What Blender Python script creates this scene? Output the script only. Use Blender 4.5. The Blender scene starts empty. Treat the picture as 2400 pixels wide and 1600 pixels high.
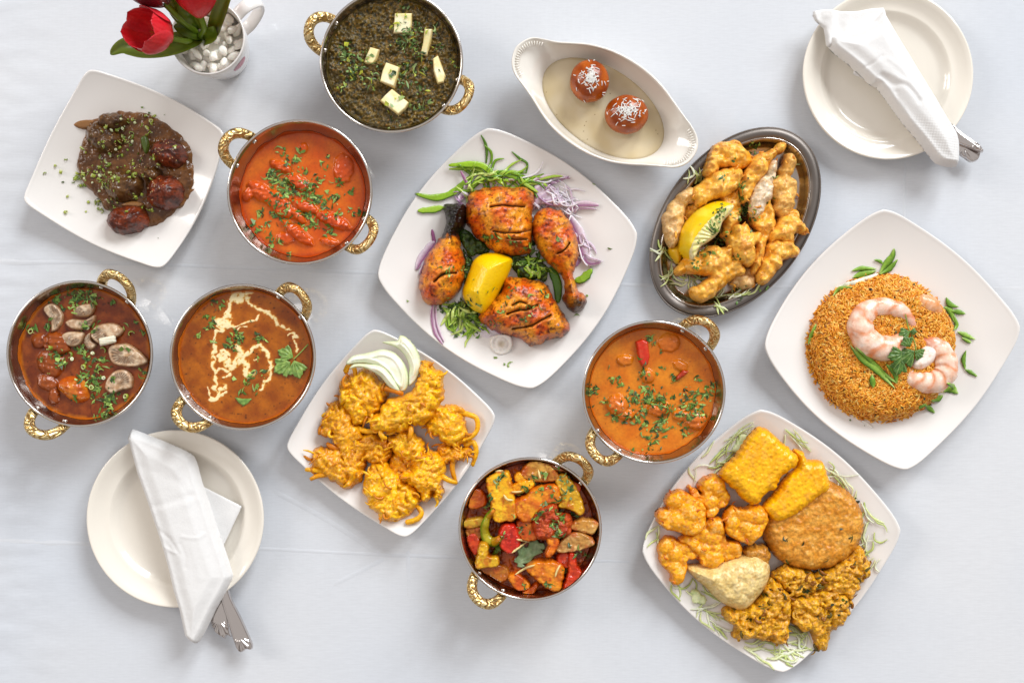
import bpy, math, random
import numpy as np
from mathutils import Vector, Matrix
from mathutils.bvhtree import BVHTree

# ------------------------------------------------------------------ scene, camera, light
S = 0.0004            # one unit of length in this file (u) is 0.4 mm
H = 3000.0            # height of the lens above the table, in u
sc = bpy.context.scene
COL = sc.collection
cam_d = bpy.data.cameras.new('camera'); cam = bpy.data.objects.new('camera', cam_d); COL.objects.link(cam)
cam.location = (0, 0, H*S); cam.rotation_euler = (0, 0, 0)
cam_d.sensor_width = 36; cam_d.lens = 45; cam_d.clip_start = 0.05; cam_d.clip_end = 50
sc.camera = cam
sc.view_settings.view_transform = 'Standard'; sc.view_settings.look = 'None'
sc.view_settings.exposure = 0.04; sc.view_settings.gamma = 1.0
world = bpy.data.worlds.new('World'); sc.world = world; world.use_nodes = True
wn = world.node_tree.nodes; wl = world.node_tree.links
bg = wn['Background']; bg.inputs['Strength'].default_value = 0.66
tc = wn.new('ShaderNodeTexCoord'); sp = wn.new('ShaderNodeSeparateXYZ'); rp = wn.new('ShaderNodeValToRGB')
wl.new(tc.outputs['Generated'], sp.inputs[0]); wl.new(sp.outputs['Z'], rp.inputs[0]); wl.new(rp.outputs[0], bg.inputs[0])
rp.color_ramp.elements[0].position = 0.0; rp.color_ramp.elements[0].color = (0.20, 0.14, 0.10, 1)
rp.color_ramp.elements[1].position = 0.75; rp.color_ramp.elements[1].color = (0.90, 0.85, 0.82, 1)

def area(name, loc, target, sx, sy, power, color):
    d = bpy.data.lights.new(name, 'AREA'); d.shape = 'RECTANGLE'; d.size = sx; d.size_y = sy; d.energy = power; d.color = color
    o = bpy.data.objects.new(name, d); COL.objects.link(o); o.location = loc
    o.rotation_euler = (Vector(target)-Vector(loc)).to_track_quat('-Z', 'Y').to_euler()
    return o
# two panes of a window beyond the top right of the table, a weaker window beyond the top left
area('window_light', (2.6, 6.4, 4.5), (0.0, 0, 0), 2.0, 3.2, 405, (0.93, 0.97, 1.0))
area('window_light', (4.9, 4.9, 4.5), (0.0, 0, 0), 2.0, 3.2, 330, (0.93, 0.97, 1.0))
area('window_light', (-6.0, 2.6, 4.0), (0, 0, 0), 2.0, 3.0, 170, (1.0, 0.95, 0.90))

# ------------------------------------------------------------------ helpers
def hexc(h, a=None):
    v = [int(h[i:i+2], 16)/255 for i in (0, 2, 4)]
    v = [x/12.92 if x <= .04045 else ((x+.055)/1.055)**2.4 for x in v]
    return np.array(v)
def W(px, py, z=0.0):
    k = (H-z)/H
    return np.array([(px-1200)*k, -(py-800)*k, z])
def view(ox, oy, s):
    def f(*pts):
        a = np.array(pts, float)
        if a.ndim == 1: a = a.reshape(-1, 2)
        return [(ox+p[0]/s, oy+p[1]/s) for p in a]
    return f
VA = view(0, 0, 2.45); VB = view(480, 260, 4.126); VC = view(700, 0, 4.751); VD = view(1180, 60, 4.479)
VE = view(1860, 0, 3.92); VF = view(880, 290, 2.489); VG = view(1500, 280, 3.267); VH = view(1780, 480, 2.489)
VI = view(0, 620, 3.733); VJ = view(380, 640, 3.92); VK = view(180, 990, 2.8); VL = view(670, 760, 3.074)
VM = view(1060, 1030, 3.647); VN = view(1350, 730, 4.127); VO = view(1490, 940, 2.375); VT = view(250, 0, 6.72)

_pr = np.random.RandomState(7)
_perm = np.tile(_pr.permutation(256), 3)
_grad = _pr.normal(size=(256, 3)); _grad /= np.linalg.norm(_grad, axis=1)[:, None]
def gn(x, y, z=0.0):
    x = np.asarray(x, float); y = np.asarray(y, float); z = np.zeros_like(x)+z
    xi = np.floor(x).astype(int); yi = np.floor(y).astype(int); zi = np.floor(z).astype(int)
    xf = x-xi; yf = y-yi; zf = z-zi
    u = xf*xf*xf*(xf*(xf*6-15)+10); v = yf*yf*yf*(yf*(yf*6-15)+10); w = zf*zf*zf*(zf*(zf*6-15)+10)
    r = 0
    for i in (0, 1):
        for j in (0, 1):
            for k in (0, 1):
                h = _perm[_perm[_perm[(xi+i) & 255]+((yi+j) & 255)]+((zi+k) & 255)]
                g = _grad[h]
                n = g[..., 0]*(xf-i)+g[..., 1]*(yf-j)+g[..., 2]*(zf-k)
                r = r + n*(u if i else 1-u)*(v if j else 1-v)*(w if k else 1-w)
    return r*1.6
def fbm(x, y, s, o=3, z=0.0):
    r = 0; a = 1.0; t = 0
    for i in range(o):
        r = r + a*gn(np.asarray(x)/s, np.asarray(y)/s, z+i*7.3); t += a; a *= .5; s *= .5
    return r/t
def fb2(x, y, s, o=3, z=0.0): return 2.1*fbm(x, y, s, o, z)
def rdg(x, y, s, z=0.0): return 1-2.6*np.abs(gn(np.asarray(x)/s, np.asarray(y)/s, z))
def worley(x, y, c, seed=0):
    x = np.asarray(x)/c; y = np.asarray(y)/c
    xi = np.floor(x).astype(int); yi = np.floor(y).astype(int)
    f1 = np.full(x.shape, 9.); f2 = np.full(x.shape, 9.); cid = np.zeros(x.shape)
    for i in (-1, 0, 1):
        for j in (-1, 0, 1):
            h = _perm[_perm[(xi+i+seed) & 255]+((yi+j) & 255)]
            h2 = _perm[h+17]
            d = np.hypot(xi+i+h/255.-x, yi+j+h2/255.-y)
            m = d < f1
            f2 = np.where(m, f1, np.minimum(f2, d)); cid = np.where(m, h, cid); f1 = np.where(m, d, f1)
    return f1, f2, cid/255.
def sst(a, b, x):
    t = np.clip((x-a)/(b-a), 0, 1); return t*t*(3-2*t)
def mix(a, b, t):
    t = np.asarray(t)
    if t.ndim: t = t[:, None]
    return np.asarray(a)*(1-t)+np.asarray(b)*t
def catmull(P, n=5, closed=True):
    P = np.asarray(P, float); N = len(P); out = []
    rng = range(N) if closed else range(N-1)
    for i in rng:
        if closed: p0, p1, p2, p3 = P[i-1], P[i], P[(i+1) % N], P[(i+2) % N]
        else: p0, p1, p2, p3 = P[max(i-1, 0)], P[i], P[i+1], P[min(i+2, N-1)]
        for k in range(n):
            t = k/n
            out.append(.5*((2*p1)+(-p0+p2)*t+(2*p0-5*p1+4*p2-p3)*t*t+(-p0+3*p1-3*p2+p3)*t**3))
    if not closed: out.append(P[-1])
    return np.array(out)
def dist_seg(X, Y, A, B):
    d = B-A; L = max(d @ d, 1e-9)
    t = np.clip(((X-A[0])*d[0]+(Y-A[1])*d[1])/L, 0, 1)
    cx = A[0]+t*d[0]; cy = A[1]+t*d[1]
    return np.hypot(X-cx, Y-cy), cx, cy, t
def dist_path(X, Y, P):
    D = np.full(X.shape, 1e9)
    for i in range(len(P)-1):
        D = np.minimum(D, dist_seg(X, Y, np.asarray(P[i], float), np.asarray(P[i+1], float))[0])
    return D
def poly_info(X, Y, P):
    D = np.full(X.shape, 1e9); CX = np.zeros(X.shape); CY = np.zeros(X.shape); ins = np.zeros(X.shape, bool)
    n = len(P)
    for i in range(n):
        A = P[i]; B = P[(i+1) % n]
        d, cx, cy, _ = dist_seg(X, Y, A, B)
        m = d < D
        D[m] = d[m]; CX[m] = cx[m]; CY[m] = cy[m]
        if A[1] != B[1]:
            c = ((A[1] > Y) != (B[1] > Y)) & (X < (B[0]-A[0])*(Y-A[1])/(B[1]-A[1])+A[0])
            ins ^= c
    return D, CX, CY, ins

# ------------------------------------------------------------------ materials
MAT = {}
def material(name, base=None, rough=.5, metal=0., sss=0., coat=0., spec=.5, bumps=(), attr=False, vary=0., sheen=0., trans=0., sss_col=None, aniso=0.):
    m = bpy.data.materials.new(name); m.use_nodes = True
    nt = m.node_tree; b = nt.nodes['Principled BSDF']
    b.inputs['Roughness'].default_value = rough; b.inputs['Metallic'].default_value = metal
    b.inputs['Specular IOR Level'].default_value = spec
    if coat: b.inputs['Coat Weight'].default_value = coat; b.inputs['Coat Roughness'].default_value = .03
    if sheen: b.inputs['Sheen Weight'].default_value = sheen
    if trans: b.inputs['Transmission Weight'].default_value = trans
    if sss:
        b.inputs['Subsurface Weight'].default_value = sss; b.inputs['Subsurface Scale'].default_value = .004
        b.inputs['Subsurface Radius'].default_value = sss_col or (1, .6, .4)
    tcn = nt.nodes.new('ShaderNodeTexCoord')
    if attr:
        a = nt.nodes.new('ShaderNodeAttribute'); a.attribute_name = 'Col'; src = a.outputs['Color']
    else:
        r = nt.nodes.new('ShaderNodeRGB'); r.outputs[0].default_value = (*base, 1); src = r.outputs[0]
    if vary:
        n = nt.nodes.new('ShaderNodeTexNoise'); n.inputs['Scale'].default_value = 420; n.inputs['Detail'].default_value = 5
        nt.links.new(tcn.outputs['Object'], n.inputs['Vector'])
        mr = nt.nodes.new('ShaderNodeMapRange'); mr.inputs['From Min'].default_value = .3; mr.inputs['From Max'].default_value = .7
        mr.inputs['To Min'].default_value = 1-vary; mr.inputs['To Max'].default_value = 1+vary
        nt.links.new(n.outputs[0], mr.inputs[0])
        mx = nt.nodes.new('ShaderNodeVectorMath'); mx.operation = 'SCALE'
        nt.links.new(src, mx.inputs[0]); nt.links.new(mr.outputs[0], mx.inputs['Scale']); src = mx.outputs[0]
    nt.links.new(src, b.inputs['Base Color'])
    prev = None
    for (kind, scale, strength, dist) in bumps:
        if kind == 'noise':
            n = nt.nodes.new('ShaderNodeTexNoise'); n.inputs['Scale'].default_value = scale; n.inputs['Detail'].default_value = 4; out = n.outputs[0]
        elif kind == 'voronoi':
            n = nt.nodes.new('ShaderNodeTexVoronoi'); n.inputs['Scale'].default_value = scale; out = n.outputs['Distance']
        elif kind == 'wave':
            n = nt.nodes.new('ShaderNodeTexWave'); n.inputs['Scale'].default_value = scale; n.inputs['Distortion'].default_value = 9; n.inputs['Detail Scale'].default_value = 1.5; out = n.outputs[0]
        nt.links.new(tcn.outputs['Object'], n.inputs['Vector'])
        bp = nt.nodes.new('ShaderNodeBump'); bp.inputs['Strength'].default_value = strength; bp.inputs['Distance'].default_value = dist
        nt.links.new(out, bp.inputs['Height'])
        if prev: nt.links.new(prev, bp.inputs['Normal'])
        prev = bp.outputs[0]
    if prev: nt.links.new(prev, b.inputs['Normal'])
    MAT[name] = m
    return m
material('porcelain', hexc('e9e5e1'), .16, coat=.5, bumps=[('noise', 25, .05, .002)])
material('cream_porcelain', hexc('ebe4d8'), .14, coat=.6, bumps=[('noise', 25, .05, .002)])
material('steel', hexc('b9b0a8'), .2, metal=1, bumps=[('noise', 60, .12, .001), ('noise', 900, .05, .0004)])
material('steel_rim', hexc('d2ccc6'), .14, metal=1)
material('worn_steel', hexc('77706b'), .45, metal=1, bumps=[('noise', 90, .25, .0006), ('noise', 900, .15, .0003)])
material('polished_steel', hexc('cfc9c6'), .12, metal=1)
material('fried', None, .36, attr=True, vary=.30, spec=.45, bumps=[('noise', 420, .5, .0010), ('noise', 1800, .35, .0004)], sss=.12)
material('batter', None, .32, attr=True, vary=.20, spec=.45, bumps=[('noise', 260, .35, .0010), ('noise', 1300, .3, .0004)], sss=.15)
material('roast', None, .30, attr=True, vary=.28, spec=.5, bumps=[('noise', 300, .6, .0013), ('noise', 1500, .35, .0005)])
material('sauce', None, .22, attr=True, coat=.25, vary=.10, spec=.35, bumps=[('noise', 260, .30, .0010), ('noise', 1200, .18, .0004)])
material('chunky_sauce', None, .33, attr=True, vary=.25, spec=.5, bumps=[('noise', 420, .7, .0016), ('noise', 1500, .5, .0006)])
material('soft', None, .42, attr=True, vary=.04, sss=.25, bumps=[('noise', 350, .2, .0006)])
material('moist', None, .24, attr=True, vary=.10, sss=.15, bumps=[('noise', 300, .3, .0008)])
material('leafy', None, .42, attr=True, vary=.22, bumps=[('noise', 500, .3, .0005)])
material('rind', None, .3, attr=True, vary=.03, bumps=[('voronoi', 900, .25, .0004)], sss=.1)
material('ricegrain', None, .38, attr=True, vary=.12, sss=.1)
material('petal', None, .36, attr=True, vary=.10, sss=.15, bumps=[('noise', 300, .15, .0005)])
material('pebble', hexc('faf4ea'), .4, vary=.06, bumps=[('noise', 300, .3, .0006)], sss=.15)
material('warm_porcelain', hexc('ebe6dd'), .14, coat=.6, bumps=[('noise', 25, .05, .002)])
material('paper', hexc('e4e3e2'), .85, vary=.02, bumps=[('noise', 90, .35, .0015), ('noise', 1400, .5, .0004)], spec=.2)
material('printed_pink', hexc('c4506e'), .3)
material('syrup', None, .06, attr=True, coat=.5)
# brass with engraved scrolls, and the tablecloth under its clear cover
def brass():
    m = material('brass', hexc('e2b65e'), .36, metal=1)
    nt = m.node_tree; b = nt.nodes['Principled BSDF']; tcn = nt.nodes.new('ShaderNodeTexCoord')
    w = nt.nodes.new('ShaderNodeTexNoise'); w.inputs['Scale'].default_value = 85; w.inputs['Detail'].default_value = 0; w.inputs['Distortion'].default_value = 1.6
    nt.links.new(tcn.outputs['Object'], w.inputs['Vector'])
    mm = nt.nodes.new('ShaderNodeMath'); mm.operation = 'MULTIPLY'; mm.inputs[1].default_value = 26
    s = nt.nodes.new('ShaderNodeMath'); s.operation = 'SINE'
    nt.links.new(w.outputs[0], mm.inputs[0]); nt.links.new(mm.outputs[0], s.inputs[0])
    rmp = nt.nodes.new('ShaderNodeValToRGB'); e = rmp.color_ramp.elements
    e[0].position = .0; e[0].color = (*hexc('cba464'), 1); e[1].position = .35; e[1].color = (*hexc('f4dca4'), 1)
    nt.links.new(s.outputs[0], rmp.inputs[0]); nt.links.new(rmp.outputs[0], b.inputs['Base Color'])
    bp = nt.nodes.new('ShaderNodeBump'); bp.inputs['Strength'].default_value = .55; bp.inputs['Distance'].default_value = .0008
    nt.links.new(s.outputs[0], bp.inputs['Height']); nt.links.new(bp.outputs[0], b.inputs['Normal'])
brass()
def cloth_mat():
    m = bpy.data.materials.new('cloth_under_clear_cover'); m.use_nodes = True
    nt = m.node_tree; b = nt.nodes['Principled BSDF']; tcn = nt.nodes.new('ShaderNodeTexCoord')
    b.inputs['Roughness'].default_value = .75; b.inputs['Specular IOR Level'].default_value = .2
    b.inputs['Coat Weight'].default_value = 1; b.inputs['Coat Roughness'].default_value = .03; b.inputs['Coat IOR'].default_value = 1.45
    def wave(direction, scale):
        w = nt.nodes.new('ShaderNodeTexWave'); w.wave_type = 'BANDS'; w.bands_direction = direction
        w.inputs['Scale'].default_value = scale; w.inputs['Distortion'].default_value = 1.2; w.inputs['Detail'].default_value = 2
        nt.links.new(tcn.outputs['Object'], w.inputs['Vector']); return w
    a = wave('X', 260); c = wave('Y', 260)
    ad = nt.nodes.new('ShaderNodeMath'); ad.operation = 'ADD'
    nt.links.new(a.outputs['Fac'], ad.inputs[0]); nt.links.new(c.outputs['Fac'], ad.inputs[1])
    n = nt.nodes.new('ShaderNodeTexNoise'); n.inputs['Scale'].default_value = 900; n.inputs['Detail'].default_value = 3
    mp = nt.nodes.new('ShaderNodeMapping'); mp.inputs['Scale'].default_value = (.12, 1, 1)
    nt.links.new(tcn.outputs['Object'], mp.inputs[0]); nt.links.new(mp.outputs[0], n.inputs['Vector'])
    n2 = nt.nodes.new('ShaderNodeTexNoise'); n2.inputs['Scale'].default_value = 3.0; n2.inputs['Detail'].default_value = 2
    nt.links.new(tcn.outputs['Object'], n2.inputs['Vector'])
    r = nt.nodes.new('ShaderNodeValToRGB'); e = r.color_ramp.elements
    e[0].position = .35; e[0].color = (*hexc('cfd4dc'), 1); e[1].position = .65; e[1].color = (*hexc('d8dade'), 1)
    nt.links.new(n2.outputs[0], r.inputs[0])
    mr = nt.nodes.new('ShaderNodeMapRange'); mr.inputs['From Min'].default_value = .3; mr.inputs['From Max'].default_value = .7
    mr.inputs['To Min'].default_value = .94; mr.inputs['To Max'].default_value = 1.0
    nt.links.new(n.outputs[0], mr.inputs[0])
    mx = nt.nodes.new('ShaderNodeVectorMath'); mx.operation = 'SCALE'
    nt.links.new(r.outputs[0], mx.inputs[0]); nt.links.new(mr.outputs[0], mx.inputs['Scale'])
    nt.links.new(mx.outputs[0], b.inputs['Base Color'])
    bp = nt.nodes.new('ShaderNodeBump'); bp.inputs['Strength'].default_value = .10; bp.inputs['Distance'].default_value = .0003
    nt.links.new(ad.outputs[0], bp.inputs['Height']); nt.links.new(bp.outputs[0], b.inputs['Normal'])
    MAT['cloth'] = m
cloth_mat()

# ------------------------------------------------------------------ objects
def tag(o, label=None, cat=None, group=None, kind=None):
    if label: o['label'] = label
    if cat: o['category'] = cat
    if group: o['group'] = group
    if kind: o['kind'] = kind
    return o
def empty(name, p, label=None, cat=None, group=None):
    o = bpy.data.objects.new(name, None); COL.objects.link(o); o.location = Vector(p)*S; o.empty_display_size = .01
    o['wl'] = [float(x) for x in p]
    return tag(o, label, cat, group)
def wloc(o): return np.array(o['wl'][:])
class G:
    def __init__(s): s.V = []; s.F = []; s.C = []; s.n = 0
    def add(s, V, F, C=(1, 1, 1)):
        V = np.asarray(V, float); s.V.append(V); s.F += [tuple(int(i)+s.n for i in f) for f in F]
        C = np.asarray(C, float); s.C.append(np.tile(C, (len(V), 1)) if C.ndim == 1 else C); s.n += len(V)
    def build(s, name, mat, parent=None, loc=None, sharp=False, mesh_only=False):
        V = np.concatenate(s.V); C = np.concatenate(s.C)
        if loc is None: loc = np.array([V[:, 0].mean(), V[:, 1].mean(), V[:, 2].min()])
        loc = np.asarray(loc, float)
        me = bpy.data.meshes.new(name)
        me.from_pydata(((V-loc)*S).tolist(), [], s.F); me.update()
        at = me.color_attributes.new('Col', 'FLOAT_COLOR', 'POINT')
        at.data.foreach_set('color', np.concatenate([np.clip(C, 0, 1), np.ones((len(C), 1))], 1).astype(np.float32).ravel())
        me.polygons.foreach_set('use_smooth', [not sharp]*len(me.polygons))
        me.materials.append(MAT[mat])
        if mesh_only: return me
        o = bpy.data.objects.new(name, me); COL.objects.link(o)
        o['wl'] = [float(x) for x in loc]
        if parent is not None:
            o.parent = parent; o.location = Vector((loc-wloc(parent))*S)
        else: o.location = Vector(loc)*S
        return o
    def grid(s, P, C=(1, 1, 1), cu=False, cv=False):
        P = np.asarray(P, float); a, b = P.shape[:2]
        F = [(i*b+j, i*b+(j+1) % b, ((i+1) % a)*b+(j+1) % b, ((i+1) % a)*b+j) for i in range(a if cu else a-1) for j in range(b if cv else b-1)]
        C = np.asarray(C, float)
        s.add(P.reshape(-1, 3), F, C.reshape(-1, 3) if C.ndim == 3 else C)
    def tube(s, path, w, h=None, n=8, C=(1, 1, 1), up=(0, 0, 1), taper=True, boxy=1.0):
        P = np.asarray(path, float); m = len(P)
        w = np.full(m, w, float) if np.ndim(w) == 0 else np.interp(np.linspace(0, 1, m), np.linspace(0, 1, len(w)), w)
        h = w if h is None else (np.full(m, h, float) if np.ndim(h) == 0 else np.interp(np.linspace(0, 1, m), np.linspace(0, 1, len(h)), h))
        T = np.gradient(P, axis=0); T /= np.linalg.norm(T, axis=1)[:, None]+1e-9
        up = np.asarray(up, float)
        side = np.cross(T, up); side /= np.linalg.norm(side, axis=1)[:, None]+1e-9
        U = np.cross(side, T)
        a = np.arange(n)/n*2*math.pi
        ca = np.sign(np.cos(a))*np.abs(np.cos(a))**boxy; sa = np.sign(np.sin(a))*np.abs(np.sin(a))**boxy
        rings = P[:, None]+side[:, None]*ca[None, :, None]*w[:, None, None]+U[:, None]*sa[None, :, None]*h[:, None, None]
        if taper:
            e = min(w[0], h[0])*.5; e2 = min(w[-1], h[-1])*.5
            rings = np.concatenate([(P[0]-T[0]*e+(rings[0]-P[0])*.5)[None], rings, (P[-1]+T[-1]*e2+(rings[-1]-P[-1])*.5)[None]])
        if np.ndim(C) == 2 and len(C) != m: raise ValueError
        if np.ndim(C) == 2:
            C = np.asarray(C)
            if taper: C = np.concatenate([C[:1], C, C[-1:]])
            C = np.repeat(C[:, None], n, 1)
        base = s.n
        s.grid(rings, C, cv=True)
        k = rings.shape[0]
        s.F.append(tuple(base+i for i in range(n))); s.F.append(tuple(base+(k-1)*n+i for i in reversed(range(n))))
    def lathe(s, prof, c, n=96, C=(1, 1, 1), cap=False):
        prof = np.asarray(prof, float); a = np.arange(n)/n*2*math.pi
        P = np.stack([c[0]+prof[:, 0][:, None]*np.cos(a), c[1]+prof[:, 0][:, None]*np.sin(a), c[2]+np.repeat(prof[:, 1][:, None], n, 1)], -1)
        s.grid(P, C, cv=True)
    def ball(s, c, r, n=10, C=(1, 1, 1), rot=None, jitter=0, rs=None):
        th = np.linspace(0, math.pi, n//2+1)[1:-1]; ph = np.arange(n)/n*2*math.pi
        V = [(0, 0, 1)]+[(math.sin(t)*math.cos(p), math.sin(t)*math.sin(p), math.cos(t)) for t in th for p in ph]+[(0, 0, -1)]
        V = np.array(V)*np.asarray(r)
        if jitter: V = V*(1+jitter*gn(V[:, 0]/np.max(r)+rs.rand()*40, V[:, 1]/np.max(r), V[:, 2]/np.max(r))[:, None])
        if rot is not None: V = V @ np.array(rot).T
        F = []; m = len(th)
        for j in range(n): F.append((0, 1+j, 1+(j+1) % n))
        for i in range(m-1):
            for j in range(n): F.append((1+i*n+j, 1+(i+1)*n+j, 1+(i+1)*n+(j+1) % n, 1+i*n+(j+1) % n))
        for j in range(n): F.append((1+(m-1)*n+j, m*n+1, 1+(m-1)*n+(j+1) % n))
        s.add(V+np.asarray(c), F, C)

_seed = [11]
def newrs():
    _seed[0] += 1; return np.random.RandomState(_seed[0])

def hf(name, pts, z0, h, mat, edge=None, res=2.2, det=None, col=(.8, .8, .8), parent=None, world=False, smooth=5,
       tilt=(0, 0), power=2.0, bottom=.4, warp=0., strands=None, ragged=0., prof=None, base=None, zproj=None, ripple=3., grow=0.):
    """A solid lump: closed outline, a domed top with detail, and an underside. Returns the object."""
    rs = newrs(); sd = rs.rand()*90
    zc = z0+.55*h if zproj is None else zproj
    P = np.array(pts, float) if world else np.array([W(x, y, zc)[:2] for x, y in pts])
    if smooth: P = catmull(P, smooth)
    if ragged:
        c0 = P.mean(0); t = np.arange(len(P))
        # resample finely then push along the normal
        L = np.r_[0, np.cumsum(np.hypot(*np.diff(np.r_[P, P[:1]], axis=0).T))]
        u = np.linspace(0, L[-1], max(24, int(L[-1]/4)), endpoint=False); Q = np.r_[P, P[:1]]
        P = np.c_[np.interp(u, L, Q[:, 0]), np.interp(u, L, Q[:, 1])]
        T = np.roll(P, -1, 0)-np.roll(P, 1, 0); N = np.c_[T[:, 1], -T[:, 0]]; N /= np.hypot(*N.T)[:, None]+1e-9
        P = P+N*(2.1*ragged*fbm(P[:, 0], P[:, 1], ragged*ripple, 3, sd))[:, None]
    if grow:
        T = np.roll(P, -1, 0)-np.roll(P, 1, 0); N = np.c_[T[:, 1], -T[:, 0]]; N /= np.hypot(*N.T)[:, None]+1e-9
        ar = np.sum(P[:, 0]*np.roll(P[:, 1], -1)-P[:, 1]*np.roll(P[:, 0], -1))
        P = P+N*(grow*np.sign(ar))
    x0, y0 = P.min(0)-res*1.5; x1, y1 = P.max(0)+res*1.5
    xs = np.arange(x0, x1, res); ys = np.arange(y0, y1, res)
    X, Y = np.meshgrid(xs, ys); sh = X.shape; X = X.ravel(); Y = Y.ravel()
    D, CX, CY, ins = poly_info(X, Y, P)
    nx = sh[1]; idx = np.arange(len(X)).reshape(sh)
    q = np.stack([idx[:-1, :-1], idx[:-1, 1:], idx[1:, 1:], idx[1:, :-1]], -1).reshape(-1, 4)
    cnt = ins[q].sum(1); q = q[cnt >= 2]
    used = np.zeros(len(X), bool); used[q.ravel()] = True
    out = used & ~ins
    X[out] = CX[out]; Y[out] = CY[out]; D[out] = 0
    # pull inside points that hug the outline onto it
    near = used & ins & (D < res*.30); X[near] = CX[near]; Y[near] = CY[near]; D[near] = 0
    remap = -np.ones(len(X), int); remap[used] = np.arange(used.sum())
    X = X[used]; Y = Y[used]; D = D[used]; q = remap[q]
    edge_ = edge if edge else D.max()*.95
    t = np.clip(D/edge_, 0, 1); p = (1-(1-t)**power)**(1/power) if prof is None else prof(t)
    fade = np.clip(D/max(3, edge_*.25), 0, 1)
    PX = 1200+X*H/(H-zc); PY = 800-Y*H/(H-zc)
    info = dict(X=X, Y=Y, PX=PX, PY=PY, D=D, p=p, t=t, fade=fade, sd=sd, rs=rs, h=h)
    Z = h*p
    info['sk'] = np.zeros(len(X))
    if strands:
        n, r0, r1, seg, frac = strands
        Hs = Z*frac; best = np.zeros(len(X))
        k = 0; ang0 = rs.rand()*6.28
        while k < n:
            i = rs.randint(len(X))
            if D[i] < r0: continue
            a = ang0+3.0*float(gn(X[i]/60, Y[i]/60, sd))+rs.normal()*.7
            pt = np.array([X[i], Y[i]]); path = [pt]
            for j in range(rs.randint(2, 5)):
                a += rs.normal()*.45; pt = pt+seg*np.array([math.cos(a), math.sin(a)]); path.append(pt)
            r = rs.uniform(r0, r1); off = rs.uniform(-2, 7)
            d = dist_path(X, Y, path)
            m = d < r
            hh = Z[m]*frac+off*np.clip(D[m]/6, 0, 1)+1.35*np.sqrt(r*r-d[m]**2)*np.clip(D[m]/r*.8+.25, 0, 1)
            b = Hs[m]; up = hh > b
            b[up] = hh[up]; Hs[m] = b
            sk = best[m]; sk[up] = rs.rand()*.8+.2; best[m] = sk
            k += 1
        Z = Hs; info['sk'] = best
    info['Z'] = Z
    if det is not None: Z = Z+det(info)*fade
    if ragged or warp:
        pass
    info['Z'] = Z
    C = col(info) if callable(col) else np.tile(np.asarray(col, float), (len(X), 1))
    cx, cy = X.mean(), Y.mean()
    pl = z0+tilt[0]*(X-cx)+tilt[1]*(Y-cy)
    if base is not None: pl = base(X, Y)
    top = np.c_[X, Y, pl+Z]
    if warp:
        top[:, 0] += warp*fbm(X, Y, 16, 2, sd+5)*fade; top[:, 1] += warp*fbm(X, Y, 16, 2, sd+25)*fade
    bot = np.c_[X, Y, pl-bottom*h*p*.999-.02]
    g = G(); n = len(top)
    g.add(np.r_[top, bot], [tuple(f) for f in q]+[(f[3]+n, f[2]+n, f[1]+n, f[0]+n) for f in q], np.r_[C, C])
    o = g.build(name, mat, parent, loc=(cx, cy, z0))
    o['_z'] = 0
    return o

def copy_mesh_obj(name, me, p, rot, scale=1., parent=None):
    o = bpy.data.objects.new(name, me); COL.objects.link(o); o['wl'] = [float(x) for x in p]
    o.rotation_mode = 'XYZ'; o.rotation_euler = rot; o.scale = (scale,)*3 if np.ndim(scale) == 0 else scale
    o.location = Vector(p)*S
    if parent: o.parent = parent; o.location = Vector((np.array(p)-wloc(parent))*S)
    return o

def bvh(objs):
    V = []; F = []
    for o in objs:
        l = wloc(o) if o.type == 'MESH' else None
        stack = [o] if o.type == 'MESH' else [c for c in o.children if c.type == 'MESH']
        for m in stack:
            l = wloc(m); n = len(V)
            co = np.empty(len(m.data.vertices)*3, np.float32); m.data.vertices.foreach_get('co', co)
            V += (co.reshape(-1, 3)/S+l).tolist()
            F += [[i+n for i in p.vertices] for p in m.data.polygons]
    return BVHTree.FromPolygons(V, F)
def keep_in_bowl(o, bowl, gap=1.2):
    """press the vertices of a piece of food that would stick through the wall back inside the bowl"""
    me = o.data; n = len(me.vertices); co = np.empty(n*3, np.float32); me.vertices.foreach_get('co', co)
    w = co.reshape(-1, 3)/S+wloc(o); c = wloc(bowl); d = w[:, :2]-c[:2]; r = np.hypot(*d.T)+1e-6
    lim = np.where(w[:, 2] > 150, 400, inner_r(np.clip(w[:, 2], 8, 117), bowl['r']-6)-gap); k = np.minimum(1, lim/r); w[:, :2] = c[:2]+d*k[:, None]
    me.vertices.foreach_set('co', ((w-wloc(o))*S).astype(np.float32).ravel()); me.update(); return o
def drop(b, px, py):
    d = Vector((px-1200, -(py-800), -H)).normalized()
    loc, nor, i, dd = b.ray_cast(Vector((0, 0, H)), d)
    if loc is None: return None, None
    if nor.z < 0: nor = -nor
    return np.array(loc), np.array(nor)

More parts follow.
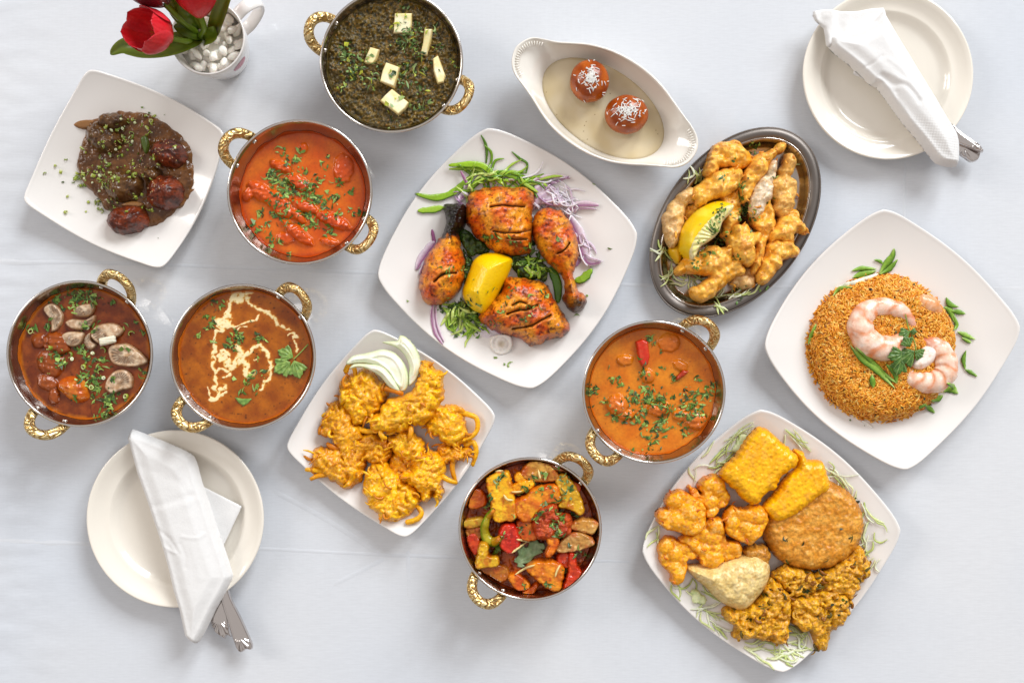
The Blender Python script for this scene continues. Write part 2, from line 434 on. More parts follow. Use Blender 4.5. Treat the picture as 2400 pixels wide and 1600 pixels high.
# chopped leaves: short curled shreds and torn fragments lying on whatever is below
GREENS = ['4a6a22', '36521a', '648230', '7c983e', '93ae54', '2e4614', '557a2a']
def herbs(name, b, spots, label, cat='herbs', greens=GREENS, size=(6, 19), lift=.7):
    """spots: (px, py, spread_x, spread_y, count)"""
    rs = newrs(); g = G(); cols = [hexc(c) for c in greens]
    for (px, py, sx, sy, n) in spots:
        for _ in range(max(1, int(n*.82+.3))):
            x = px+rs.normal()*sx*.85; y = py+rs.normal()*sy*.85
            loc, nor = drop(b, x, y)
            if loc is None or nor[2] < .15: continue
            L = size[0]+(size[1]-size[0])*rs.rand()**1.6*1.15; c = cols[rs.randint(len(cols))]*rs.uniform(.75, 1.25)
            a = rs.rand()*6.28; t = np.array([math.cos(a), math.sin(a), 0.]); nn = nor+rs.normal(size=3)*.25; nn /= np.linalg.norm(nn)
            t = t-nn*(t@nn); t /= np.linalg.norm(t); s = np.cross(nn, t)
            kind = rs.rand(); base = loc+nor*lift
            if kind < .55:   # shred
                m = 4; w = rs.uniform(1.0, 3.0); cu = rs.normal()*.35
                P = []
                for k in range(m+1):
                    f = k/m-.5; ww = w*(1-.75*abs(2*f)**2)*rs.uniform(.7, 1.3)
                    c0 = base+t*f*L+s*(cu*L*(f*f*4-.5))*.6+nn*(1.3+rs.rand()*1.2-abs(f)*1.5)
                    P.append([c0-s*ww, c0+nn*.5, c0+s*ww])
                g.grid(P, c)
            else:            # torn leaf fragment
                m = rs.randint(5, 8); ctr = base+nn*1.6
                aa = np.sort(rs.rand(m)*6.28); rr = L*.42*rs.uniform(.45, 1.1, m)
                ring = np.array([ctr+t*math.cos(q)*r_*1.25+s*math.sin(q)*r_*.8+nn*rs.uniform(-1.2, .9) for q, r_ in zip(aa, rr)])
                g.add(np.r_[[ctr], ring], [(0, i+1, (i+1) % m+1) for i in range(m)], c)
    o = g.build(name, 'leafy'); tag(o, label, cat, kind='stuff'); return o

def strip(name, b, pts, w, th, mat, col, label=None, cat=None, group=None, lift=0, arch=0., n=10, edgecol=None, endcol=None, zmin=0, parent=None, widths=None, noise=.6, boxy=1.0, lines=False):
    """A cut strip of vegetable following points in the photograph, lying on the surface below it."""
    rs = newrs(); P2 = catmull(np.array(pts), 5, closed=False); P = []
    for i, (x, y) in enumerate(P2):
        loc, nor = drop(b, x, y) if b else (None, None)
        z = loc[2] if loc is not None else zmin
        P.append(z)
    P = np.array(P); k = 3
    z = np.convolve(np.pad(P, k, 'edge'), np.ones(2*k+1)/(2*k+1), 'valid'); z = np.maximum(z, P) if arch == 0 else z
    f = np.linspace(0, 1, len(P2)); z = z+lift+th+arch*np.sin(math.pi*f)
    path = np.array([W(x, y, zz) for (x, y), zz in zip(P2, z)])
    g = G(); c = np.tile(np.asarray(col, float), (len(path), 1))
    if endcol is not None: c = mix(c, np.asarray(endcol, float), np.clip((abs(f-.5)-.25)*4, 0, 1))
    ww = np.interp(f, np.linspace(0, 1, len(widths)), widths) if widths is not None else w*(.35+.65*np.minimum(1, 4*np.minimum(f, 1-f)))
    ww = ww*(1+.08*rs.normal(size=len(f)))
    g2 = G(); g2.tube(path, ww, th, n=n, C=c, taper=True, boxy=boxy)
    V = np.concatenate(g2.V); C = np.concatenate(g2.C)
    if edgecol is not None:   # skin on one long edge
        m = np.arange(len(V)) % n; e = (m == 0) | (m == 1) if not lines else (m == 0) | (m == n//4)
        C[e] = np.asarray(edgecol, float)
    V[:, 2] += noise*fbm(V[:, 0], V[:, 1], 9, 2, rs.rand()*50)
    g.add(V, g2.F, C)
    o = g.build(name, mat, parent)
    if label: tag(o, label, cat, group)
    return o

# one slice of spring onion, a hollow ring, and a short green tube; both used many times
def ring_mesh(name, r, hgt, wall, c_out, c_in, arc=1.0):
    g = G(); n = 12; pr = [(r-wall, 0), (r, 0), (r, hgt), (r-wall, hgt), (r-wall, 0)]
    a = np.arange(n+ (0 if arc == 1 else 1))/n*2*math.pi*arc
    P = np.array([[(p[0]*math.cos(q), p[0]*math.sin(q)*.85, p[1]) for p in pr] for q in a])
    C = np.array([[c_in, c_out, c_out, c_in, c_in]]*len(a))
    g.grid(P, C, cu=(arc == 1)); return g.build(name, 'moist', mesh_only=True, loc=(0, 0, 0))
# ------------------------------------------------------------------ tablecloth
def tablecloth():
    nx, ny = 420, 300; xs = np.linspace(-2300, 2300, nx); ys = np.linspace(-1600, 1600, ny)
    X, Y = np.meshgrid(xs, ys); Xr = X.ravel(); Yr = Y.ravel()
    PX = 1200+Xr; PY = 800-Yr
    Z = 2.2*fbm(Xr, Yr, 420, 3, 3.3)
    Z += 3.2*sst(220, 0, PX)*fbm(Xr*.25, Yr, 26, 2, 9.1)                       # ripples near the left hem
    g = G(); g.grid(np.stack([X, Y, Z.reshape(X.shape)-3.2], -1), (1, 1, 1))
    o = g.build('tablecloth', 'cloth', loc=(0, 0, -3)); tag(o, 'pale blue grey tablecloth under a clear glossy cover', kind='structure')
    # pressed fold lines of the cloth, each a low ridge of fabric
    folds = [([(-60, 612), (300, 618), (880, 640), (1500, 668), (2460, 676)], 7), ([(-60, 1268), (560, 1284), (900, 1300), (1200, 1310), (1480, 1316)], 7),
             ([(640, 1150), (760, 1215), (895, 1302)], 10), ([(2122, 380), (2120, 470), (2120, 560)], 5), ([(956, 1290), (958, 1400)], 8), ([(780, 1370), (900, 1310)], 9)]
    for P, w in folds:
        g = G(); P = catmull(np.array(P, float), 12, closed=False)
        for sgn in (1,):
            pp = np.array([W(x, y, 0) for x, y in P]); T = np.gradient(pp[:, :2], axis=0); T /= np.hypot(*T.T)[:, None]; N = np.c_[-T[:, 1], T[:, 0]]
            k = np.linspace(-1, 1, 7); prof = (1-k**2)**2
            f = np.linspace(0, 1, len(pp)); e = np.minimum(1, 8*np.minimum(f, 1-f))
            base = -3.2+2.2*fbm(pp[:, 0], pp[:, 1], 420, 3, 3.3)+3.2*sst(220, 0, pp[:, 0]+1200)*fbm(pp[:, 0]*.25, pp[:, 1], 26, 2, 9.1)
            R = np.stack([np.c_[pp[:, 0]+N[:, 0]*w*kk, pp[:, 1]+N[:, 1]*w*kk, base-.3+pr*(.3+.55*e)] for kk, pr in zip(k, prof)], 1)
            g.grid(R, (1, 1, 1))
        f_ = g.build('fold_line', 'cloth', parent=o)
    return o
tablecloth()

# ------------------------------------------------------------------ square plates
def square_plate(corners, label, hs=34, hc=58, bulge=.085, rnd=4, mat='porcelain', group='square white plates'):
    Cn = [W(x, y, hc*.95)[:2] for x, y in corners]; pts = []
    m = 28
    for i in range(4):
        A = Cn[i]; B = Cn[(i+1) % 4]; d = B-A; nrm = np.array([d[1], -d[0]]); nrm = nrm/np.linalg.norm(nrm)
        ctr = np.mean(Cn, 0)
        if nrm @ ((A+B)/2-ctr) < 0: nrm = -nrm
        L = np.linalg.norm(d)
        for k in range(m):
            s = k/m; pts.append(A+d*s+nrm*bulge*L*4*s*(1-s))
    P = np.array(pts); L = np.r_[0, np.cumsum(np.hypot(*(np.roll(P, -1, 0)-P).T))]
    u = np.linspace(0, L[-1], 192, endpoint=False); Q = np.r_[P, P[:1]]
    P = np.c_[np.interp(u, L, Q[:, 0]), np.interp(u, L, Q[:, 1])]
    c = P.mean(0); R0 = np.hypot(*(P-c).T); cornerness = (R0-R0.min())/(R0.max()-R0.min())
    pad = 14
    Pp = np.r_[P[-pad:], P, P[:pad]]
    ker = np.hanning(2*rnd+3)[1:-1]; ker /= ker.sum()
    Ps = np.c_[np.convolve(Pp[:, 0], ker, 'same'), np.convolve(Pp[:, 1], ker, 'same')][pad:-pad]
    # push corners back to where they were
    shift = np.hypot(*(P-c).T)-np.hypot(*(Ps-c).T); k2 = 1+shift.max()/R0.max()*.9*cornerness**2
    P = c+(Ps-c)*k2[:, None]
    R0 = np.hypot(*(P-c).T); corner = (R0-R0.min())/(R0.max()-R0.min())
    th = np.arctan2(P[:, 1]-c[1], P[:, 0]-c[0]); Rc = R0.mean()*.97
    circ = c+Rc*np.c_[np.cos(th), np.sin(th)]
    hr = hs+(hc-hs)*corner**1.3
    rings = []
    def ring(t, z):
        k = sst(.1, .95, t); q = c+t*((1-k)*(circ-c)+k*(P-c)); return np.c_[q, z+0*q[:, 0]]
    g = lambda t: np.clip((t-.40)/.60, 0, 1)**1.75
    for t in np.r_[np.linspace(.0, .4, 5), np.linspace(.44, .985, 24)]: rings.append(ring(max(t, .001), 9+(hr-9)*g(t)))
    out = (P-c)/R0[:, None]
    rings.append(np.c_[P+out*.0, 9+(hr-9)*1+.6]); rings.append(np.c_[P+out*2.4, hr+.3]); rings.append(np.c_[P+out*3.6, hr-2.2]); rings.append(np.c_[P+out*2.4, hr-4.8])
    for t in np.linspace(.985, .55, 14): rings.append(ring(t, np.maximum(2.0, (9+(hr-9)*g(t)-9))))
    rings.append(ring(.54, -2.4)); rings.append(ring(.51, -2.4)); rings.append(ring(.50, 2)); rings.append(ring(.001, 2))
    gg = G(); gg.grid(np.array(rings), (1, 1, 1), cv=True)
    o = gg.build('square_plate', mat, loc=(c[0], c[1], 0)); tag(o, label, 'plate', group)
    return o
plA = square_plate(VA((515, 408), (1276, 765), (925, 1530), (146, 1150)), 'smaller square white plate holding dark meatballs in brown gravy, left of the tulip mug', bulge=.062, rnd=5)
plF = square_plate(VF((655, 28), (1525, 640), (915, 1540), (16, 890)), 'large square white plate holding red roast chicken pieces and a lemon wedge', bulge=.095, rnd=9)
plH = square_plate(VH((725, 30), (1524, 715), (850, 1540), (32, 825)), 'large square white plate holding an orange rice mound topped with shrimp', bulge=.09, rnd=9)
plO = square_plate(VO((695, 50), (1474, 715), (820, 1502), (38, 835)), 'large square white plate holding assorted golden fritters, round patty and shredded cabbage', bulge=.09, rnd=9)
plL = square_plate(VL((635, 44), (1500, 660), (862, 1524), (14, 885)), 'smaller square white plate holding a heap of stringy yellow onion fritters', bulge=.065, rnd=6)

# ------------------------------------------------------------------ round cream plates
def round_plate(px, py, r, label, rise=46):
    c = W(px, py, rise); r = r*(H-rise)/H
    pr = [(.001, 9), (r*.5, 9), (r*.62, 9.5), (r*.68, 12), (r*.735, 20), (r*.765, 25.5), (r*.78, 26.6), (r*.80, 27), (r*.86, 31), (r*.93, rise-6), (r*.975, rise-.6),
          (r*.992, rise), (r, rise-2.2), (r*1.0, rise-5.4), (r*.985, rise-8.5), (r*.9, rise-18), (r*.79, 15), (r*.70, 4), (r*.62, 2), (r*.61, -2.4), (r*.58, -2.4), (r*.57, 3), (.001, 3)]
    g = G(); g.lathe(pr, (c[0], c[1], 0), 160); o = g.build('round_plate', 'cream_porcelain', loc=(c[0], c[1], 0)); tag(o, label, 'plate', 'round cream side plates'); return o
plK = round_plate(410, 1215.5, 208, 'round cream side plate lower left, under a rolled napkin with a loose corner')
plE = round_plate(2082, 174, 200, 'round cream side plate at the upper right, under a rolled napkin with an open end')

# ------------------------------------------------------------------ steel serving bowls with brass handles
ZR = 120.0
INNER = [(0.0, 7), (70, 9), (98, 18), (116, 34), (131, 56), (141, 74), (150, 90), (156, 104), (160, 117)]
def inner_r(z, r): return np.interp(z, [p[1] for p in INNER], [p[0] for p in INNER])*r/160
def handle_mesh(g, tilt_deg, r):
    L = 78.0; a = np.linspace(-math.radians(12), math.pi+math.radians(12), 34); prof = []
    oc = np.c_[49*np.cos(a)*(1+.06*np.abs(np.sin(a))), L*np.sign(np.sin(a))*np.abs(np.sin(a))**.86]
    ic = np.c_[28*np.cos(a), 53*np.sign(np.sin(a))*np.abs(np.sin(a))**.9+2]
    mid = (oc+ic)/2
    sec = [(0, 0, 4), (.18, 0, 8.2), (.5, 0, 9.6), (.82, 0, 8.2), (1, 0, 4), (1, 0, -4), (.8, 0, -7), (.2, 0, -7), (0, 0, -4)]
    P = []
    for s, _, z in sec: P.append(np.c_[oc*(1-s)+ic*s, np.full(len(a), z)])
    P = np.array(P).transpose(1, 0, 2)
    b0 = g.n; g.grid(P, (1, 1, 1), cv=True); k = P.shape[1]; n = P.shape[0]
    g.F.append(tuple(b0+i for i in range(k))); g.F.append(tuple(b0+(n-1)*k+i for i in reversed(range(k))))
def balti(px, py, r, ang, label, tilt=54):
    c = W(px, py, ZR); r = r*(H-ZR)/H
    root = empty('balti_bowl', (c[0], c[1], 0), label, 'bowl', 'steel balti bowls with brass handles')
    k = r/166.0
    body = [(0.5*1, 7)]+[(p[0]*(r-6)/160+.5, p[1]) for p in INNER[1:]]
    outer = [(p[0]+3.5, p[1]-3) for p in reversed(body[1:])]
    bp = body+[((r-4.5), ZR-2), (r-1.5, ZR-3)]+outer+[(78, -2.5), (72, -2.5), (70, 4), (.5, 4)]
    g = G(); g.lathe(bp, (c[0], c[1], 0), 128); g.build('bowl_body', 'steel', root, loc=(c[0], c[1], 0))
    g = G(); a = np.linspace(0, 2*math.pi, 13)[:-1]
    g.lathe([(r-2.9+3.1*math.cos(q), ZR-1+2.9*math.sin(q)) for q in np.r_[a, a[:1]]], (c[0], c[1], 0), 128); g.build('rim', 'steel_rim', root, loc=(c[0], c[1], ZR-4))
    for A in ang:
        th = math.radians(A); e = np.array([math.cos(th), math.sin(th), 0]); t = np.array([-e[1], e[0], 0])
        ct = math.cos(math.radians(tilt)); stt = math.sin(math.radians(tilt))
        u = e*ct+np.array([0, 0, stt]); nrm = np.cross(t, u)
        if nrm[2] < 0: nrm = -nrm
        gg = G(); handle_mesh(gg, tilt, r); V = np.concatenate(gg.V)
        org = np.array([c[0], c[1], ZR-27])+e*(r-7)
        # the feet of the ring wrap the curved wall
        back = (r-5)-np.sqrt(np.maximum((r-5)**2-V[:, 0]**2, 0))
        fall = np.clip(1-V[:, 1]/60, 0, 1)
        Wd = org+V[:, :1]*t+V[:, 1:2]*u+V[:, 2:3]*nrm-e*(back*fall)[:, None]
        rad = Wd[:, :2]-c[:2]; rl = np.hypot(rad[:, 0], rad[:, 1]); lim = np.where(Wd[:, 2] > ZR-5, r+.4, inner_r(np.minimum(Wd[:, 2]+3, ZR-3), r-6)+4.3)
        f_ = np.maximum(1, lim/rl); Wd[:, :2] = c[:2]+rad*f_[:, None]
        g = G(); g.add(Wd, gg.F); hd = g.build('handle', 'brass', root)
        for sgn in (-1, 1):
            q = th+sgn*math.radians(12.5); g = G(); rr = inner_r(ZR-14, r-6)
            nn = np.array([-math.cos(q), -math.sin(q), .25]); nn /= np.linalg.norm(nn)
            ctr = np.array([c[0]+rr*math.cos(q), c[1]+rr*math.sin(q), ZR-14]); s1 = np.cross(nn, [0, 0, 1]); s1 /= np.linalg.norm(s1); s2 = np.cross(nn, s1)
            R = np.array([s1, s2, nn]).T; g.ball((0, 0, 0), (6.4, 6.4, 3.6), 12); V = np.concatenate(g.V) @ R.T+ctr+nn*.8
            g2 = G(); g2.add(V, g.F); g2.build('rivet', 'steel_rim', hd)
    root['r'] = r; return root
bwC = balti(917.3, 143.5, 168.3, (157.5, -27.5), 'steel bowl of dark green spinach curry with white cheese cubes, cut by the top edge')
bwB = balti(702.4, 450, 170.5, (144.5, -35), 'steel bowl of bright red orange creamy curry, right of the meatball plate')
bwI = balti(186.6, 828.7, 172, (243.5, 61), 'steel bowl of brown curry topped with sliced mushrooms, at the left edge')
bwJ = balti(568.8, 836.4, 171.5, (228, 47.5), 'steel bowl of brown curry with a white cream swirl and a three lobed leaf')
bwN = balti(1532.7, 918.5, 168, (227.5, 52), 'steel bowl of orange curry with red pepper pieces, below the oval platter')
bwM = balti(1242.4, 1239, 168, (234, 54), 'steel bowl of chunky yellow and red stir fry, lowest of the bowls')

def curry(name, bowl, depth, label, colf, det=None, mat='sauce', res=1.8, smear=(.4, .1, .01)):
    c = wloc(bowl); z = ZR-depth; R = inner_r(z, bowl['r']-6)+2.6
    a = np.arange(120)/120*2*math.pi
    pts = [(c[0]+R*math.cos(q), c[1]+R*math.sin(q)) for q in a]
    def D(i):
        e = i['D']; zz = det(i) if det else 0*e
        return zz*sst(0, 10, e)
    o = hf(name, pts, z-2, 2, mat, edge=9, res=res, det=D, col=colf, world=True, smooth=0, bottom=.3, zproj=z)
    tag(o, label, 'curry')
    # thin film of sauce smeared a little way up the steel wall
    n = 180; q = np.arange(n)/n*2*math.pi; sd = c[0]*.01; hgt = 2.5+7*np.clip(gn(np.cos(q)*3+sd, np.sin(q)*3)+.35, 0, 2)+2.5*gn(np.cos(q)*14+sd, np.sin(q)*14)
    rows = []; cols = []
    for k in np.linspace(-.6, 1, 6):
        zz = z-1+np.maximum(hgt, .6)*k if k > 0 else np.full(n, z-1+6*k); zz = np.minimum(zz, ZR-6)
        rr = np.array([inner_r(v, bowl['r']-6) for v in zz])-(.9 if k < .99 else .15)
        rows.append(np.c_[c[0]+rr*np.cos(q), c[1]+rr*np.sin(q), zz]); cols.append(np.tile(smear, (n, 1)))
    g = G(); g.grid(np.array(rows), np.array(cols), cv=True); g.build('sauce_smear', mat, o)
    return o
def lumps(i, L):
    """L: (px, py, rx, ry, angle, height) raised morsels under the sauce"""
    Z = 0*i['X']
    for (x, y, rx, ry, an, h) in L:
        a = math.radians(an); dx = i['PX']-x; dy = i['PY']-y; u = dx*math.cos(a)+dy*math.sin(a); v = -dx*math.sin(a)+dy*math.cos(a)
        q = (u/rx)**2+(v/ry)**2+.25*gn(dx/11, dy/11, x)
        Z = np.maximum(Z, h*np.sqrt(np.clip(1-q, 0, 1)))
    return Z

# --- red orange curry (upper left middle)
LB = [(x, y, rx, ry, a, h) for (x, y), rx, ry, a, h in [
    (VB((740, 540))[0], 30, 12, 25, 12), (VB((550, 790))[0], 40, 20, 35, 14), (VB((720, 900))[0], 48, 22, 40, 12), (VB((960, 920))[0], 34, 14, 20, 12), (VB((900, 1010))[0], 26, 10, 45, 12),
    (VB((1240, 1060))[0], 46, 16, 25, 15), (VB((900, 1180))[0], 46, 15, 38, 16), (VB((1210, 1270))[0], 24, 9, 15, 10), (VB((1340, 560))[0], 24, 36, 0, 9), (VB((420, 810))[0], 13, 18, 20, 13), (VB((960, 360))[0], 10, 14, 0, 8), (VB((900, 690))[0], 34, 16, 30, 11), (VB((780, 1230))[0], 22, 16, 0, 8)]]
def detB(i): return lumps(i, LB)*(1+.3*gn(i['X']/9, i['Y']/9))+.8*fbm(i['X'], i['Y'], 22, 3)
def colB(i):
    l = sst(2, 10, lumps(i, LB)); n = fbm(i['X'], i['Y'], 60, 3, 4)
    c = mix(hexc('c44c06'), hexc('d0660e'), sst(-.4, .4, n)); c = mix(c, hexc('cc4410'), l*.6)
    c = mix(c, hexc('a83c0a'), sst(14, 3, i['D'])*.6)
    return mix(c, hexc('8a2b08'), sst(.42, .55, fbm(i['X'], i['Y'], 7, 2, 8))*.4)
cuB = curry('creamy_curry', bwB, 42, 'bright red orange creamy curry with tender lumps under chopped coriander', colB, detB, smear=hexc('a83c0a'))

# --- orange curry with peppers (right middle)
LN = [(x, y, rx, ry, a, h) for (x, y), rx, ry, a, h in [
    (VN((400, 900))[0], 26, 24, 30, 18), (VN((470, 470))[0], 20, 13, 0, 8), (VN((690, 620))[0], 18, 16, 30, 12), (VN((800, 940))[0], 30, 18, 0, 15), (VN((1160, 1050))[0], 30, 22, 30, 16), (VN((900, 300))[0], 26, 22, 0, 9),
    (VN((1010, 520))[0], 20, 12, 30, 8), (VN((480, 1000))[0], 22, 12, 0, 12), (VN((1010, 1000))[0], 20, 14, 0, 10)]]
def detN(i): return lumps(i, LN)*(1+.25*gn(i['X']/10, i['Y']/10))+.9*fbm(i['X'], i['Y'], 26, 3, 2)
def colN(i):
    l = sst(2, 11, lumps(i, LN)); n = fbm(i['X'], i['Y'], 50, 4, 14)
    c = mix(hexc('c86604'), hexc('d88016'), sst(-.4, .4, n)); c = mix(c, hexc('cf6a20'), l*.8)
    return mix(c, hexc('7e3508'), sst(.45, .6, fbm(i['X'], i['Y'], 6, 2, 18))*.7)
cuN = curry('creamy_curry', bwN, 36, 'smooth orange curry with red pepper pieces and lumps under coriander', colN, detN, smear=hexc('b8560a'))

# --- brown curry with cream swirl
SW = [([(480, 440), (560, 520), (500, 560), (480, 700), (470, 880), (500, 1000), (520, 1140), (450, 1160)], 26), ([(600, 500), (740, 470), (890, 400)], 15), ([(560, 490), (600, 350), (640, 200), (720, 180), (830, 175)], 30),
      ([(740, 200), (820, 290), (900, 350), (990, 370), (1040, 430), (1110, 500), (1170, 500)], 26), ([(1160, 560), (1220, 570), (1235, 720)], 16), ([(700, 520), (780, 495)], 10),
      ([(480, 900), (560, 880), (620, 900), (700, 820), (760, 760), (840, 690), (900, 680), (960, 720), (995, 800), (1000, 900), (960, 990), (900, 1050)], 26),
      ([(700, 690), (740, 780), (760, 860), (790, 950), (830, 930)], 48), ([(520, 760), (560, 700), (620, 800)], 26), ([(480, 1060), (560, 1060)], 40), ([(400, 1060), (470, 1150), (580, 1100)], 14), ([(640, 240), (620, 330), (620, 400)], 36), ([(830, 800), (890, 790)], 18), ([(560, 950), (620, 940)], 24), ([(560, 780), (640, 840), (700, 800)], 60), ([(500, 450), (620, 470)], 44), ([(640, 230), (780, 230)], 50), ([(740, 820), (800, 900)], 46)]
def creamJ(i, k=1.):
    x = i['PX']+13.0*fbm(i['X'], i['Y'], 20, 3, 2); y = i['PY']+13.0*fbm(i['X'], i['Y'], 20, 3, 12); m = 0*x
    for P, w in SW:
        d = dist_path(x, y, catmull(np.array(VJ(*P)), 3, closed=False)); m = np.maximum(m, sst(w/3.92*1.05*k, w/3.92*.3*k, d))
    n = fbm(i['X'], i['Y'], 9, 3, 22)
    return m*sst(-.34, .12, n+.42*(m-.6)) if k == 1. else m
def detJ(i): return .9*fbm(i['X'], i['Y'], 14, 3)+1.3*creamJ(i)
def colJ(i):
    n = fbm(i['X'], i['Y'], 40, 3, 4); c = mix(hexc('8a4002'), hexc('a85a08'), sst(-.4, .4, n))
    c = mix(c, hexc('3f1a04'), sst(.28, .5, fbm(i['X'], i['Y'], 10, 3, 8))*.75*sst(110, 40, np.hypot(i['PX']-620, i['PY']-850)-40+0)*.5+.0)
    c = mix(c, hexc('431c05'), sst(.32, .5, fbm(i['X'], i['Y'], 8, 2, 38))*.7*sst(60, 110, np.hypot(i['PX']-600, i['PY']-830)))
    m = creamJ(i); c = mix(c, hexc('bb6410'), creamJ(i, 1.7)*.55); c = mix(c, hexc('cf8016'), np.clip(m*2.4, 0, 1)*.85); c = mix(c, hexc('efce82'), sst(.25, .8, m)); c = mix(c, hexc('f6e6b8'), sst(.75, 1, m)*.8)
    return mix(c, hexc('b0530c'), sst(10, 3, i['D'])*.8)
cuJ = curry('cream_swirl_curry', bwJ, 27, 'brown curry with a marbled white cream swirl across it', colJ, detJ, res=1.3, smear=hexc('b05a10'))

# --- brown mushroom curry
LI = [(x, y, rx, ry, a, h) for (x, y), rx, ry, a, h in [(VI((500, 690))[0], 34, 26, 20, 15), (VI((450, 860))[0], 36, 30, 50, 12), (VI((420, 1030))[0], 26, 18, 30, 12), (VI((480, 1150))[0], 14, 20, 0, 12), (VI((340, 670))[0], 16, 18, 0, 8)]]
def detI(i): return lumps(i, LI)*(1+.3*gn(i['X']/10, i['Y']/10))+1.0*fbm(i['X'], i['Y'], 16, 3, 2)
def colI(i):
    n = fbm(i['X'], i['Y'], 30, 4, 3); c = mix(hexc('6d2a07'), hexc('8c4110'), sst(-.35, .35, n)); c = mix(c, hexc('9a4a14'), sst(2, 10, lumps(i, LI))*.6)
    return mix(mix(c, hexc('3d1405'), sst(.3, .5, fbm(i['X'], i['Y'], 9, 2, 38))*.6), hexc('b2640f'), sst(12, 3, i['D'])*sst(-.3, .2, fbm(i['X'], i['Y'], 30, 2, 5)))
cuI = curry('mushroom_curry', bwI, 34, 'thin reddish brown curry around the mushroom slices and an egg shaped piece', colI, detI, smear=hexc('a8560e'))

# --- spinach curry
def detC(i):
    f1, f2, _ = worley(i['X']+3*gn(i['X']/9, i['Y']/9), i['Y']+3*gn(i['X']/9, i['Y']/9, 7), 8.5)
    return 13*fbm(i['X'], i['Y'], 30, 3, 2)+7.5*(1-f1)*sst(-.3, .3, fbm(i['X'], i['Y'], 22, 2, 6))+6*fbm(i['X'], i['Y'], 6, 2, 9)
def colC(i):
    n = fbm(i['X'], i['Y'], 9, 3, 3); m = fbm(i['X'], i['Y'], 45, 3, 23)
    c = mix(hexc('2d2707'), hexc('775c16'), sst(-.35, .4, n)); c = mix(c, hexc('54451e'), sst(-.1, .4, m)*.6)
    return mix(c, hexc('a8701e'), sst(.28, .5, fbm(i['X'], i['Y'], 6, 2, 13))*.7)
cuC = curry('spinach_curry', bwC, 26, 'coarse dark green brown spinach curry around the cheese cubes', colC, detC, mat='chunky_sauce', res=1.6, smear=hexc('4a3c14'))

# --- thick gravy of the stir fry
def detM(i): return 7*fbm(i['X'], i['Y'], 30, 3, 2)+3*fbm(i['X'], i['Y'], 8, 2, 9)
def colM(i):
    n = fbm(i['X'], i['Y'], 20, 3, 3); return mix(mix(hexc('742604'), hexc('a84c08'), sst(-.35, .4, n)), hexc('c25a10'), sst(.2, .5, fbm(i['X'], i['Y'], 9, 2, 13))*.7)
cuM = curry('stir_fry_gravy', bwM, 32, 'dark red oily gravy under the yellow and red chunks', colM, detM, mat='sauce', smear=hexc('6e2808'))
# ------------------------------------------------------------------ colour recipes for cooked food
def cfried(a, b, c, s=18, specks=.25, dark='6b3208', edge=.35, sk=.4, hl=.5):
    A, B, Cc, Dk = hexc(a), hexc(b), hexc(c), hexc(dark)
    def f(i):
        n = fbm(i['X'], i['Y'], s, 3, i['sd']); m = fbm(i['X'], i['Y'], s*.3, 2, i['sd']+9)
        out = mix(A, B, sst(-.3, .3, n)); out = mix(out, B*.45+hexc('ffe9a0')*.55, sst(.12, .45, m-n*.5)*hl); out = mix(out, Cc, sst(.06, .42, n+m*.7)*(.22+hl*.8))  # pale noise patches paint highlights into the crust, strength hl
        out = mix(out, Cc, np.clip(1-i['t']*3, 0, 1)*edge)
        if sk: out = mix(out, Cc, sst(.6, 1, i['sk'])*sk)
        if specks: out = mix(out, Dk, sst(.62-specks*.5, .75-specks*.3, m)*.75)
        return out
    return f
def dlump(s, a, s2=6, a2=1.2):
    return lambda i: a*fb2(i['X'], i['Y'], s, 3, i['sd'])+a2*fb2(i['X'], i['Y'], s2, 2, i['sd']+4)+.30*a*rdg(i['X'], i['Y'], s*1.1, i['sd']+8)
def dcaul(c, a):
    """a floret: a cluster of round buds under the batter"""
    def f(i):
        rs = i['rs']; X, Y, D = i['X'], i['Y'], i['D']; pts = []
        for _ in range(900):
            k = rs.randint(len(X))
            if D[k] < 7 or any(math.hypot(X[k]-q[0], Y[k]-q[1]) < q[2]*.85 for q in pts): continue
            pts.append((X[k], Y[k], min(c*.55, D[k]+9)*rs.uniform(.8, 1.1), rs.uniform(.75, 1.15)))
        Z = i['Z']*.62; wx = X+3*gn(X/12, Y/12, i['sd']); wy = Y+3*gn(X/12, Y/12, i['sd']+5)
        for (x, y, r, q) in pts:
            d2 = (wx-x)**2+(wy-y)**2; z = i['h']*.38*q+1.05*np.sqrt(np.clip(r*r-d2, 0, None)); Z = np.where(d2 < r*r, np.maximum(Z, z), Z)
        return Z-i['Z']+2.2*fbm(X, Y, 7, 2, i['sd'])
    return f
def crisps(o, n=16, c=('f0b020', 'd08410', 'a85c0a'), rr=(1.6, 3.8), L=(10, 26), mat='batter'):
    """thin fried strands and flakes standing off the crust of a fritter"""
    rs = newrs(); me = o.data; co = np.empty(len(me.vertices)*3, np.float32); me.vertices.foreach_get('co', co); co = co.reshape(-1, 3)/S+wloc(o)
    co = co[:len(co)//2]; ctr = co.mean(0); rad = np.hypot(*(co-ctr)[:, :2].T); far = np.where(rad > np.percentile(rad, 70))[0]; g = G()
    for _ in range(n):
        p = co[far[rs.randint(len(far))]] if rs.rand() < .65 else co[rs.randint(len(co))]; p = p+np.array([0, 0, 2.])
        a = math.atan2(*(p-ctr)[[1, 0]])+rs.normal()*.9; cu = rs.normal()*.9; ll = rs.uniform(*L); P = [p-np.array([math.cos(a), math.sin(a), 0])*5]
        for k in range(5):
            P.append(P[-1]+np.array([math.cos(a), math.sin(a), rs.normal()*.35-.15+.5*(k < 2)])*ll/4); a += cu*.45
        r = rs.uniform(*rr); g.tube(P, [r*1.1, r, r*.9, r*.4], [r*.9, r*.7, r*.6, r*.3], n=6, C=hexc(c[rs.randint(len(c))]))
    tag(g.build('crisp_strands', mat, o), kind='stuff'); return o
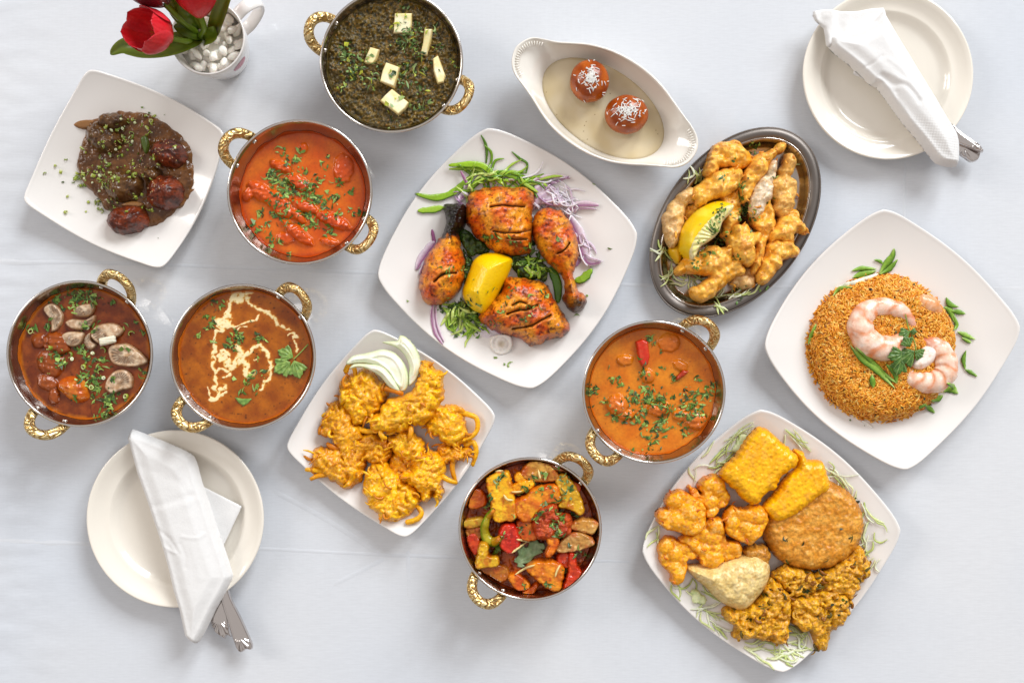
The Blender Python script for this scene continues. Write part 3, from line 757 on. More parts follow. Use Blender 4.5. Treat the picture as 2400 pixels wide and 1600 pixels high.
def T(o, l, c, g=None): return tag(o, l, c, g)

def shred(name, V, pts_list, label, bv, cols=('dde2b0', 'cdd694', 'e6e9cc', 'bccb7a'), w=2.3, cat='cabbage', spread=1):
    g = G(); rs = newrs()
    for pts in pts_list:
        P = catmull(np.array(V(*pts)), 4, closed=False)
        z = []; off = 0
        for x, y in P:
            l, n = drop(bv, x, y); off += l is None; z.append(l[2] if l is not None else 20)
        if off > len(P)*.12: continue
        z = np.array(z)+1.4+rs.rand()*2+rs.rand()*2.5*np.abs(np.sin(np.linspace(0, 3+rs.rand()*3, len(P))))
        pp = np.array([W(x, y, zz) for (x, y), zz in zip(P, z)]); ww = w*rs.uniform(.6, 1.3)
        g.tube(pp, [ww*.5, ww, ww*1.1, ww*.35], .9, n=6, C=hexc(cols[rs.randint(len(cols))])*rs.uniform(.9, 1.05))
    o = g.build(name, 'moist'); tag(o, label, cat, kind='stuff'); return o
def scat(V, c, sx, sy, n, L, rs, ang=None):
    out = []
    for _ in range(n):
        x = c[0]+rs.normal()*sx; y = c[1]+rs.normal()*sy; a = rs.rand()*6.28 if ang is None else ang+rs.normal()*.4; pts = [(x, y)]
        for j in range(3): a += rs.normal()*.5; x += L/3*math.cos(a); y += L/3*math.sin(a); pts.append((x, y))
        out.append(pts)
    return out
# ================================================================== roast chicken plate
def croast(char=None, cuts=()):
    def f(i):
        n = fbm(i['X'], i['Y'], 34, 3, i['sd']); m = fbm(i['X'], i['Y'], 10, 3, i['sd']+5); s = fbm(i['X'], i['Y'], 4.5, 2, i['sd']+15)
        c = mix(hexc('d05804'), hexc('ec981e'), sst(-.3, .35, n)); c = mix(c, hexc('c23206'), sst(.08, .4, m-n*.4)*.7)
        c = mix(c, hexc('6a2208'), sst(.16, .40, m)*.75); c = mix(c, hexc('220c05'), sst(.30, .48, s+m*.45)*.9)
        c = mix(c, hexc('4a1808'), sst(.16, .34, fbm(i['X'], i['Y'], 26, 3, i['sd']+31))*.6)
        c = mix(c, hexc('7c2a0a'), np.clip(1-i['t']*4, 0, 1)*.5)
        for (P, w) in cuts:
            d = dist_path(i['PX'], i['PY'], P); c = mix(c, hexc('d08a3a'), sst(w*2.2, w, d)*.5); c = mix(c, hexc('4a1c08'), sst(w*.8, w*.2, d)*.85)
        if char is not None: k = char(i); c = mix(c, hexc('180b07'), np.clip(k, 0, 1))
        return c
    return f
def droast(cuts=(), rough=None):
    def f(i):
        z = 11*fbm(i['X'], i['Y'], 46, 3, i['sd'])+3.4*fbm(i['X'], i['Y'], 11, 3, i['sd']+4)+1.0*rdg(i['X'], i['Y'], 16, i['sd'])
        for (P, w) in cuts:
            d = dist_path(i['PX'], i['PY'], P); w2 = w*(.8+.7*gn(i['X']/14, i['Y']/14, 3)); z = z-17*np.exp(-(d/np.maximum(w2*.8, .8))**2)+1.5*np.exp(-((d-2.6*w)/(1.8*w))**2)
        if rough is not None: z = z+rough(i)*9*fbm(i['X'], i['Y'], 6, 2, 3)
        return z
    return f
def path(V, *p, n=4): return catmull(np.array(V(*p)), n, closed=False)
ex = bvh([plF])
# salad underneath first
salad = []
def st(name, pts, w, th, mat, c, label, cat, group=None, **k):
    w, th = (w*.88, th*.62) if 'pepper' in name else (w*.85, th*.7)
    o = strip(name, ex, VF(*pts), w, th, mat, hexc(c), label, cat, group, noise=1.8, boxy=.55, lines='onion' in name, **k); salad.append(o); return o
gp = 'green pepper strips on the chicken plate'
st('green_pepper_strip', [(430, 243), (540, 238), (620, 245), (690, 300), (745, 358)], 8.5, 4, 'moist', '8fb51e', 'long lime green pepper strip highest on the plate, above the chicken thigh', 'pepper strip', gp, edgecol=hexc('4f7f0c'), lift=9)
st('green_pepper_strip', [(235, 410), (340, 432), (430, 412), (510, 355), (605, 262)], 9, 4, 'moist', '86ad22', 'curved green pepper strip reaching toward the left plate edge', 'pepper strip', gp, edgecol=hexc('4a7a0c'))
st('green_pepper_strip', [(250, 508), (330, 502), (395, 488)], 9, 4, 'moist', '9bbd35', 'short pale green pepper strip beside the charred drumstick tip', 'pepper strip', gp, edgecol=hexc('4a7a0c'))
st('green_pepper_strip', [(700, 285), (790, 290), (870, 335), (955, 400)], 8, 4, 'moist', '5f9414', 'dark green pepper strip curving down behind the top thigh', 'pepper strip', gp, lift=3, edgecol=hexc('3d6a08'))
st('green_pepper_strip', [(550, 385), (600, 335), (660, 305), (700, 330)], 9, 4, 'moist', '74a01c', 'green pepper strip tucked above the left corner of the top thigh', 'pepper strip', gp, lift=3, edgecol=hexc('3d6a08'))
st('green_pepper_strip', [(440, 1050), (440, 1130), (460, 1215)], 9, 4, 'moist', '93b838', 'green pepper strip hanging below the lemon wedge', 'pepper strip', gp)
st('green_pepper_strip', [(505, 1050), (560, 1090), (600, 1150)], 10, 4, 'moist', '4f7a16', 'dark green pepper strip beneath the lower tip of the lemon wedge', 'pepper strip', gp)
st('green_pepper_strip', [(1165, 915), (1210, 905), (1262, 850)], 11, 7, 'moist', '8ab32a', 'short green pepper strip right of the right drumstick bone', 'pepper strip', gp, edgecol=hexc('3f6f0a'))
st('green_pepper_strip', [(1020, 840), (1060, 930), (1065, 1040)], 12, 6, 'moist', '4f7d16', 'green pepper strip between right drumstick and lower thigh', 'pepper strip', gp, edgecol=hexc('3f6f0a'))
st('green_pepper_strip', [(500, 620), (560, 700), (660, 740)], 18, 6, 'moist', '3c5f12', 'dark green pepper strip under the top thigh, above the lemon', 'pepper strip', gp)
st('green_pepper_strip', [(800, 800), (880, 860), (960, 880)], 20, 8, 'moist', '33520f', 'dark green pepper strip in the middle gap of the chicken plate', 'pepper strip', gp)
og = 'red onion strips on the chicken plate'
kw = dict(edgecol=hexc('8d4a7a'))
st('red_onion_strip', [(880, 355), (960, 320), (1050, 305), (1135, 318)], 6, 3, 'moist', 'dccbd2', 'long thin red onion strip highest at right of the plate', 'onion strip', og, lift=5, **kw)
st('red_onion_strip', [(905, 505), (960, 455), (1000, 375)], 9, 3, 'moist', 'e0d2d6', 'curved red onion strip beside the right edge of the top thigh', 'onion strip', og, lift=6, **kw)
st('red_onion_strip', [(1110, 520), (1160, 480), (1220, 468), (1300, 475)], 9, 3, 'moist', 'd8c3cf', 'red onion strip pointing to the right plate corner', 'onion strip', og, lift=5, **kw)
st('red_onion_strip', [(1120, 520), (1180, 620), (1210, 720), (1245, 800), (1310, 805)], 14, 4, 'moist', 'd9cbd3', 'broad pale red onion strip right of the right drumstick', 'onion strip', og, lift=2, **kw)
st('red_onion_strip', [(1170, 830), (1185, 780), (1170, 720)], 9, 3, 'moist', 'c9a9c0', 'short purple onion strip tucked against the right drumstick', 'onion strip', og, **kw)
st('red_onion_strip', [(330, 618), (338, 660), (346, 705)], 5, 3, 'moist', '9b5a86', 'small purple onion sliver left of the left drumstick top', 'onion strip', og, **kw)
st('red_onion_strip', [(238, 850), (265, 790), (320, 715), (345, 690)], 11, 3, 'moist', 'd2c0cc', 'red onion strip leaning out behind the left drumstick', 'onion strip', og, **kw)
st('red_onion_strip', [(335, 1050), (332, 1130), (350, 1220), (392, 1285)], 6, 3, 'moist', 'cdb2c4', 'long purple edged onion strip below the left drumstick', 'onion strip', og, **kw)
st('red_onion_strip', [(355, 1060), (352, 1130), (368, 1200), (400, 1270)], 4, 3, 'moist', 'ddcbd6', 'thin onion strip lying beside the long one below the left drumstick', 'onion strip', og, **kw)
st('red_onion_strip', [(497, 275), (525, 330), (560, 392)], 4, 3, 'moist', 'b489a6', 'thin purple onion sliver crossing the green pepper strips', 'onion strip', og, lift=12, **kw)
st('red_onion_strip', [(480, 450), (520, 400), (535, 350)], 9, 3, 'moist', 'd9c8d2', 'pale onion strip beside the charred drumstick tip', 'onion strip', og, lift=4, **kw)
for pts, w, c, lb in (([(885, 372), (940, 345), (1010, 335), (1060, 350)], 4, 'e2d6dc', 'thin onion strip just below the highest one at right'), ([(1120, 535), (1170, 500), (1230, 492), (1290, 498)], 4, 'e6dae0', 'thin onion strip under the one pointing to the right corner'), ([(1100, 540), (1150, 610), (1190, 700), (1215, 790)], 4, 'e0d2dc', 'thin onion strip along the inner side of the broad pale one'),
                      ([(985, 520), (1010, 470), (1060, 440), (1100, 470)], 5, 'dccbd6', 'curled onion strip above the right drumstick'), ([(750, 335), (800, 325), (850, 345)], 4, 'c9d6a0', 'pale strip between the green pepper arcs at the top'), ([(600, 300), (640, 290), (690, 320)], 4, 'd8e0b0', 'pale green strip crossing the upper pepper strips'),
                      ([(610, 1190), (650, 1180), (700, 1200), (740, 1235)], 5, 'e4dade', 'white onion strip below the lower thigh'), ([(255, 880), (280, 820), (325, 760)], 4, 'dccbd8', 'thin onion strip left of the left drumstick')):
    st('red_onion_strip', pts, w, 3, 'moist', c, lb, 'onion strip', og, lift=4, **kw)
for pts, w, c, lb in (([(430, 265), (520, 262), (600, 268), (660, 315)], 5, 'a4c434', 'thin inner green pepper strip under the highest one'), ([(540, 400), (580, 350), (640, 318), (700, 350)], 6, '86ae24', 'green pepper strip arching beside the top thigh corner'), ([(720, 300), (800, 310), (860, 345), (915, 375)], 5, '7ca51e', 'thin green pepper strip inside the dark right hand arc'), ([(395, 1070), (425, 1110), (430, 1180)], 5, '9cbf46', 'thin green pepper strip left of the hanging one'), ([(480, 1050), (470, 1110), (455, 1180)], 5, '7fa52c', 'thin green pepper strip right of the hanging one')):
    st('green_pepper_strip', pts, w, 4, 'moist', c, lb, 'pepper strip', gp, lift=4, edgecol=hexc('4f7f0c'))
o = hf('red_onion_piece', VF((930, 355), (1000, 345), (1050, 370), (1090, 430), (1140, 478), (1050, 480), (960, 470), (920, 500), (925, 420)), 20, 10, 'moist', edge=6, det=lambda i: 2.2*np.sin((i['PX']*.6+i['PY']*.8)/3.2), col=lambda i: mix(hexc('cdbcc8'), hexc('a482a0'), sst(.55, .95, np.sin((i['PX']*.6+i['PY']*.8)/3.2))*.6), bottom=.6)
T(o, 'fanned stack of red onion layers right of the top thigh', 'onion'); salad.append(o)
o = hf('onion_ring_slice', VF((665, 1290), (680, 1240), (735, 1225), (790, 1235), (805, 1290), (785, 1330), (735, 1352), (690, 1335)), 17, 14, 'moist', edge=4, det=lambda i: -1.8*sst(.0, 1, np.cos(np.hypot(i['X']-i['X'].mean(), i['Y']-i['Y'].mean())/2.6)), col=lambda i: mix(hexc('e9e3dc'), hexc('c9bba6'), sst(12, 3, np.hypot(i['X']-i['X'].mean(), i['Y']-i['Y'].mean()))))
T(o, 'round white onion end slice below the lower thigh', 'onion'); salad.append(o)
o = hf('onion_chunk', VF((510, 1160), (590, 1158), (600, 1215), (520, 1222)), 10, 9, 'moist', edge=4, smooth=0, col=hexc('e2dde0')); T(o, 'small square white onion chunk under the lemon wedge', 'onion'); salad.append(o)
o = hf('onion_chunk', VF((610, 1180), (690, 1190), (745, 1225), (680, 1245), (640, 1285), (610, 1240)), 10, 9, 'moist', edge=5, col=hexc('ddd3da')); T(o, 'pale onion chunk between lower thigh and round onion slice', 'onion'); salad.append(o)
for pts, lb in (((790, 780, 870, 770, 960, 790, 980, 860, 930, 900, 840, 880), 'dark green lettuce leaf in the middle of the chicken plate'), ((500, 640, 560, 650, 640, 720, 620, 750, 560, 770, 520, 720), 'dark green lettuce leaf between thigh, drumstick and lemon'), ((425, 1060, 480, 1040, 560, 1075, 600, 1130, 560, 1150, 500, 1120, 470, 1150, 430, 1110), 'ragged green leaf under the lower tip of the lemon wedge'), ((520, 780, 560, 790, 560, 860, 540, 960, 510, 900), 'dark leaf strip between the left drumstick and the lemon'), ((930, 800, 990, 820, 1000, 900, 960, 920, 930, 880), 'dark leaf tucked against the right drumstick')):
    o = hf('lettuce_leaf', VF(*[(pts[k], pts[k+1]) for k in range(0, len(pts), 2)]), 22, 7, 'leafy', edge=5, ragged=5, ripple=2, det=dlump(14, 5), col=lambda i: mix(hexc('23380c'), hexc('48681e'), sst(-.3, .4, fbm(i['X'], i['Y'], 15, 3, 3)))); T(o, lb, 'lettuce'); salad.append(o)
cutA = [(path(VF, (672, 492), (740, 482), (800, 486), (868, 484)), 3.2), (path(VF, (690, 630), (760, 640), (840, 638), (905, 618)), 2.8), (path(VF, (765, 672), (820, 678), (880, 674)), 2.6)]
ck = []
def chick(name, pts, z0, h, cuts, char, label, **k):
    o = hf(name, VF(*pts), z0, h, 'roast', det=droast(cuts, char), col=croast(char, cuts), ragged=3, ripple=5, power=2.1, bottom=.25, res=1.9, **k); T(o, label, 'roast chicken'); ck.append(o); return o
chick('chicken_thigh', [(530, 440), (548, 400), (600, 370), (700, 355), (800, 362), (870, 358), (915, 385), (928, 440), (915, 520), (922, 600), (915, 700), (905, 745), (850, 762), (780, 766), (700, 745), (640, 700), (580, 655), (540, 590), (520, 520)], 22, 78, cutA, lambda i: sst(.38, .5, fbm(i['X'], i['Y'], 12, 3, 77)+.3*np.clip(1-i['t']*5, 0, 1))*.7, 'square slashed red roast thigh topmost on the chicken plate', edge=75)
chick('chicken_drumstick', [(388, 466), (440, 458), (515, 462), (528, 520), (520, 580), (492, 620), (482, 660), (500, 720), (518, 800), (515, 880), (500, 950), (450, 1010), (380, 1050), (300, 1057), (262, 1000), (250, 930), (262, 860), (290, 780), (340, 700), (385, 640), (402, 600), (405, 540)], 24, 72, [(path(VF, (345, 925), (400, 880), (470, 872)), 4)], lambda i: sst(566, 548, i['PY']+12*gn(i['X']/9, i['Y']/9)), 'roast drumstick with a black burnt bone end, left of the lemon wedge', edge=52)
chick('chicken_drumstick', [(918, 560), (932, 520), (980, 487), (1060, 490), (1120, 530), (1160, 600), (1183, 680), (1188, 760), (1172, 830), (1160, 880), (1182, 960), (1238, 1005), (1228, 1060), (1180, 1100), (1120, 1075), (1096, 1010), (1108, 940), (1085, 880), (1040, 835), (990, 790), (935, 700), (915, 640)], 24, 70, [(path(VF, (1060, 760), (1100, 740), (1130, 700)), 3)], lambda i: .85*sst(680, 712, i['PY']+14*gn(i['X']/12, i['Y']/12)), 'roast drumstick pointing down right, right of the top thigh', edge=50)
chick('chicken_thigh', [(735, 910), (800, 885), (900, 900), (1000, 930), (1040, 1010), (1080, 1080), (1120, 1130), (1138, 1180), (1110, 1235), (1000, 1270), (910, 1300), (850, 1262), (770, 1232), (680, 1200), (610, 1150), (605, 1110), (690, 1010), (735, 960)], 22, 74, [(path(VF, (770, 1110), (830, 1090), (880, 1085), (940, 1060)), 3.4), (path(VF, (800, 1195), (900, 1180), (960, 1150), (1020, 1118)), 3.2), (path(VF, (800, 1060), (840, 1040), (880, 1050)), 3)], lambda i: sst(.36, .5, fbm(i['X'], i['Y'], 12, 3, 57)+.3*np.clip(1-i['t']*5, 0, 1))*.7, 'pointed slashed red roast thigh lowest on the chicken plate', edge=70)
lem = hf('lemon_wedge', VF((545, 850), (570, 790), (620, 755), (690, 745), (750, 758), (799, 785), (790, 840), (750, 930), (700, 1020), (660, 1080), (625, 1106), (560, 1080), (512, 1020), (503, 970), (520, 920)), 36, 72, 'rind', edge=62, res=1.6, power=2.0, det=lambda i: .5*fbm(i['X'], i['Y'], 30, 2)-.7*sst(.35, .1, worley(i['X'], i['Y'], 7)[0]), col=lambda i: mix(hexc('f6c800'), hexc('fad92a'), sst(.2, .6, fbm(i['X'], i['Y'], 40, 3, 5))))
T(lem, 'smooth yellow lemon wedge lying rind up between the four chicken pieces', 'lemon wedge')
rs = newrs(); bS = bvh([plF]+salad)
shred('shredded_salad', VF, scat(VF, (950, 400), 60, 50, 14, 170, rs, .7)+scat(VF, (1060, 400), 60, 50, 16, 160, rs, .9)+scat(VF, (1190, 700), 40, 60, 10, 120, rs, 1.2)+scat(VF, (500, 420), 25, 40, 8, 110, rs, 1.3), 'thin shredded onion heaped behind the chicken pieces', bS, cols=('e6dbe2', 'd2bccd', 'b58fb0', 'efe8ec'), w=2.6, cat='onion')
shred('shredded_salad', VF, scat(VF, (640, 320), 70, 30, 18, 170, rs, .1)+scat(VF, (560, 360), 50, 25, 12, 150, rs, -.5)+scat(VF, (830, 330), 40, 20, 10, 140, rs, .5)+scat(VF, (490, 1100), 40, 40, 20, 110, rs, 1.4)+scat(VF, (590, 1160), 30, 30, 12, 90, rs, .9)+scat(VF, (880, 830), 50, 30, 16, 90, rs, .5), 'shredded green pepper and leaf heaped around the chicken pieces', bS, cols=('8fb52c', 'a8c84a', '6d961c', 'c4d672', '4f7a18'), w=3.2, cat='salad')
bF = bvh([plF, lem]+ck+salad)
herbs('chopped_coriander', bF, [(*VF(p)[0], s, s, n) for p, s, n in [((650, 660), 9, 18), ((710, 665), 7, 12), ((800, 685), 8, 12), ((900, 700), 6, 12), ((430, 885), 13, 26), ((990, 975), 9, 14), ((800, 1000), 14, 10), ((850, 1050), 10, 10), ((1070, 670), 6, 8), ((540, 780), 9, 14), ((520, 850), 6, 10), ((730, 1095), 8, 8), ((700, 1150), 14, 12), ((940, 1070), 8, 6), ((880, 1150), 8, 6), ((470, 1090), 18, 40), ((560, 1060), 14, 26), ((600, 1200), 9, 18), ((500, 1220), 10, 10), ((400, 1080), 12, 14), ((900, 790), 24, 50), ((960, 830), 14, 30), ((440, 1190), 12, 8), ((520, 1130), 18, 30), ((470, 1140), 8, 16), ((590, 1180), 6, 12), ((1170, 1115), 3, 2), ((1355, 738), 2, 1), ((1272, 350), 2, 1), ((188, 1040), 2, 1), ((705, 1362), 3, 2), ((745, 1415), 7, 4), ((560, 900), 10, 3), ((680, 985), 6, 3), ((610, 1055), 4, 3), ((1235, 1000), 3, 2)]], 'chopped coriander flecks scattered over the roast chicken and its salad')

# ================================================================== mixed fritter plate
ex = bvh([plO]); fr = []
rs = newrs()
sh = scat(VO, (470, 260), 50, 55, 16, 190, rs, -.9)+scat(VO, (400, 380), 40, 30, 9, 120, rs, -.6)+scat(VO, (310, 440), 14, 20, 3, 90, rs, -.9)
sh += scat(VO, (870, 170), 40, 20, 8, 150, rs, .9)+scat(VO, (1080, 380), 40, 30, 10, 130, rs, .6)+scat(VO, (1240, 560), 15, 40, 6, 140, rs, 1.4)+scat(VO, (1300, 720), 20, 50, 10, 120, rs, 1.3)+scat(VO, (1330, 860), 14, 20, 4, 90, rs, 2.2)
sh += scat(VO, (125, 720), 8, 50, 6, 110, rs, 1.4)+scat(VO, (200, 1010), 14, 30, 5, 110, rs, 1.1)+scat(VO, (330, 1060), 30, 40, 10, 130, rs, .9)+scat(VO, (330, 1160), 50, 12, 7, 150, rs, .25)+scat(VO, (450, 1240), 20, 30, 6, 110, rs, 1.2)
sh += scat(VO, (640, 1360), 60, 25, 12, 130, rs, .5)+scat(VO, (760, 1400), 50, 25, 12, 130, rs, .3)+scat(VO, (880, 1330), 40, 40, 16, 120, rs, .5)+scat(VO, (870, 1270), 30, 20, 8, 90, rs, 1.0)
shredded = shred('shredded_cabbage', VO, sh, 'pale green shredded cabbage spread under the assorted fritters', ex)
for pts, lb in (([(540, 290), (560, 210), (590, 150), (612, 118), (642, 150), (635, 200), (600, 260), (580, 285)], 'pale green curled cabbage leaf above the yellow cheese fritter'), ([(310, 1060), (340, 1050), (395, 1100), (380, 1130), (330, 1125)], 'small pale green cabbage piece below the bumpy dumpling'),):
    o = hf('cabbage_leaf', VO(*pts), 30, 8, 'moist', edge=5, ragged=4, ripple=3, det=lambda i: 5*fbm(i['X'], i['Y'], 22, 3, 4), col=lambda i: mix(hexc('dfe5b5'), hexc('b9cc86'), sst(-.2, .5, fbm(i['X'], i['Y'], 12, 3, 5)))); T(o, lb, 'cabbage'); fr.append(o)
pat = hf('vegetable_patty', VO(*[(990+288*math.cos(a), 688+258*math.sin(a)) for a in np.arange(26)/26*6.283]), 22, 44, 'fried', edge=30, res=1.9, ragged=2.5, det=lambda i: 3.0*fbm(i['X'], i['Y'], 26, 3, 2)+1.6*rdg(i['X'], i['Y'], 24, 5)+2.0*fbm(i['X'], i['Y'], 8, 2, 7), smooth=2,
         col=lambda i: mix(mix(mix(hexc('c98018'), hexc('dc9c3a'), sst(-.3, .35, fbm(i['X'], i['Y'], 20, 3, 3))), hexc('e8bc70'), sst(.15, .5, fbm(i['X'], i['Y'], 12, 3, 23))*.5), hexc('9a5208'), np.clip(1-i['t']*1.6, 0, 1)*.5))
T(pat, 'large round flat brown vegetable patty overlapping the cheese fritters', 'patty'); fr.append(pat)
ycol = cfried('f2a800', 'fabc08', 'd87c02', 60, specks=0, edge=.6, dark='8a4a08', hl=.15)
def dcheese(i): return 3.2*fbm(i['X']*.7+i['Y']*.7, i['X']*1.6-i['Y']*1.6, 26, 3, i['sd'])+2.2*fbm(i['X'], i['Y'], 7, 2, i['sd'])
o = hf('cheese_fritter', VO((705, 590), (770, 520), (830, 430), (900, 350), (880, 270), (935, 280), (965, 325), (1040, 333), (1070, 400), (1087, 482), (1000, 552), (900, 632), (800, 674), (740, 640)), 52, 34, 'batter', edge=22, det=dcheese, col=ycol, ragged=2, res=1.9); T(o, 'yellow battered cheese slab lying across the edge of the round patty', 'fritter', 'battered cheese slabs'); fr.append(o)
o = hf('cheese_fritter', VO((468, 402), (560, 300), (650, 170), (700, 143), (742, 160), (820, 230), (915, 312), (893, 372), (822, 420), (785, 490), (730, 515), (690, 572), (630, 572), (560, 502)), 62, 38, 'batter', edge=22, det=dcheese, col=ycol, ragged=2.5, res=1.9); T(o, 'yellow battered cheese slab nearest the top corner of the plate', 'fritter', 'battered cheese slabs'); fr.append(o)
ccol = cfried('ec9806', 'f8b41c', 'cc5c04', 24, specks=.10, edge=.6, dark='7a3408')
def caul(pts, z, h, lb, c=46):
    o = hf('cauliflower_fritter', VO(*pts), z, h, 'batter', edge=24, det=dcaul(c, 20), col=ccol, ragged=3, ripple=5, res=1.9, power=2.2, grow=3); T(o, lb, 'fritter', 'battered cauliflower florets'); crisps(o, 5, ('d87810', 'c05a10'), (1.5, 3.5), (6, 13)); fr.append(o)
caul([(250, 770), (330, 730), (390, 660), (460, 650), (490, 690), (510, 770), (580, 790), (588, 850), (540, 880), (460, 910), (445, 985), (425, 985), (410, 930), (370, 910), (350, 860), (280, 800)], 30, 46, 'ragged battered cauliflower floret in the centre of the floret cluster')
caul([(130, 790), (180, 753), (240, 780), (310, 800), (358, 840), (340, 870), (280, 890), (285, 930), (250, 1015), (195, 1005), (200, 960), (150, 920), (130, 850)], 26, 44, 'battered cauliflower floret with a pointed foot, lowest of the cluster')
caul([(355, 470), (390, 430), (450, 418), (490, 438), (500, 480), (523, 530), (515, 570), (470, 600), (430, 640), (395, 645), (375, 580), (330, 545), (298, 475), (325, 490), (370, 520)], 30, 52, 'round headed battered cauliflower floret nearest the cabbage leaf')
caul([(165, 560), (200, 515), (260, 503), (310, 530), (370, 560), (395, 640), (380, 700), (330, 742), (270, 735), (200, 715), (140, 690), (118, 640), (140, 605), (195, 602)], 40, 58, 'plump battered cauliflower floret at the left edge of the cluster', 52)
caul([(500, 640), (530, 590), (600, 600), (690, 583), (732, 630), (730, 680), (700, 740), (650, 792), (605, 790), (560, 770), (508, 730)], 44, 50, 'battered cauliflower floret touching the yellow cheese slab')
o = hf('potato_fritter', VO((590, 830), (640, 800), (740, 812), (748, 900), (700, 950), (620, 900)), 26, 36, 'fried', edge=16, det=dlump(20, 3), col=cfried('b5781c', 'c98a2c', '8a4a10'), ragged=3); T(o, 'flat brown fritter half hidden behind the bumpy dumpling', 'fritter'); fr.append(o)
o = hf('stuffed_dumpling', VO((290, 932), (350, 922), (440, 912), (560, 868), (680, 858), (740, 900), (752, 960), (730, 1030), (680, 1100), (610, 1162), (540, 1152), (470, 1110), (400, 1040), (340, 990)), 26, 62, 'batter', edge=40, grow=3, det=lambda i: 9*fbm(i['X'], i['Y'], 26, 3, 2)+1.4*fbm(i['X'], i['Y'], 6, 2, 5), col=cfried('dcbc74', 'ecd59c', 'c8963a', 30, specks=.03, edge=.35), res=1.9); T(o, 'pale bumpy triangular fried dumpling below the cauliflower florets', 'dumpling'); fr.append(o)
pk = cfried('dc980e', 'ecb41e', '9a5806', 15, specks=.4, dark='3a3008', edge=.6)
def pako(pts, z, h, lb):
    o = hf('spinach_fritter', VO(*pts), z, h, 'fried', edge=24, strands=(60, 3.5, 8, 14, .55), det=dlump(13, 4, 5, 1.4), col=pk, ragged=5, ripple=3, res=1.8, grow=4); T(o, lb, 'fritter', 'craggy spinach fritters'); crisps(o, 22, ('c8921a', '8a5208', '5a4a10'), (1.5, 4.2), (8, 20)); fr.append(o)
pako([(770, 960), (850, 925), (960, 945), (1010, 990), (1020, 1050), (960, 1092), (880, 1080), (800, 1020)], 26, 44, 'craggy spinach fritter with a dark leaf, directly under the round patty')
pako([(1005, 990), (1100, 935), (1200, 870), (1258, 818), (1312, 940), (1280, 1000), (1200, 1098), (1150, 1080), (1050, 1040)], 30, 46, 'craggy spinach fritter poking out right of the round patty')
pako([(862, 1100), (960, 1090), (1060, 1045), (1170, 1080), (1212, 1125), (1170, 1235), (1100, 1290), (1065, 1392), (1010, 1365), (1000, 1300), (920, 1270), (870, 1180)], 30, 54, 'craggy spinach fritter ending in a point at the bottom of the plate')
pako([(495, 1165), (620, 1150), (700, 1090), (760, 1000), (820, 1030), (862, 1120), (862, 1230), (840, 1335), (790, 1355), (700, 1320), (600, 1332), (548, 1312), (560, 1260), (510, 1220)], 30, 58, 'craggy spinach fritter just below the pale dumpling')
bO = bvh([plO]+fr)
herbs('herb_fleck', bO, [(*VO(p)[0], s, s, n) for p, s, n in [((835, 765), 3, 5), ((1195, 762), 3, 4), ((850, 890), 2, 3), ((1140, 710), 2, 2), ((955, 1050), 5, 12), ((720, 1075), 5, 8), ((740, 1125), 5, 6), ((925, 790), 2, 2), ((1060, 885), 2, 2), ((1220, 560), 3, 3), ((700, 1200), 14, 10), ((1150, 1130), 12, 10), ((1090, 1180), 12, 8), ((620, 1230), 12, 8)]], 'tiny dark green leaf flecks stuck in the patty and spinach fritters', greens=['2a3a12', '1e2a0c', '46551a'])
# ================================================================== onion fritter plate
ex = bvh([plL]); on = []
bh = cfried('f8ae00', 'ffcc18', 'd07804', 14, specks=.10, dark='7a3a06', edge=.55, sk=.5)
bh2 = cfried('ea9a04', 'f8b814', 'b46006', 12, specks=.20, dark='5e2c06', edge=.6, sk=.6)
def bhaji(pts, z, h, lb, c=bh, n=60, tend=()):
    o = hf('onion_fritter', VL(*pts), z, h, 'batter', edge=30, strands=(n+15, 3.8, 8, 16, .50), det=dlump(22, 4, 7, .8), col=c, ragged=6, ripple=2.6, res=1.8, grow=5); T(o, lb, 'onion fritter', 'stringy onion fritters'); on.append(o); crisps(o, 15, ('f8b814', 'e89c0a', 'cc7c0a'), (1.5, 3.9), (9, 26))
    for k, P in enumerate(tend):
        t = catmull(np.array(VL(*P)), 5, closed=False); zz = z+h*.35+6*np.sin(np.linspace(0, 3.1, len(t))); g = G()
        pp = np.array([W(x, y, q) for (x, y), q in zip(t, zz)])
        g.tube(pp, [6.5, 6.2, 5.6, 4.4], [5.2, 5, 4.6, 4], n=8, C=hexc(('f2ae08', 'e39806', 'd07a06')[k % 3])); V = np.concatenate(g.V); V += 1.1*np.c_[fbm(V[:, 0], V[:, 1], 8, 2, 1), fbm(V[:, 0], V[:, 1], 8, 2, 8), fbm(V[:, 0], V[:, 1], 8, 2, 18)]
        g2 = G(); g2.add(V, g.F, np.concatenate(g.C)); g2.build('fried_onion_strand', 'batter', o)
    return o
bhaji([(760, 990), (800, 900), (940, 960), (960, 1020), (860, 1080), (760, 1060)], 14, 34, 'dark brown onion fritter low in the middle gap of the heap', bh2)
bhaji([(250, 700), (300, 600), (400, 565), (450, 600), (480, 700), (540, 780), (520, 850), (430, 945), (390, 870), (330, 830), (250, 790)], 26, 50, 'onion fritter at the left edge of the heap, nearest the left plate corner', bh2, tend=[[(500, 740), (580, 770), (660, 760), (720, 740)]])
bhaji([(195, 960), (230, 900), (380, 900), (480, 860), (560, 800), (640, 800), (730, 850), (745, 930), (690, 1000), (570, 980), (540, 1090), (500, 1150), (420, 1180), (340, 1130), (220, 1065), (160, 1050), (200, 1030)], 24, 48, 'long dark edged onion fritter hanging over the lower left plate rim', bh2, 80, tend=[[(280, 1060), (210, 1050), (145, 1045)], [(300, 1080), (230, 1090), (180, 1115)], [(400, 900), (330, 880), (300, 860)]])
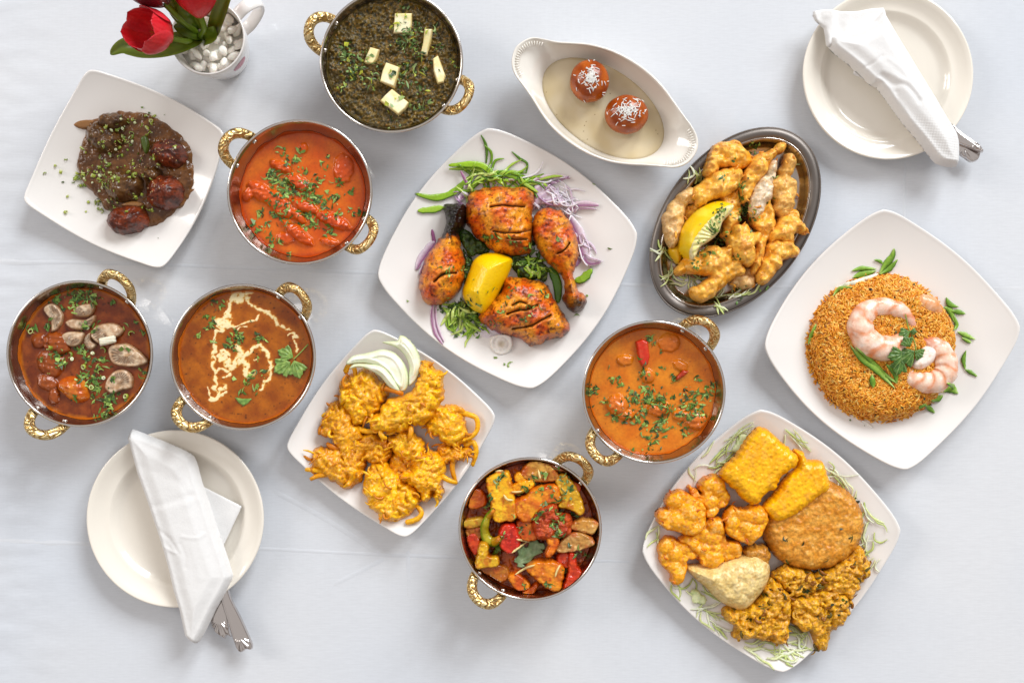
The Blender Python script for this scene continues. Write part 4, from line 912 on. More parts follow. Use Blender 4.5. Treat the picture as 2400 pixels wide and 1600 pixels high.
bhaji([(390, 500), (400, 420), (470, 360), (560, 340), (640, 400), (720, 460), (700, 560), (640, 640), (560, 700), (480, 705), (440, 620), (390, 560)], 34, 56, 'bright yellow onion fritter just below the raw onion slices, left side', bh, tend=[[(430, 340), (450, 300), (490, 310), (500, 380)], [(600, 690), (660, 660), (720, 660)]])
bhaji([(785, 800), (850, 775), (940, 820), (1000, 900), (940, 985), (860, 960), (785, 920), (745, 850)], 30, 48, 'onion fritter in the centre of the heap', bh)
bhaji([(1010, 690), (1080, 600), (1180, 600), (1270, 640), (1285, 760), (1280, 840), (1200, 880), (1100, 800), (1030, 770)], 30, 48, 'yellow onion fritter at the right with a big curled strand', bh, tend=[[(1250, 630), (1320, 650), (1375, 680), (1378, 760), (1330, 815), (1280, 830)], [(1200, 640), (1250, 610), (1290, 640)]])
bhaji([(1090, 930), (1130, 880), (1230, 900), (1310, 880), (1345, 930), (1270, 970), (1180, 990), (1110, 985)], 24, 30, 'thin ragged onion fritter with strands by the right rim', bh2, 30, tend=[[(1290, 870), (1350, 850), (1372, 920), (1345, 1015)], [(1205, 970), (1200, 1050), (1228, 1145)], [(1130, 960), (1110, 890), (1160, 860)]])
bhaji([(830, 1090), (900, 1060), (920, 980), (1020, 930), (1100, 940), (1140, 1010), (1120, 1100), (1120, 1250), (1080, 1255), (1060, 1190), (1020, 1275), (975, 1275), (940, 1180), (850, 1130)], 34, 56, 'pale yellow topped onion fritter right of the bottom of the heap', bh, tend=[[(1120, 1090), (1170, 1120), (1225, 1140)]])
bhaji([(570, 1240), (560, 1130), (600, 1040), (680, 1005), (760, 1060), (830, 1130), (930, 1200), (935, 1310), (850, 1370), (800, 1412), (690, 1402), (620, 1310)], 30, 54, 'onion fritter at the very bottom of the heap with a loose strand', bh, 80, tend=[[(870, 1425), (950, 1400), (978, 1350), (950, 1310)], [(740, 1180), (760, 1120), (830, 1130)]])
bhaji([(620, 720), (700, 600), (780, 540), (880, 500), (950, 440), (960, 360), (985, 268), (1015, 280), (1045, 320), (1110, 360), (1118, 480), (1100, 570), (1060, 640), (1000, 710), (900, 720), (860, 765), (740, 775), (640, 750)], 54, 60, 'largest onion fritter, topmost of the heap with a peak at the upper right', bh, 90, tend=[[(680, 760), (690, 800), (720, 820)], [(900, 740), (900, 790), (890, 830)], [(720, 460), (790, 480), (840, 500)]])
oc = lambda i: mix(mix(hexc('e6e8cc'), hexc('f4f4e6'), sst(-.3, .4, fbm(i['X'], i['Y'], 30, 2, 5))), hexc('bfcc8c'), np.clip(1-i['t']*2.2, 0, 1)*.7)
for pts, z, lb in (([(690, 130), (760, 120), (800, 118), (820, 80), (870, 95), (930, 160), (968, 250), (965, 340), (930, 410), (885, 445), (880, 380), (885, 300), (850, 220), (790, 165)], 62, 'raw white onion slice nearest the upper rim of the fritter plate'),
                   ([(430, 290), (470, 230), (560, 210), (620, 195), (700, 180), (790, 210), (850, 280), (880, 370), (870, 460), (825, 485), (770, 440), (720, 360), (640, 300), (540, 280)], 66, 'broad raw white onion slice in the middle of the three'),
                   ([(455, 325), (520, 310), (600, 330), (680, 380), (745, 455), (820, 480), (770, 380), (690, 300), (560, 285), (480, 290)], 76, 'narrow raw white onion slice resting on the yellow fritter')):
    o = hf('raw_onion_slice', VL(*pts), z, 17, 'soft', edge=16, det=lambda i: 2.2*np.sin(i['t']*9+1), col=oc, res=1.8); T(o, lb, 'onion slice', 'raw onion slices')

# ================================================================== dark meatballs in gravy
def colG(i):
    n = fbm(i['X'], i['Y'], 24, 3, 3); return mix(mix(hexc('523014'), hexc('784c24'), sst(-.35, .4, n)), hexc('8c6038'), np.clip(1-i['t']*2, 0, 1)*.5)
gr = hf('brown_gravy', VA((445, 870), (478, 770), (510, 700), (600, 648), (700, 635), (800, 640), (880, 668), (960, 712), (1040, 770), (1108, 870), (1122, 960), (1120, 1080), (1070, 1170), (980, 1240), (890, 1302), (820, 1292), (700, 1230), (600, 1200), (540, 1110), (470, 1050), (440, 950)), 8, 22, 'sauce', edge=22, ragged=4, ripple=6, det=lambda i: 12*np.maximum(0, fbm(i['X'], i['Y'], 34, 3, 2))+3*fbm(i['X'], i['Y'], 8, 2, 5), col=colG, res=2)
T(gr, 'glossy dark brown gravy pooled around the meatballs on the smaller square plate', 'gravy')
mb = [gr]
mcol = lambda i: mix(mix(mix(hexc('4a1a0c'), hexc('7a3012'), sst(-.3, .35, fbm(i['X'], i['Y'], 22, 3, i['sd']))), hexc('9c4418'), sst(.1, .5, fbm(i['X'], i['Y'], 10, 3, i['sd']+3))*.7), hexc('1c0d08'), sst(.2, .42, fbm(i['X'], i['Y'], 7, 2, i['sd']+7))*.8)
mdark = lambda i: mix(mix(hexc('462a14'), hexc('684622'), sst(-.3, .35, fbm(i['X'], i['Y'], 16, 3, i['sd']))), hexc('8c6030'), sst(.1, .5, fbm(i['X'], i['Y'], 8, 3, i['sd']+3))*.6)
for (x, y, rx, ry, a, z, h, c, lb) in [(590, 790, 118, 92, 30, 14, 50, mdark, 'gravy coated meatball upper left in the pool'), (640, 700, 85, 62, 0, 16, 46, mdark, 'small dark crusted meatball at the top of the pool'), (700, 1060, 125, 105, 10, 14, 50, mdark, 'gravy covered meatball in the middle under chopped scallions'),
                                       (960, 880, 108, 86, 15, 16, 62, mcol, 'dark crusted meatball at the right, upper of the two'), (935, 1100, 112, 108, 0, 16, 64, mcol, 'large reddish brown meatball at the right, lower of the two'), (725, 1255, 128, 86, -8, 12, 58, mcol, 'bare reddish brown meatball lowest, just outside the gravy'), (870, 1000, 60, 50, 0, 20, 36, mdark, 'small dark lump between the two right meatballs')]:
    t = math.radians(a); pts = [(x+rx*math.cos(q)*math.cos(t)-ry*math.sin(q)*math.sin(t), y+rx*math.cos(q)*math.sin(t)+ry*math.sin(q)*math.cos(t)) for q in np.arange(14)/14*6.283]
    o = hf('meatball', VA(*pts), z, h, 'sauce' if c is mdark else 'roast', det=dlump(24, 5, 6, 1.2), col=c, ragged=3, ripple=5, res=1.8); T(o, lb, 'meatball', 'dark meatballs in gravy'); mb.append(o)
for pts, lb in ([[(412, 718), (460, 688), (560, 690), (545, 725), (500, 745), (450, 742)], 'brown glazed onion piece sticking out at the upper left of the gravy'], [[(1040, 1110), (1080, 1085), (1135, 1082), (1100, 1112), (1060, 1150)], 'small brown onion piece at the right edge of the gravy'], [[(535, 750), (575, 770), (600, 840), (580, 880), (545, 830)], 'brown onion strip lying on the upper left meatball'], [[(690, 1180), (760, 1150), (830, 1170), (790, 1200)], 'brown onion strip between middle and lowest meatballs']):
    o = hf('glazed_onion', VA(*pts), 26 if lb[0] == 'b' and 'strip' in lb else 12, 14, 'moist', edge=7, col=lambda i: mix(hexc('6e4420'), hexc('8e6236'), i['p'])); T(o, lb, 'onion'); mb.append(o)
o = hf('green_pepper_piece', VA((805, 790), (840, 780), (855, 840), (835, 885), (815, 850)), 44, 10, 'moist', edge=6, col=hexc('4a5a1c')); T(o, 'small green pepper piece in gravy left of the dark right meatball', 'pepper'); mb.append(o)
bA = bvh([plA]+mb)
RING = [ring_mesh('scallion_slice', r, h, w, hexc(c), hexc(d), arc) for r, h, w, c, d, arc in [(5, 5, 1.5, '9cab3c', 'd6d8a0', 1), (4, 8, 1.4, 'aab84e', 'e0e2b4', 1), (6, 4, 1.6, '748c2e', 'b9c07a', .6), (3.6, 5, 2.2, 'd8dfae', 'eff0d6', 1), (4.5, 9, 1.3, '8a9c34', 'c6cc86', .55)]]
def scallions(b, spots, label, group):
    rs = newrs()
    for (x, y, sx, sy, n) in spots:
        for _ in range(n):
            loc, nor = drop(b, x+rs.normal()*sx, y+rs.normal()*sy)
            if loc is None: continue
            o = copy_mesh_obj('scallion_slice', RING[rs.randint(5)], loc+np.array([0, 0, 1.5]), (rs.normal()*1.0, rs.normal()*1.0, rs.rand()*6.28), (rs.uniform(.5, 1.4), rs.uniform(.4, 1.1), rs.uniform(.5, 1.5))); tag(o, label, 'scallion slice', group)
scallions(bA, [(*VA(p)[0], s, s, n) for p, s, n in [((770, 690), 7, 5), ((690, 735), 9, 6), ((600, 740), 9, 4), ((880, 690), 6, 4), ((740, 790), 12, 8), ((850, 770), 8, 3), ((620, 830), 9, 6), ((680, 880), 12, 7), ((490, 870), 4, 2), ((590, 915), 5, 3), ((540, 1000), 14, 9), ((610, 1010), 12, 9), ((660, 1000), 8, 5), ((440, 1020), 5, 4), ((460, 1075), 6, 3), ((560, 1080), 9, 5), ((770, 990), 10, 5), ((880, 905), 5, 3), ((915, 945), 4, 2), ((840, 1010), 5, 2), ((800, 1110), 7, 3), ((760, 1120), 5, 2), ((545, 1170), 6, 4), ((570, 1195), 6, 4), ((870, 1205), 4, 2), ((810, 1185), 4, 1), ((720, 1215), 2, 1), ((1008, 838), 3, 2), ((760, 1030), 6, 2), ((640, 1150), 10, 3), ((830, 690), 8, 3)]], 'light green scallion slice scattered over the dark meatballs', 'scallion slices on the dark meatballs')
for (x, y), lb in [((315, 950), 'pale scallion crumb on bare plate, highest left of the gravy'), ((258, 995), 'dark green scallion crumb nearest the left rim of the meatball plate'), ((348, 995), 'yellow green scallion slice on bare plate left of the gravy'), ((385, 1130), 'tiny pale scallion crumb below the yellow green one on bare plate'), ((372, 1218), 'pale scallion slice lowest on the bare left side of the plate'), ((380, 918), 'thin green scallion crumb closest to the gravy at left')]:
    loc, nor = drop(bA, *VA((x, y))[0]); o = copy_mesh_obj('scallion_slice', RING[1 if 'pale' in lb or 'yellow' in lb else 2], loc+np.array([0, 0, 1.]), (.9, .3, x), .7 if 'crumb' in lb else .95); tag(o, lb, 'scallion slice')
herbs('herb_fleck', bA, [(*VA(p)[0], s, s, n) for p, s, n in [((720, 760), 36, 24), ((600, 1000), 26, 26), ((470, 1000), 8, 9), ((440, 1030), 6, 8), ((945, 668), 3, 2), ((912, 1365), 2, 1), ((495, 1208), 3, 2), ((650, 1150), 14, 14), ((800, 950), 24, 12), ((568, 1180), 8, 8), ((364, 1042), 2, 1)]], 'small green flecks and scallion crumbs over the dark meatballs', greens=['5f7a22', '88a33a', '3c5216', 'b9c46a'], size=(4, 9))
rs = newrs(); g = G()
for (x, y, n) in [(700, 770, 14), (950, 870, 14), (880, 1080, 12), (820, 960, 14), (640, 860, 10)]:
    for _ in range(n):
        loc, nor = drop(bA, *(np.array(VA((x, y))[0])+rs.normal(size=2)*14))
        if loc is not None: g.ball(loc+nor*.8, (1.6, 1.6, 1.1), 6, hexc('caa070'))
o = g.build('sesame_bits', 'moist'); tag(o, 'tiny pale minced garlic bits glistening in the brown gravy', 'garlic', kind='stuff')

# ================================================================== oval steel platter of fish fritters
def platter():
    cx, cy, _ = W(1722.8, 520.9, 34); a, b, th = 251*.9887, 165.4*.9887, math.radians(52.5)
    t = np.arange(140)/140*2*math.pi; e = np.c_[np.cos(t), np.sin(t)]; R = np.array([[math.cos(th), math.sin(th)], [-math.sin(th), math.cos(th)]])
    def el(d, z): return np.c_[(e*np.array([a-d, b-d])) @ R+np.array([cx, cy]), np.full(140, z)]
    root = empty('oval_platter', (cx, cy, 0), 'oval dull grey steel platter heaped with golden fish fritters', 'platter')
    def el0(k, z): return np.c_[(e*np.array([(a-46)*k, (b-46)*k])) @ R+np.array([cx, cy]), np.full(140, z)]
    g = G(); g.grid(np.array([el(3, 37.2), el(14, 36.2), el(27, 34.5), el(27.5, 31.5), el(14, 33), el(3, 34)]), (1, 1, 1), cv=True, cu=True); g.build('rim_band', 'worn_steel', root, loc=(cx, cy, 30))
    g = G(); g.grid(np.array([el(27, 33.8), el(29, 32.0), el(35, 22), el(43, 12), el(47, 10), el0(.9, 9.5), el0(.01, 9.5), el0(.01, 5), el0(.94, 5), el(44, 6), el(36, 16), el(30, 28)]), (1, 1, 1), cv=True, cu=True); g.build('dish_well', 'steel', root, loc=(cx, cy, 5))
    g = G(); q = np.linspace(0, 6.283, 9)[:-1]
    g.grid(np.array([el(2.0+2.0*math.cos(k), 35.8+2.0*math.sin(k)) for k in q]), (1, 1, 1), cv=True, cu=True); g.build('rolled_edge', 'worn_steel', root, loc=(cx, cy, 34))
    g = G(); g.grid(np.array([el(26+1.3*math.cos(k), 34.6+1.3*math.sin(k)) for k in q]), (1, 1, 1), cv=True, cu=True); g.build('inner_bead', 'steel_rim', root, loc=(cx, cy, 34))
    return root
plG = platter(); ex = bvh([plG]); rs = newrs()
sh = scat(VG, (420, 470), 50, 30, 14, 110, rs, -.9)+scat(VG, (180, 950), 14, 40, 7, 130, rs, 1.8)+scat(VG, (230, 1180), 30, 40, 7, 150, rs, .9)+scat(VG, (400, 1200), 30, 40, 14, 120, rs, 1.3)+scat(VG, (640, 1340), 90, 20, 12, 170, rs, -.2)+scat(VG, (1140, 360), 20, 20, 3, 80, rs, -.6)+scat(VG, (1050, 800), 40, 30, 4, 90, rs, -.7)+scat(VG, (580, 1420), 20, 14, 4, 110, rs, .5)
shred('shredded_cabbage', VG, sh, 'pale green shredded cabbage showing around the fish fritters', ex)
fs = []; fcol = cfried('eaa028', 'f8c458', 'c46a0c', 34, specks=.06, dark='8a4a12', edge=.25); fpale = cfried('dcaa62', 'ebc890', 'c4863a', 20, specks=.10, dark='7a5a3a', edge=.2)
def fish(pts, z, h, lb, c=fcol, edge=22, cat='fish fritter'):
    o = hf('fish_fritter', VG(*pts), z, h, 'batter', edge=edge, det=dlump(34, 10, 12, 1.0), col=c, ragged=3.4, ripple=5, res=1.8, power=2.3, grow=4.5); T(o, lb, cat, 'fish fritters on the oval platter'); fs.append(o); crisps(o, 5, ('e8a030', 'd08420'), (1.4, 3), (6, 13))
fish([(330, 680), (440, 650), (450, 700), (370, 760), (330, 740)], 16, 30, 'small golden fritter piece hidden behind the lemon wedge')
fish([(640, 840), (655, 780), (630, 620), (660, 580), (740, 560), (765, 640), (765, 760), (700, 850), (690, 930), (640, 900)], 20, 40, 'golden fritter directly right of the lemon wedge face')
fish([(700, 1240), (780, 1180), (860, 1150), (876, 1270), (800, 1288), (740, 1275)], 14, 34, 'pale fish fritter end poking out at the bottom of the heap', fpale)
fish([(855, 740), (900, 690), (975, 600), (1020, 690), (1028, 780), (1000, 870), (960, 960), (945, 1060), (880, 1175), (858, 1150), (870, 1000), (905, 900)], 26, 44, 'long golden fritter running down the centre of the platter')
fish([(180, 780), (230, 670), (300, 580), (385, 525), (430, 535), (430, 600), (365, 640), (340, 720), (330, 800), (290, 920), (240, 965), (200, 880)], 26, 42, 'leaf shaped pale fritter at the left edge of the platter', fpale)
fish([(430, 625), (400, 600), (430, 530), (520, 450), (600, 400), (700, 375), (775, 380), (775, 440), (740, 520), (650, 580), (560, 600), (500, 650), (440, 655)], 34, 48, 'golden oblong fritter just above the lemon wedge')
fish([(505, 385), (530, 280), (580, 200), (680, 173), (770, 175), (800, 230), (855, 290), (850, 330), (750, 370), (690, 350), (620, 352), (590, 400), (545, 450), (500, 410)], 30, 46, 'curled golden fritter topmost on the platter')
fish([(765, 520), (790, 440), (830, 370), (880, 290), (990, 250), (1060, 205), (1118, 188), (1070, 250), (1005, 310), (960, 400), (890, 500), (820, 622), (785, 620)], 34, 44, 'long fritter with a pointed tail reaching up to the right')
fish([(980, 540), (1060, 440), (1110, 330), (1130, 268), (1172, 270), (1188, 350), (1150, 430), (1192, 480), (1188, 600), (1165, 680), (1110, 745), (1040, 700), (1030, 620)], 30, 46, 'bumpy fritter right of the pale split fish tail', cfried('e2a648', 'efc070', 'c47a1c', 18, specks=.08, edge=.25))
fish([(860, 640), (870, 560), (950, 440), (1035, 320), (1035, 420), (1005, 550), (985, 620), (920, 720), (870, 740)], 46, 36, 'pale split fish tail with bare white flesh', cfried('dcc8ac', 'efe0c8', 'c8923c', 18, specks=.02, edge=.5), 18)
fish([(1000, 880), (1060, 800), (1110, 720), (1200, 708), (1225, 780), (1285, 835), (1272, 868), (1200, 850), (1178, 900), (1175, 950), (1080, 930), (1000, 950)], 32, 42, 'golden fritter with a small hook at the right edge')
fish([(975, 960), (1060, 925), (1140, 945), (1180, 960), (1222, 1005), (1180, 1042), (1100, 1062), (1060, 1140), (960, 1252), (905, 1205), (920, 1110), (970, 1040)], 30, 46, 'golden fritter lowest at the right side of the platter')
fish([(700, 880), (740, 820), (810, 812), (870, 870), (922, 870), (912, 930), (878, 960), (872, 1060), (840, 1112), (770, 1090), (720, 1040), (693, 970)], 44, 46, 'rounded golden fritter in the middle beside the parsley')
fish([(280, 1150), (350, 1075), (480, 1000), (560, 970), (640, 990), (700, 980), (725, 1060), (800, 1130), (790, 1172), (690, 1220), (640, 1262), (560, 1350), (460, 1387), (405, 1355), (400, 1300), (470, 1270), (560, 1200), (480, 1175), (400, 1170), (300, 1175)], 34, 44, 'branching golden fritter lowest left, under the lemon wedge')
for pts, z, lb in (([(215, 1000), (260, 960), (310, 950), (330, 1040), (300, 1110), (250, 1070)], 18, 'yellow lemon rind sliver peeking out behind the big lemon wedge'),):
    o = hf('lemon_wedge', VG(*pts), z, 26, 'rind', edge=16, col=hexc('dfae10')); T(o, lb, 'lemon wedge'); fs.append(o)
lw = empty('lemon_wedge', W(*VG((470, 850))[0], 40), 'cut lemon wedge with herbs on its juicy face, on the oval platter', 'lemon wedge')
rd = hf('rind', VG((305, 930), (315, 850), (370, 760), (450, 680), (550, 625), (640, 613), (722, 640), (732, 668), (690, 720), (640, 790), (540, 900), (470, 970), (430, 1050), (400, 1087), (340, 1045), (308, 990)), 40, 66, 'rind', edge=34, res=1.8, col=lambda i: mix(hexc('f2c90c'), hexc('f7dc40'), sst(0, .5, fbm(i['X'], i['Y'], 30, 2, 3))), parent=lw)
pf = hf('pulp_face', VG((402, 1075), (372, 1010), (388, 930), (435, 850), (505, 765), (590, 695), (665, 655), (722, 655), (700, 715), (640, 780), (610, 860), (560, 915), (470, 975), (435, 1040)), 72, 36, 'moist', edge=9, res=1.6, parent=lw, det=lambda i: 1.5*np.sin(np.arctan2(i['PY']-560, i['PX']-1690)*30), col=lambda i: mix(hexc('f1e8b8'), mix(hexc('ddd27a'), hexc('e9dfa0'), sst(-.5, .8, np.sin(np.arctan2(i['PY']-560, i['PX']-1690)*60))), sst(3, 8, i['D'])))
bG = bvh([plG]+fs+[rd, pf])
herbs('chopped_parsley', bG, [(*VG(p)[0], s, s, n) for p, s, n in [((610, 735), 11, 20), ((540, 840), 10, 18), ((640, 685), 8, 10), ((600, 880), 13, 46), ((500, 970), 14, 30), ((640, 930), 8, 18), ((790, 500), 10, 22), ((780, 600), 6, 20), ((800, 700), 12, 34), ((840, 760), 13, 40), ((735, 740), 6, 8), ((1020, 620), 5, 8), ((735, 1060), 5, 10), ((870, 200), 7, 12), ((870, 235), 9, 8), ((640, 450), 5, 5), ((430, 1110), 7, 12), ((500, 1090), 7, 8), ((970, 1300), 9, 12), ((770, 1310), 14, 12), ((250, 1210), 10, 8), ((420, 660), 9, 6), ((1040, 440), 4, 4), ((710, 305), 5, 4)]], 'chopped parsley over the lemon face and fish fritters', size=(6, 14))
# ================================================================== rice, shrimp and greens
cxy = W(2073, 815, 50); RM = 168.
rm = hf('rice_mound', [(cxy[0]+RM*math.cos(a)*(1+.02*math.sin(5*a)), cxy[1]+RM*math.sin(a)) for a in np.arange(60)/60*6.283], 8, 62, 'ricegrain', edge=52, world=True, smooth=0, res=3, power=2.3, det=lambda i: 5*fbm(i['X'], i['Y'], 30, 3, 2),
        col=lambda i: mix(hexc('b06808'), hexc('cc8414'), sst(-.3, .4, fbm(i['X'], i['Y'], 20, 2, 3))), bottom=.02)
T(rm, 'round mound of orange fried rice on the large square plate at right', 'rice')
bR = bvh([rm, plH])
def grain(): # a long grain: spindle with six sides
    g = G(); g.tube([(-6.6, 0, 0), (-3.4, 0, .3), (0, 0, .5), (3.4, 0, .3), (6.6, 0, 0)], [.8, 1.9, 2.15, 1.9, .8], n=5, C=(1, 1, 1)); return np.concatenate(g.V), g.F
gV, gF = grain(); rs = newrs(); g = G(); gc = [hexc(c) for c in ('e8961a', 'eea42a', 'e08a12', 'f4b442', 'dc840c', 'f6c86c')]
cnt = 0
while cnt < 7600:
    a = rs.rand()*6.283; r = 174*math.sqrt(rs.rand())
    loc, nor = bR.ray_cast(Vector((cxy[0]+r*math.cos(a), cxy[1]+r*math.sin(a), 400)), Vector((0, 0, -1)))[:2]
    if loc is None: continue
    cnt += 1
    if r > 168 and rs.rand() < .45: continue
    nor = np.array(nor); loc = np.array(loc); flow = 2.5*float(gn(loc[0]/30, loc[1]/30, 3))+rs.normal()*.8
    t = np.array([math.cos(flow), math.sin(flow), rs.normal()*.35]); nn = nor*.8+rs.normal(size=3)*.25+np.array([0, 0, .3]); nn /= np.linalg.norm(nn)
    t -= nn*(t@nn); t /= np.linalg.norm(t); s = np.cross(nn, t); M = np.array([t, s, nn])
    sc_ = rs.uniform(.8, 1.15)
    g.add((gV*np.array([sc_*.86, .9, .9])) @ M+loc+nn*rs.uniform(.2, 2.4), gF, gc[int((rs.rand()*4+2*sst(-.4, .4, float(gn(loc[0]/14, loc[1]/14, 8))))//1)]*rs.uniform(.85, 1.08))
o = g.build('rice_grains', 'ricegrain', rm); tag(o, kind='stuff')
bR = bvh([rm, plH, o])
herbs('herb_fleck', bR, [(2073, 815, 66, 66, 40), (1990, 900, 30, 40, 14), (2100, 940, 40, 15, 14), (2040, 680, 3, 3, 4), (2140, 664, 3, 3, 3), (1925, 830, 8, 45, 8)], 'dark green herb flecks mixed through the orange rice', greens=['3a4a14', '55642a', '1f2a0c', '2f1a0a'], size=(4, 9))
def shrimp(Vw, pts, rad, z0, lb, name='shrimp', tail=True, col=None):
    P = catmull(np.array(Vw(*pts)), 7, closed=False); n = len(P); f = np.linspace(0, 1, n)
    R = np.interp(f, np.linspace(0, 1, len(rad)), rad); seg = f*8
    Rg = R*(1+.09*np.abs(np.cos(seg*math.pi))-.05)
    P3 = np.array([W(x, y, z0+r*.72) for (x, y), r in zip(P, R)])
    m = 22; T_ = np.gradient(P3, axis=0); T_ /= np.linalg.norm(T_, axis=1)[:, None]; side = np.cross(T_, [0, 0, 1]); side /= np.linalg.norm(side, axis=1)[:, None]; U = np.cross(side, T_)
    a = np.arange(m)/m*2*math.pi
    A, F = np.meshgrid(a, f)
    pts3 = P3[:, None]+side[:, None]*(np.cos(A)*Rg[:, None])[..., None]+U[:, None]*(np.sin(A)*Rg[:, None]*.85)[..., None]
    pts3 += (1.3*fbm(pts3[..., 0], pts3[..., 1], 12, 2, z0))[..., None]*side[:, None]
    band = np.exp(-((np.mod(F*8+.25*np.sin(A*2), 1)-.5)/.16)**2)
    nz = fbm(pts3[..., 0]+0*A, pts3[..., 1]+0*A, 14, 3, 5)
    c = np.array(hexc('f3d2bc'))[None, None]*np.ones(A.shape+(1,))
    k = np.clip(band*.8+sst(-.05, .4, nz)*.55, 0, 1)[..., None]; c = c*(1-k)+hexc('e08a58')*k
    k = sst(.72, 1., F)[..., None]*.75; c = c*(1-k)+hexc('cf6a48')*k
    k = (sst(.1, .5, -nz)*.8)[..., None]; c = c*(1-k)+hexc('f7ece4')*k
    if col is not None: c = c*.35+hexc(col)*.65
    g = G(); g.grid(pts3, c, cv=True); b0 = 0
    g.F.append(tuple(range(m))); g.F.append(tuple((n-1)*m+i for i in reversed(range(m))))
    o = g.build(name, 'moist', loc=(P3[:, 0].mean(), P3[:, 1].mean(), z0)); T(o, lb, 'shrimp')
    if tail:
        d = T_[-1]; s = side[-1]
        for k in (-1, 1):
            e = P3[-1]; q = d*.9+s*k*.45; g = G(); g.tube([e-d*3, e+q*10, e+q*24], [5, 9, 3], [3, 2.4, 1], n=8, C=hexc('d46a45')); g.build('tail_fin', 'moist', o)
    return o
s3 = shrimp(VH, [(880, 590), (940, 570), (1000, 590), (1040, 640)], [14, 20, 21, 13], 42, 'small orange tinted shrimp half sunk in the rice behind the others', tail=False, col='d58a3a')
s1 = shrimp(VH, [(835, 785), (770, 828), (695, 832), (620, 785), (588, 715), (602, 648), (660, 603), (730, 592), (800, 607), (855, 645), (895, 705), (938, 775)], [17, 27, 30, 30.5, 30, 27, 22, 20, 19, 16, 11, 8], 54, 'large pink and white curled shrimp, upper left on the rice mound')
s2 = shrimp(VH, [(868, 955), (898, 1012), (965, 1036), (1035, 1026), (1084, 975), (1086, 905), (1052, 845), (1000, 805), (945, 772)], [10, 20, 24, 26, 27, 26, 24, 18, 9], 52, 'pink and white curled shrimp, lower right on the rice mound')
o = hf('shrimp_flesh', VH((905, 880), (935, 835), (985, 812), (1040, 838), (1040, 885), (1005, 935), (950, 965), (900, 960), (880, 930)), 54, 34, 'moist', edge=18, col=lambda i: mix(hexc('f5e8de'), hexc('ecc0a4'), sst(0, .5, fbm(i['X'], i['Y'], 12, 2, 4)))); T(o, 'plump white shrimp meat in the hollow of the lower shrimp', 'shrimp')
bR = bvh([rm, plH, s1, s2])
def leaflet(px, py, ang, L, bv=None, zlift=2, name='leaflet', parent=None, c=('5f8236', '86a352'), z=None, lobes=3):
    """fan shaped coriander leaflet; stalk end at (px, py), pointing along ang (degrees, y up), length L in photo units"""
    n = 44; a = math.radians(ang); pts = [(px, py)]
    for k in range(n):
        q = -1.15+2.3*k/(n-1)
        r = L*(.88+.10*math.cos(q*lobes*1.9)+.035*math.cos(q*lobes*6.3))*(1-.10*q*q)
        if abs(q) > .9: r *= 1-(abs(q)-.9)*1.5
        pts.append((px+r*math.cos(a+q*.78), py-r*math.sin(a+q*.78)))
    if z is None:
        zs = [drop(bv, px+L*.5*math.cos(a), py-L*.5*math.sin(a))[0], drop(bv, px, py)[0]]; z = max([q[2] for q in zs if q is not None] or [60])+zlift
    def cc(i):
        th = np.arctan2(-(i['PY']-py), i['PX']-px)-a; v = np.cos(th*17)
        return mix(mix(hexc(c[0]), hexc(c[1]), sst(-.4, .5, fbm(i['X'], i['Y'], 10, 2, 3))), hexc('a9bd72'), sst(.86, 1, v)*.6)
    def dd(i):
        th = np.arctan2(-(i['PY']-py), i['PX']-px)-a; return .9*np.cos(th*17)+3.0*fbm(i['X'], i['Y'], L*.5, 2, i['sd'])
    return hf(name, pts, z, 2.0, 'leafy', edge=2.5, res=1.5, smooth=0, det=dd, col=cc, parent=parent, bottom=.1)
def sprig(pxy, leaves, stem, bv, lb, c=('5f8236', '86a352'), zl=3):
    loc, _ = drop(bv, *pxy); root = empty('coriander_sprig', loc, lb, 'coriander')
    top = 0
    for (x, y, an, L) in leaves: leaflet(x, y, an, L, bv, zl, parent=root, c=c); zl += 1.2
    for sp_ in stem:
        P = catmull(np.array(sp_), 4, closed=False); pp = []
        for x, y in P:
            l, _ = drop(bv, x, y); pp.append(W(x, y, (l[2] if l is not None else 60)+3.5))
        g = G(); g.tube(pp, 1.5, n=6, C=hexc('8aa34a')); g.build('stem', 'leafy', root)
    return root
sprig(VH((880, 850))[0], [(*VH((880, 740))[0], 200, 30), (*VH((880, 735))[0], -10, 17), (*VH((905, 850))[0], 215, 50), (*VH((880, 830))[0], 120, 30), (*VH((905, 850))[0], -35, 30), (*VH((850, 870))[0], 190, 42), (*VH((830, 900))[0], 250, 40)], [VH((852, 640), (870, 720), (905, 800), (912, 850))], bR, 'dark green coriander sprig laid across both shrimp', c=('35591a', '557a2c'), zl=8)
sg = 'sliced greens around the rice'
rb = bvh([rm, plH, s1, s2, bpy.data.objects['rice_grains']])
def green(pts, w, lb, c='7ba32e', e='b5cf70', lift=1, th=1.5, **k):
    o = strip('scallion_sliver', rb, VH(*pts), w, th, 'leafy', hexc(c), lb, 'scallion', sg, lift=lift, n=8, edgecol=hexc('4d7a18'), endcol=hexc(e), widths=[.8, w*.75, w*1.1, w*.8, .8], **k); return o
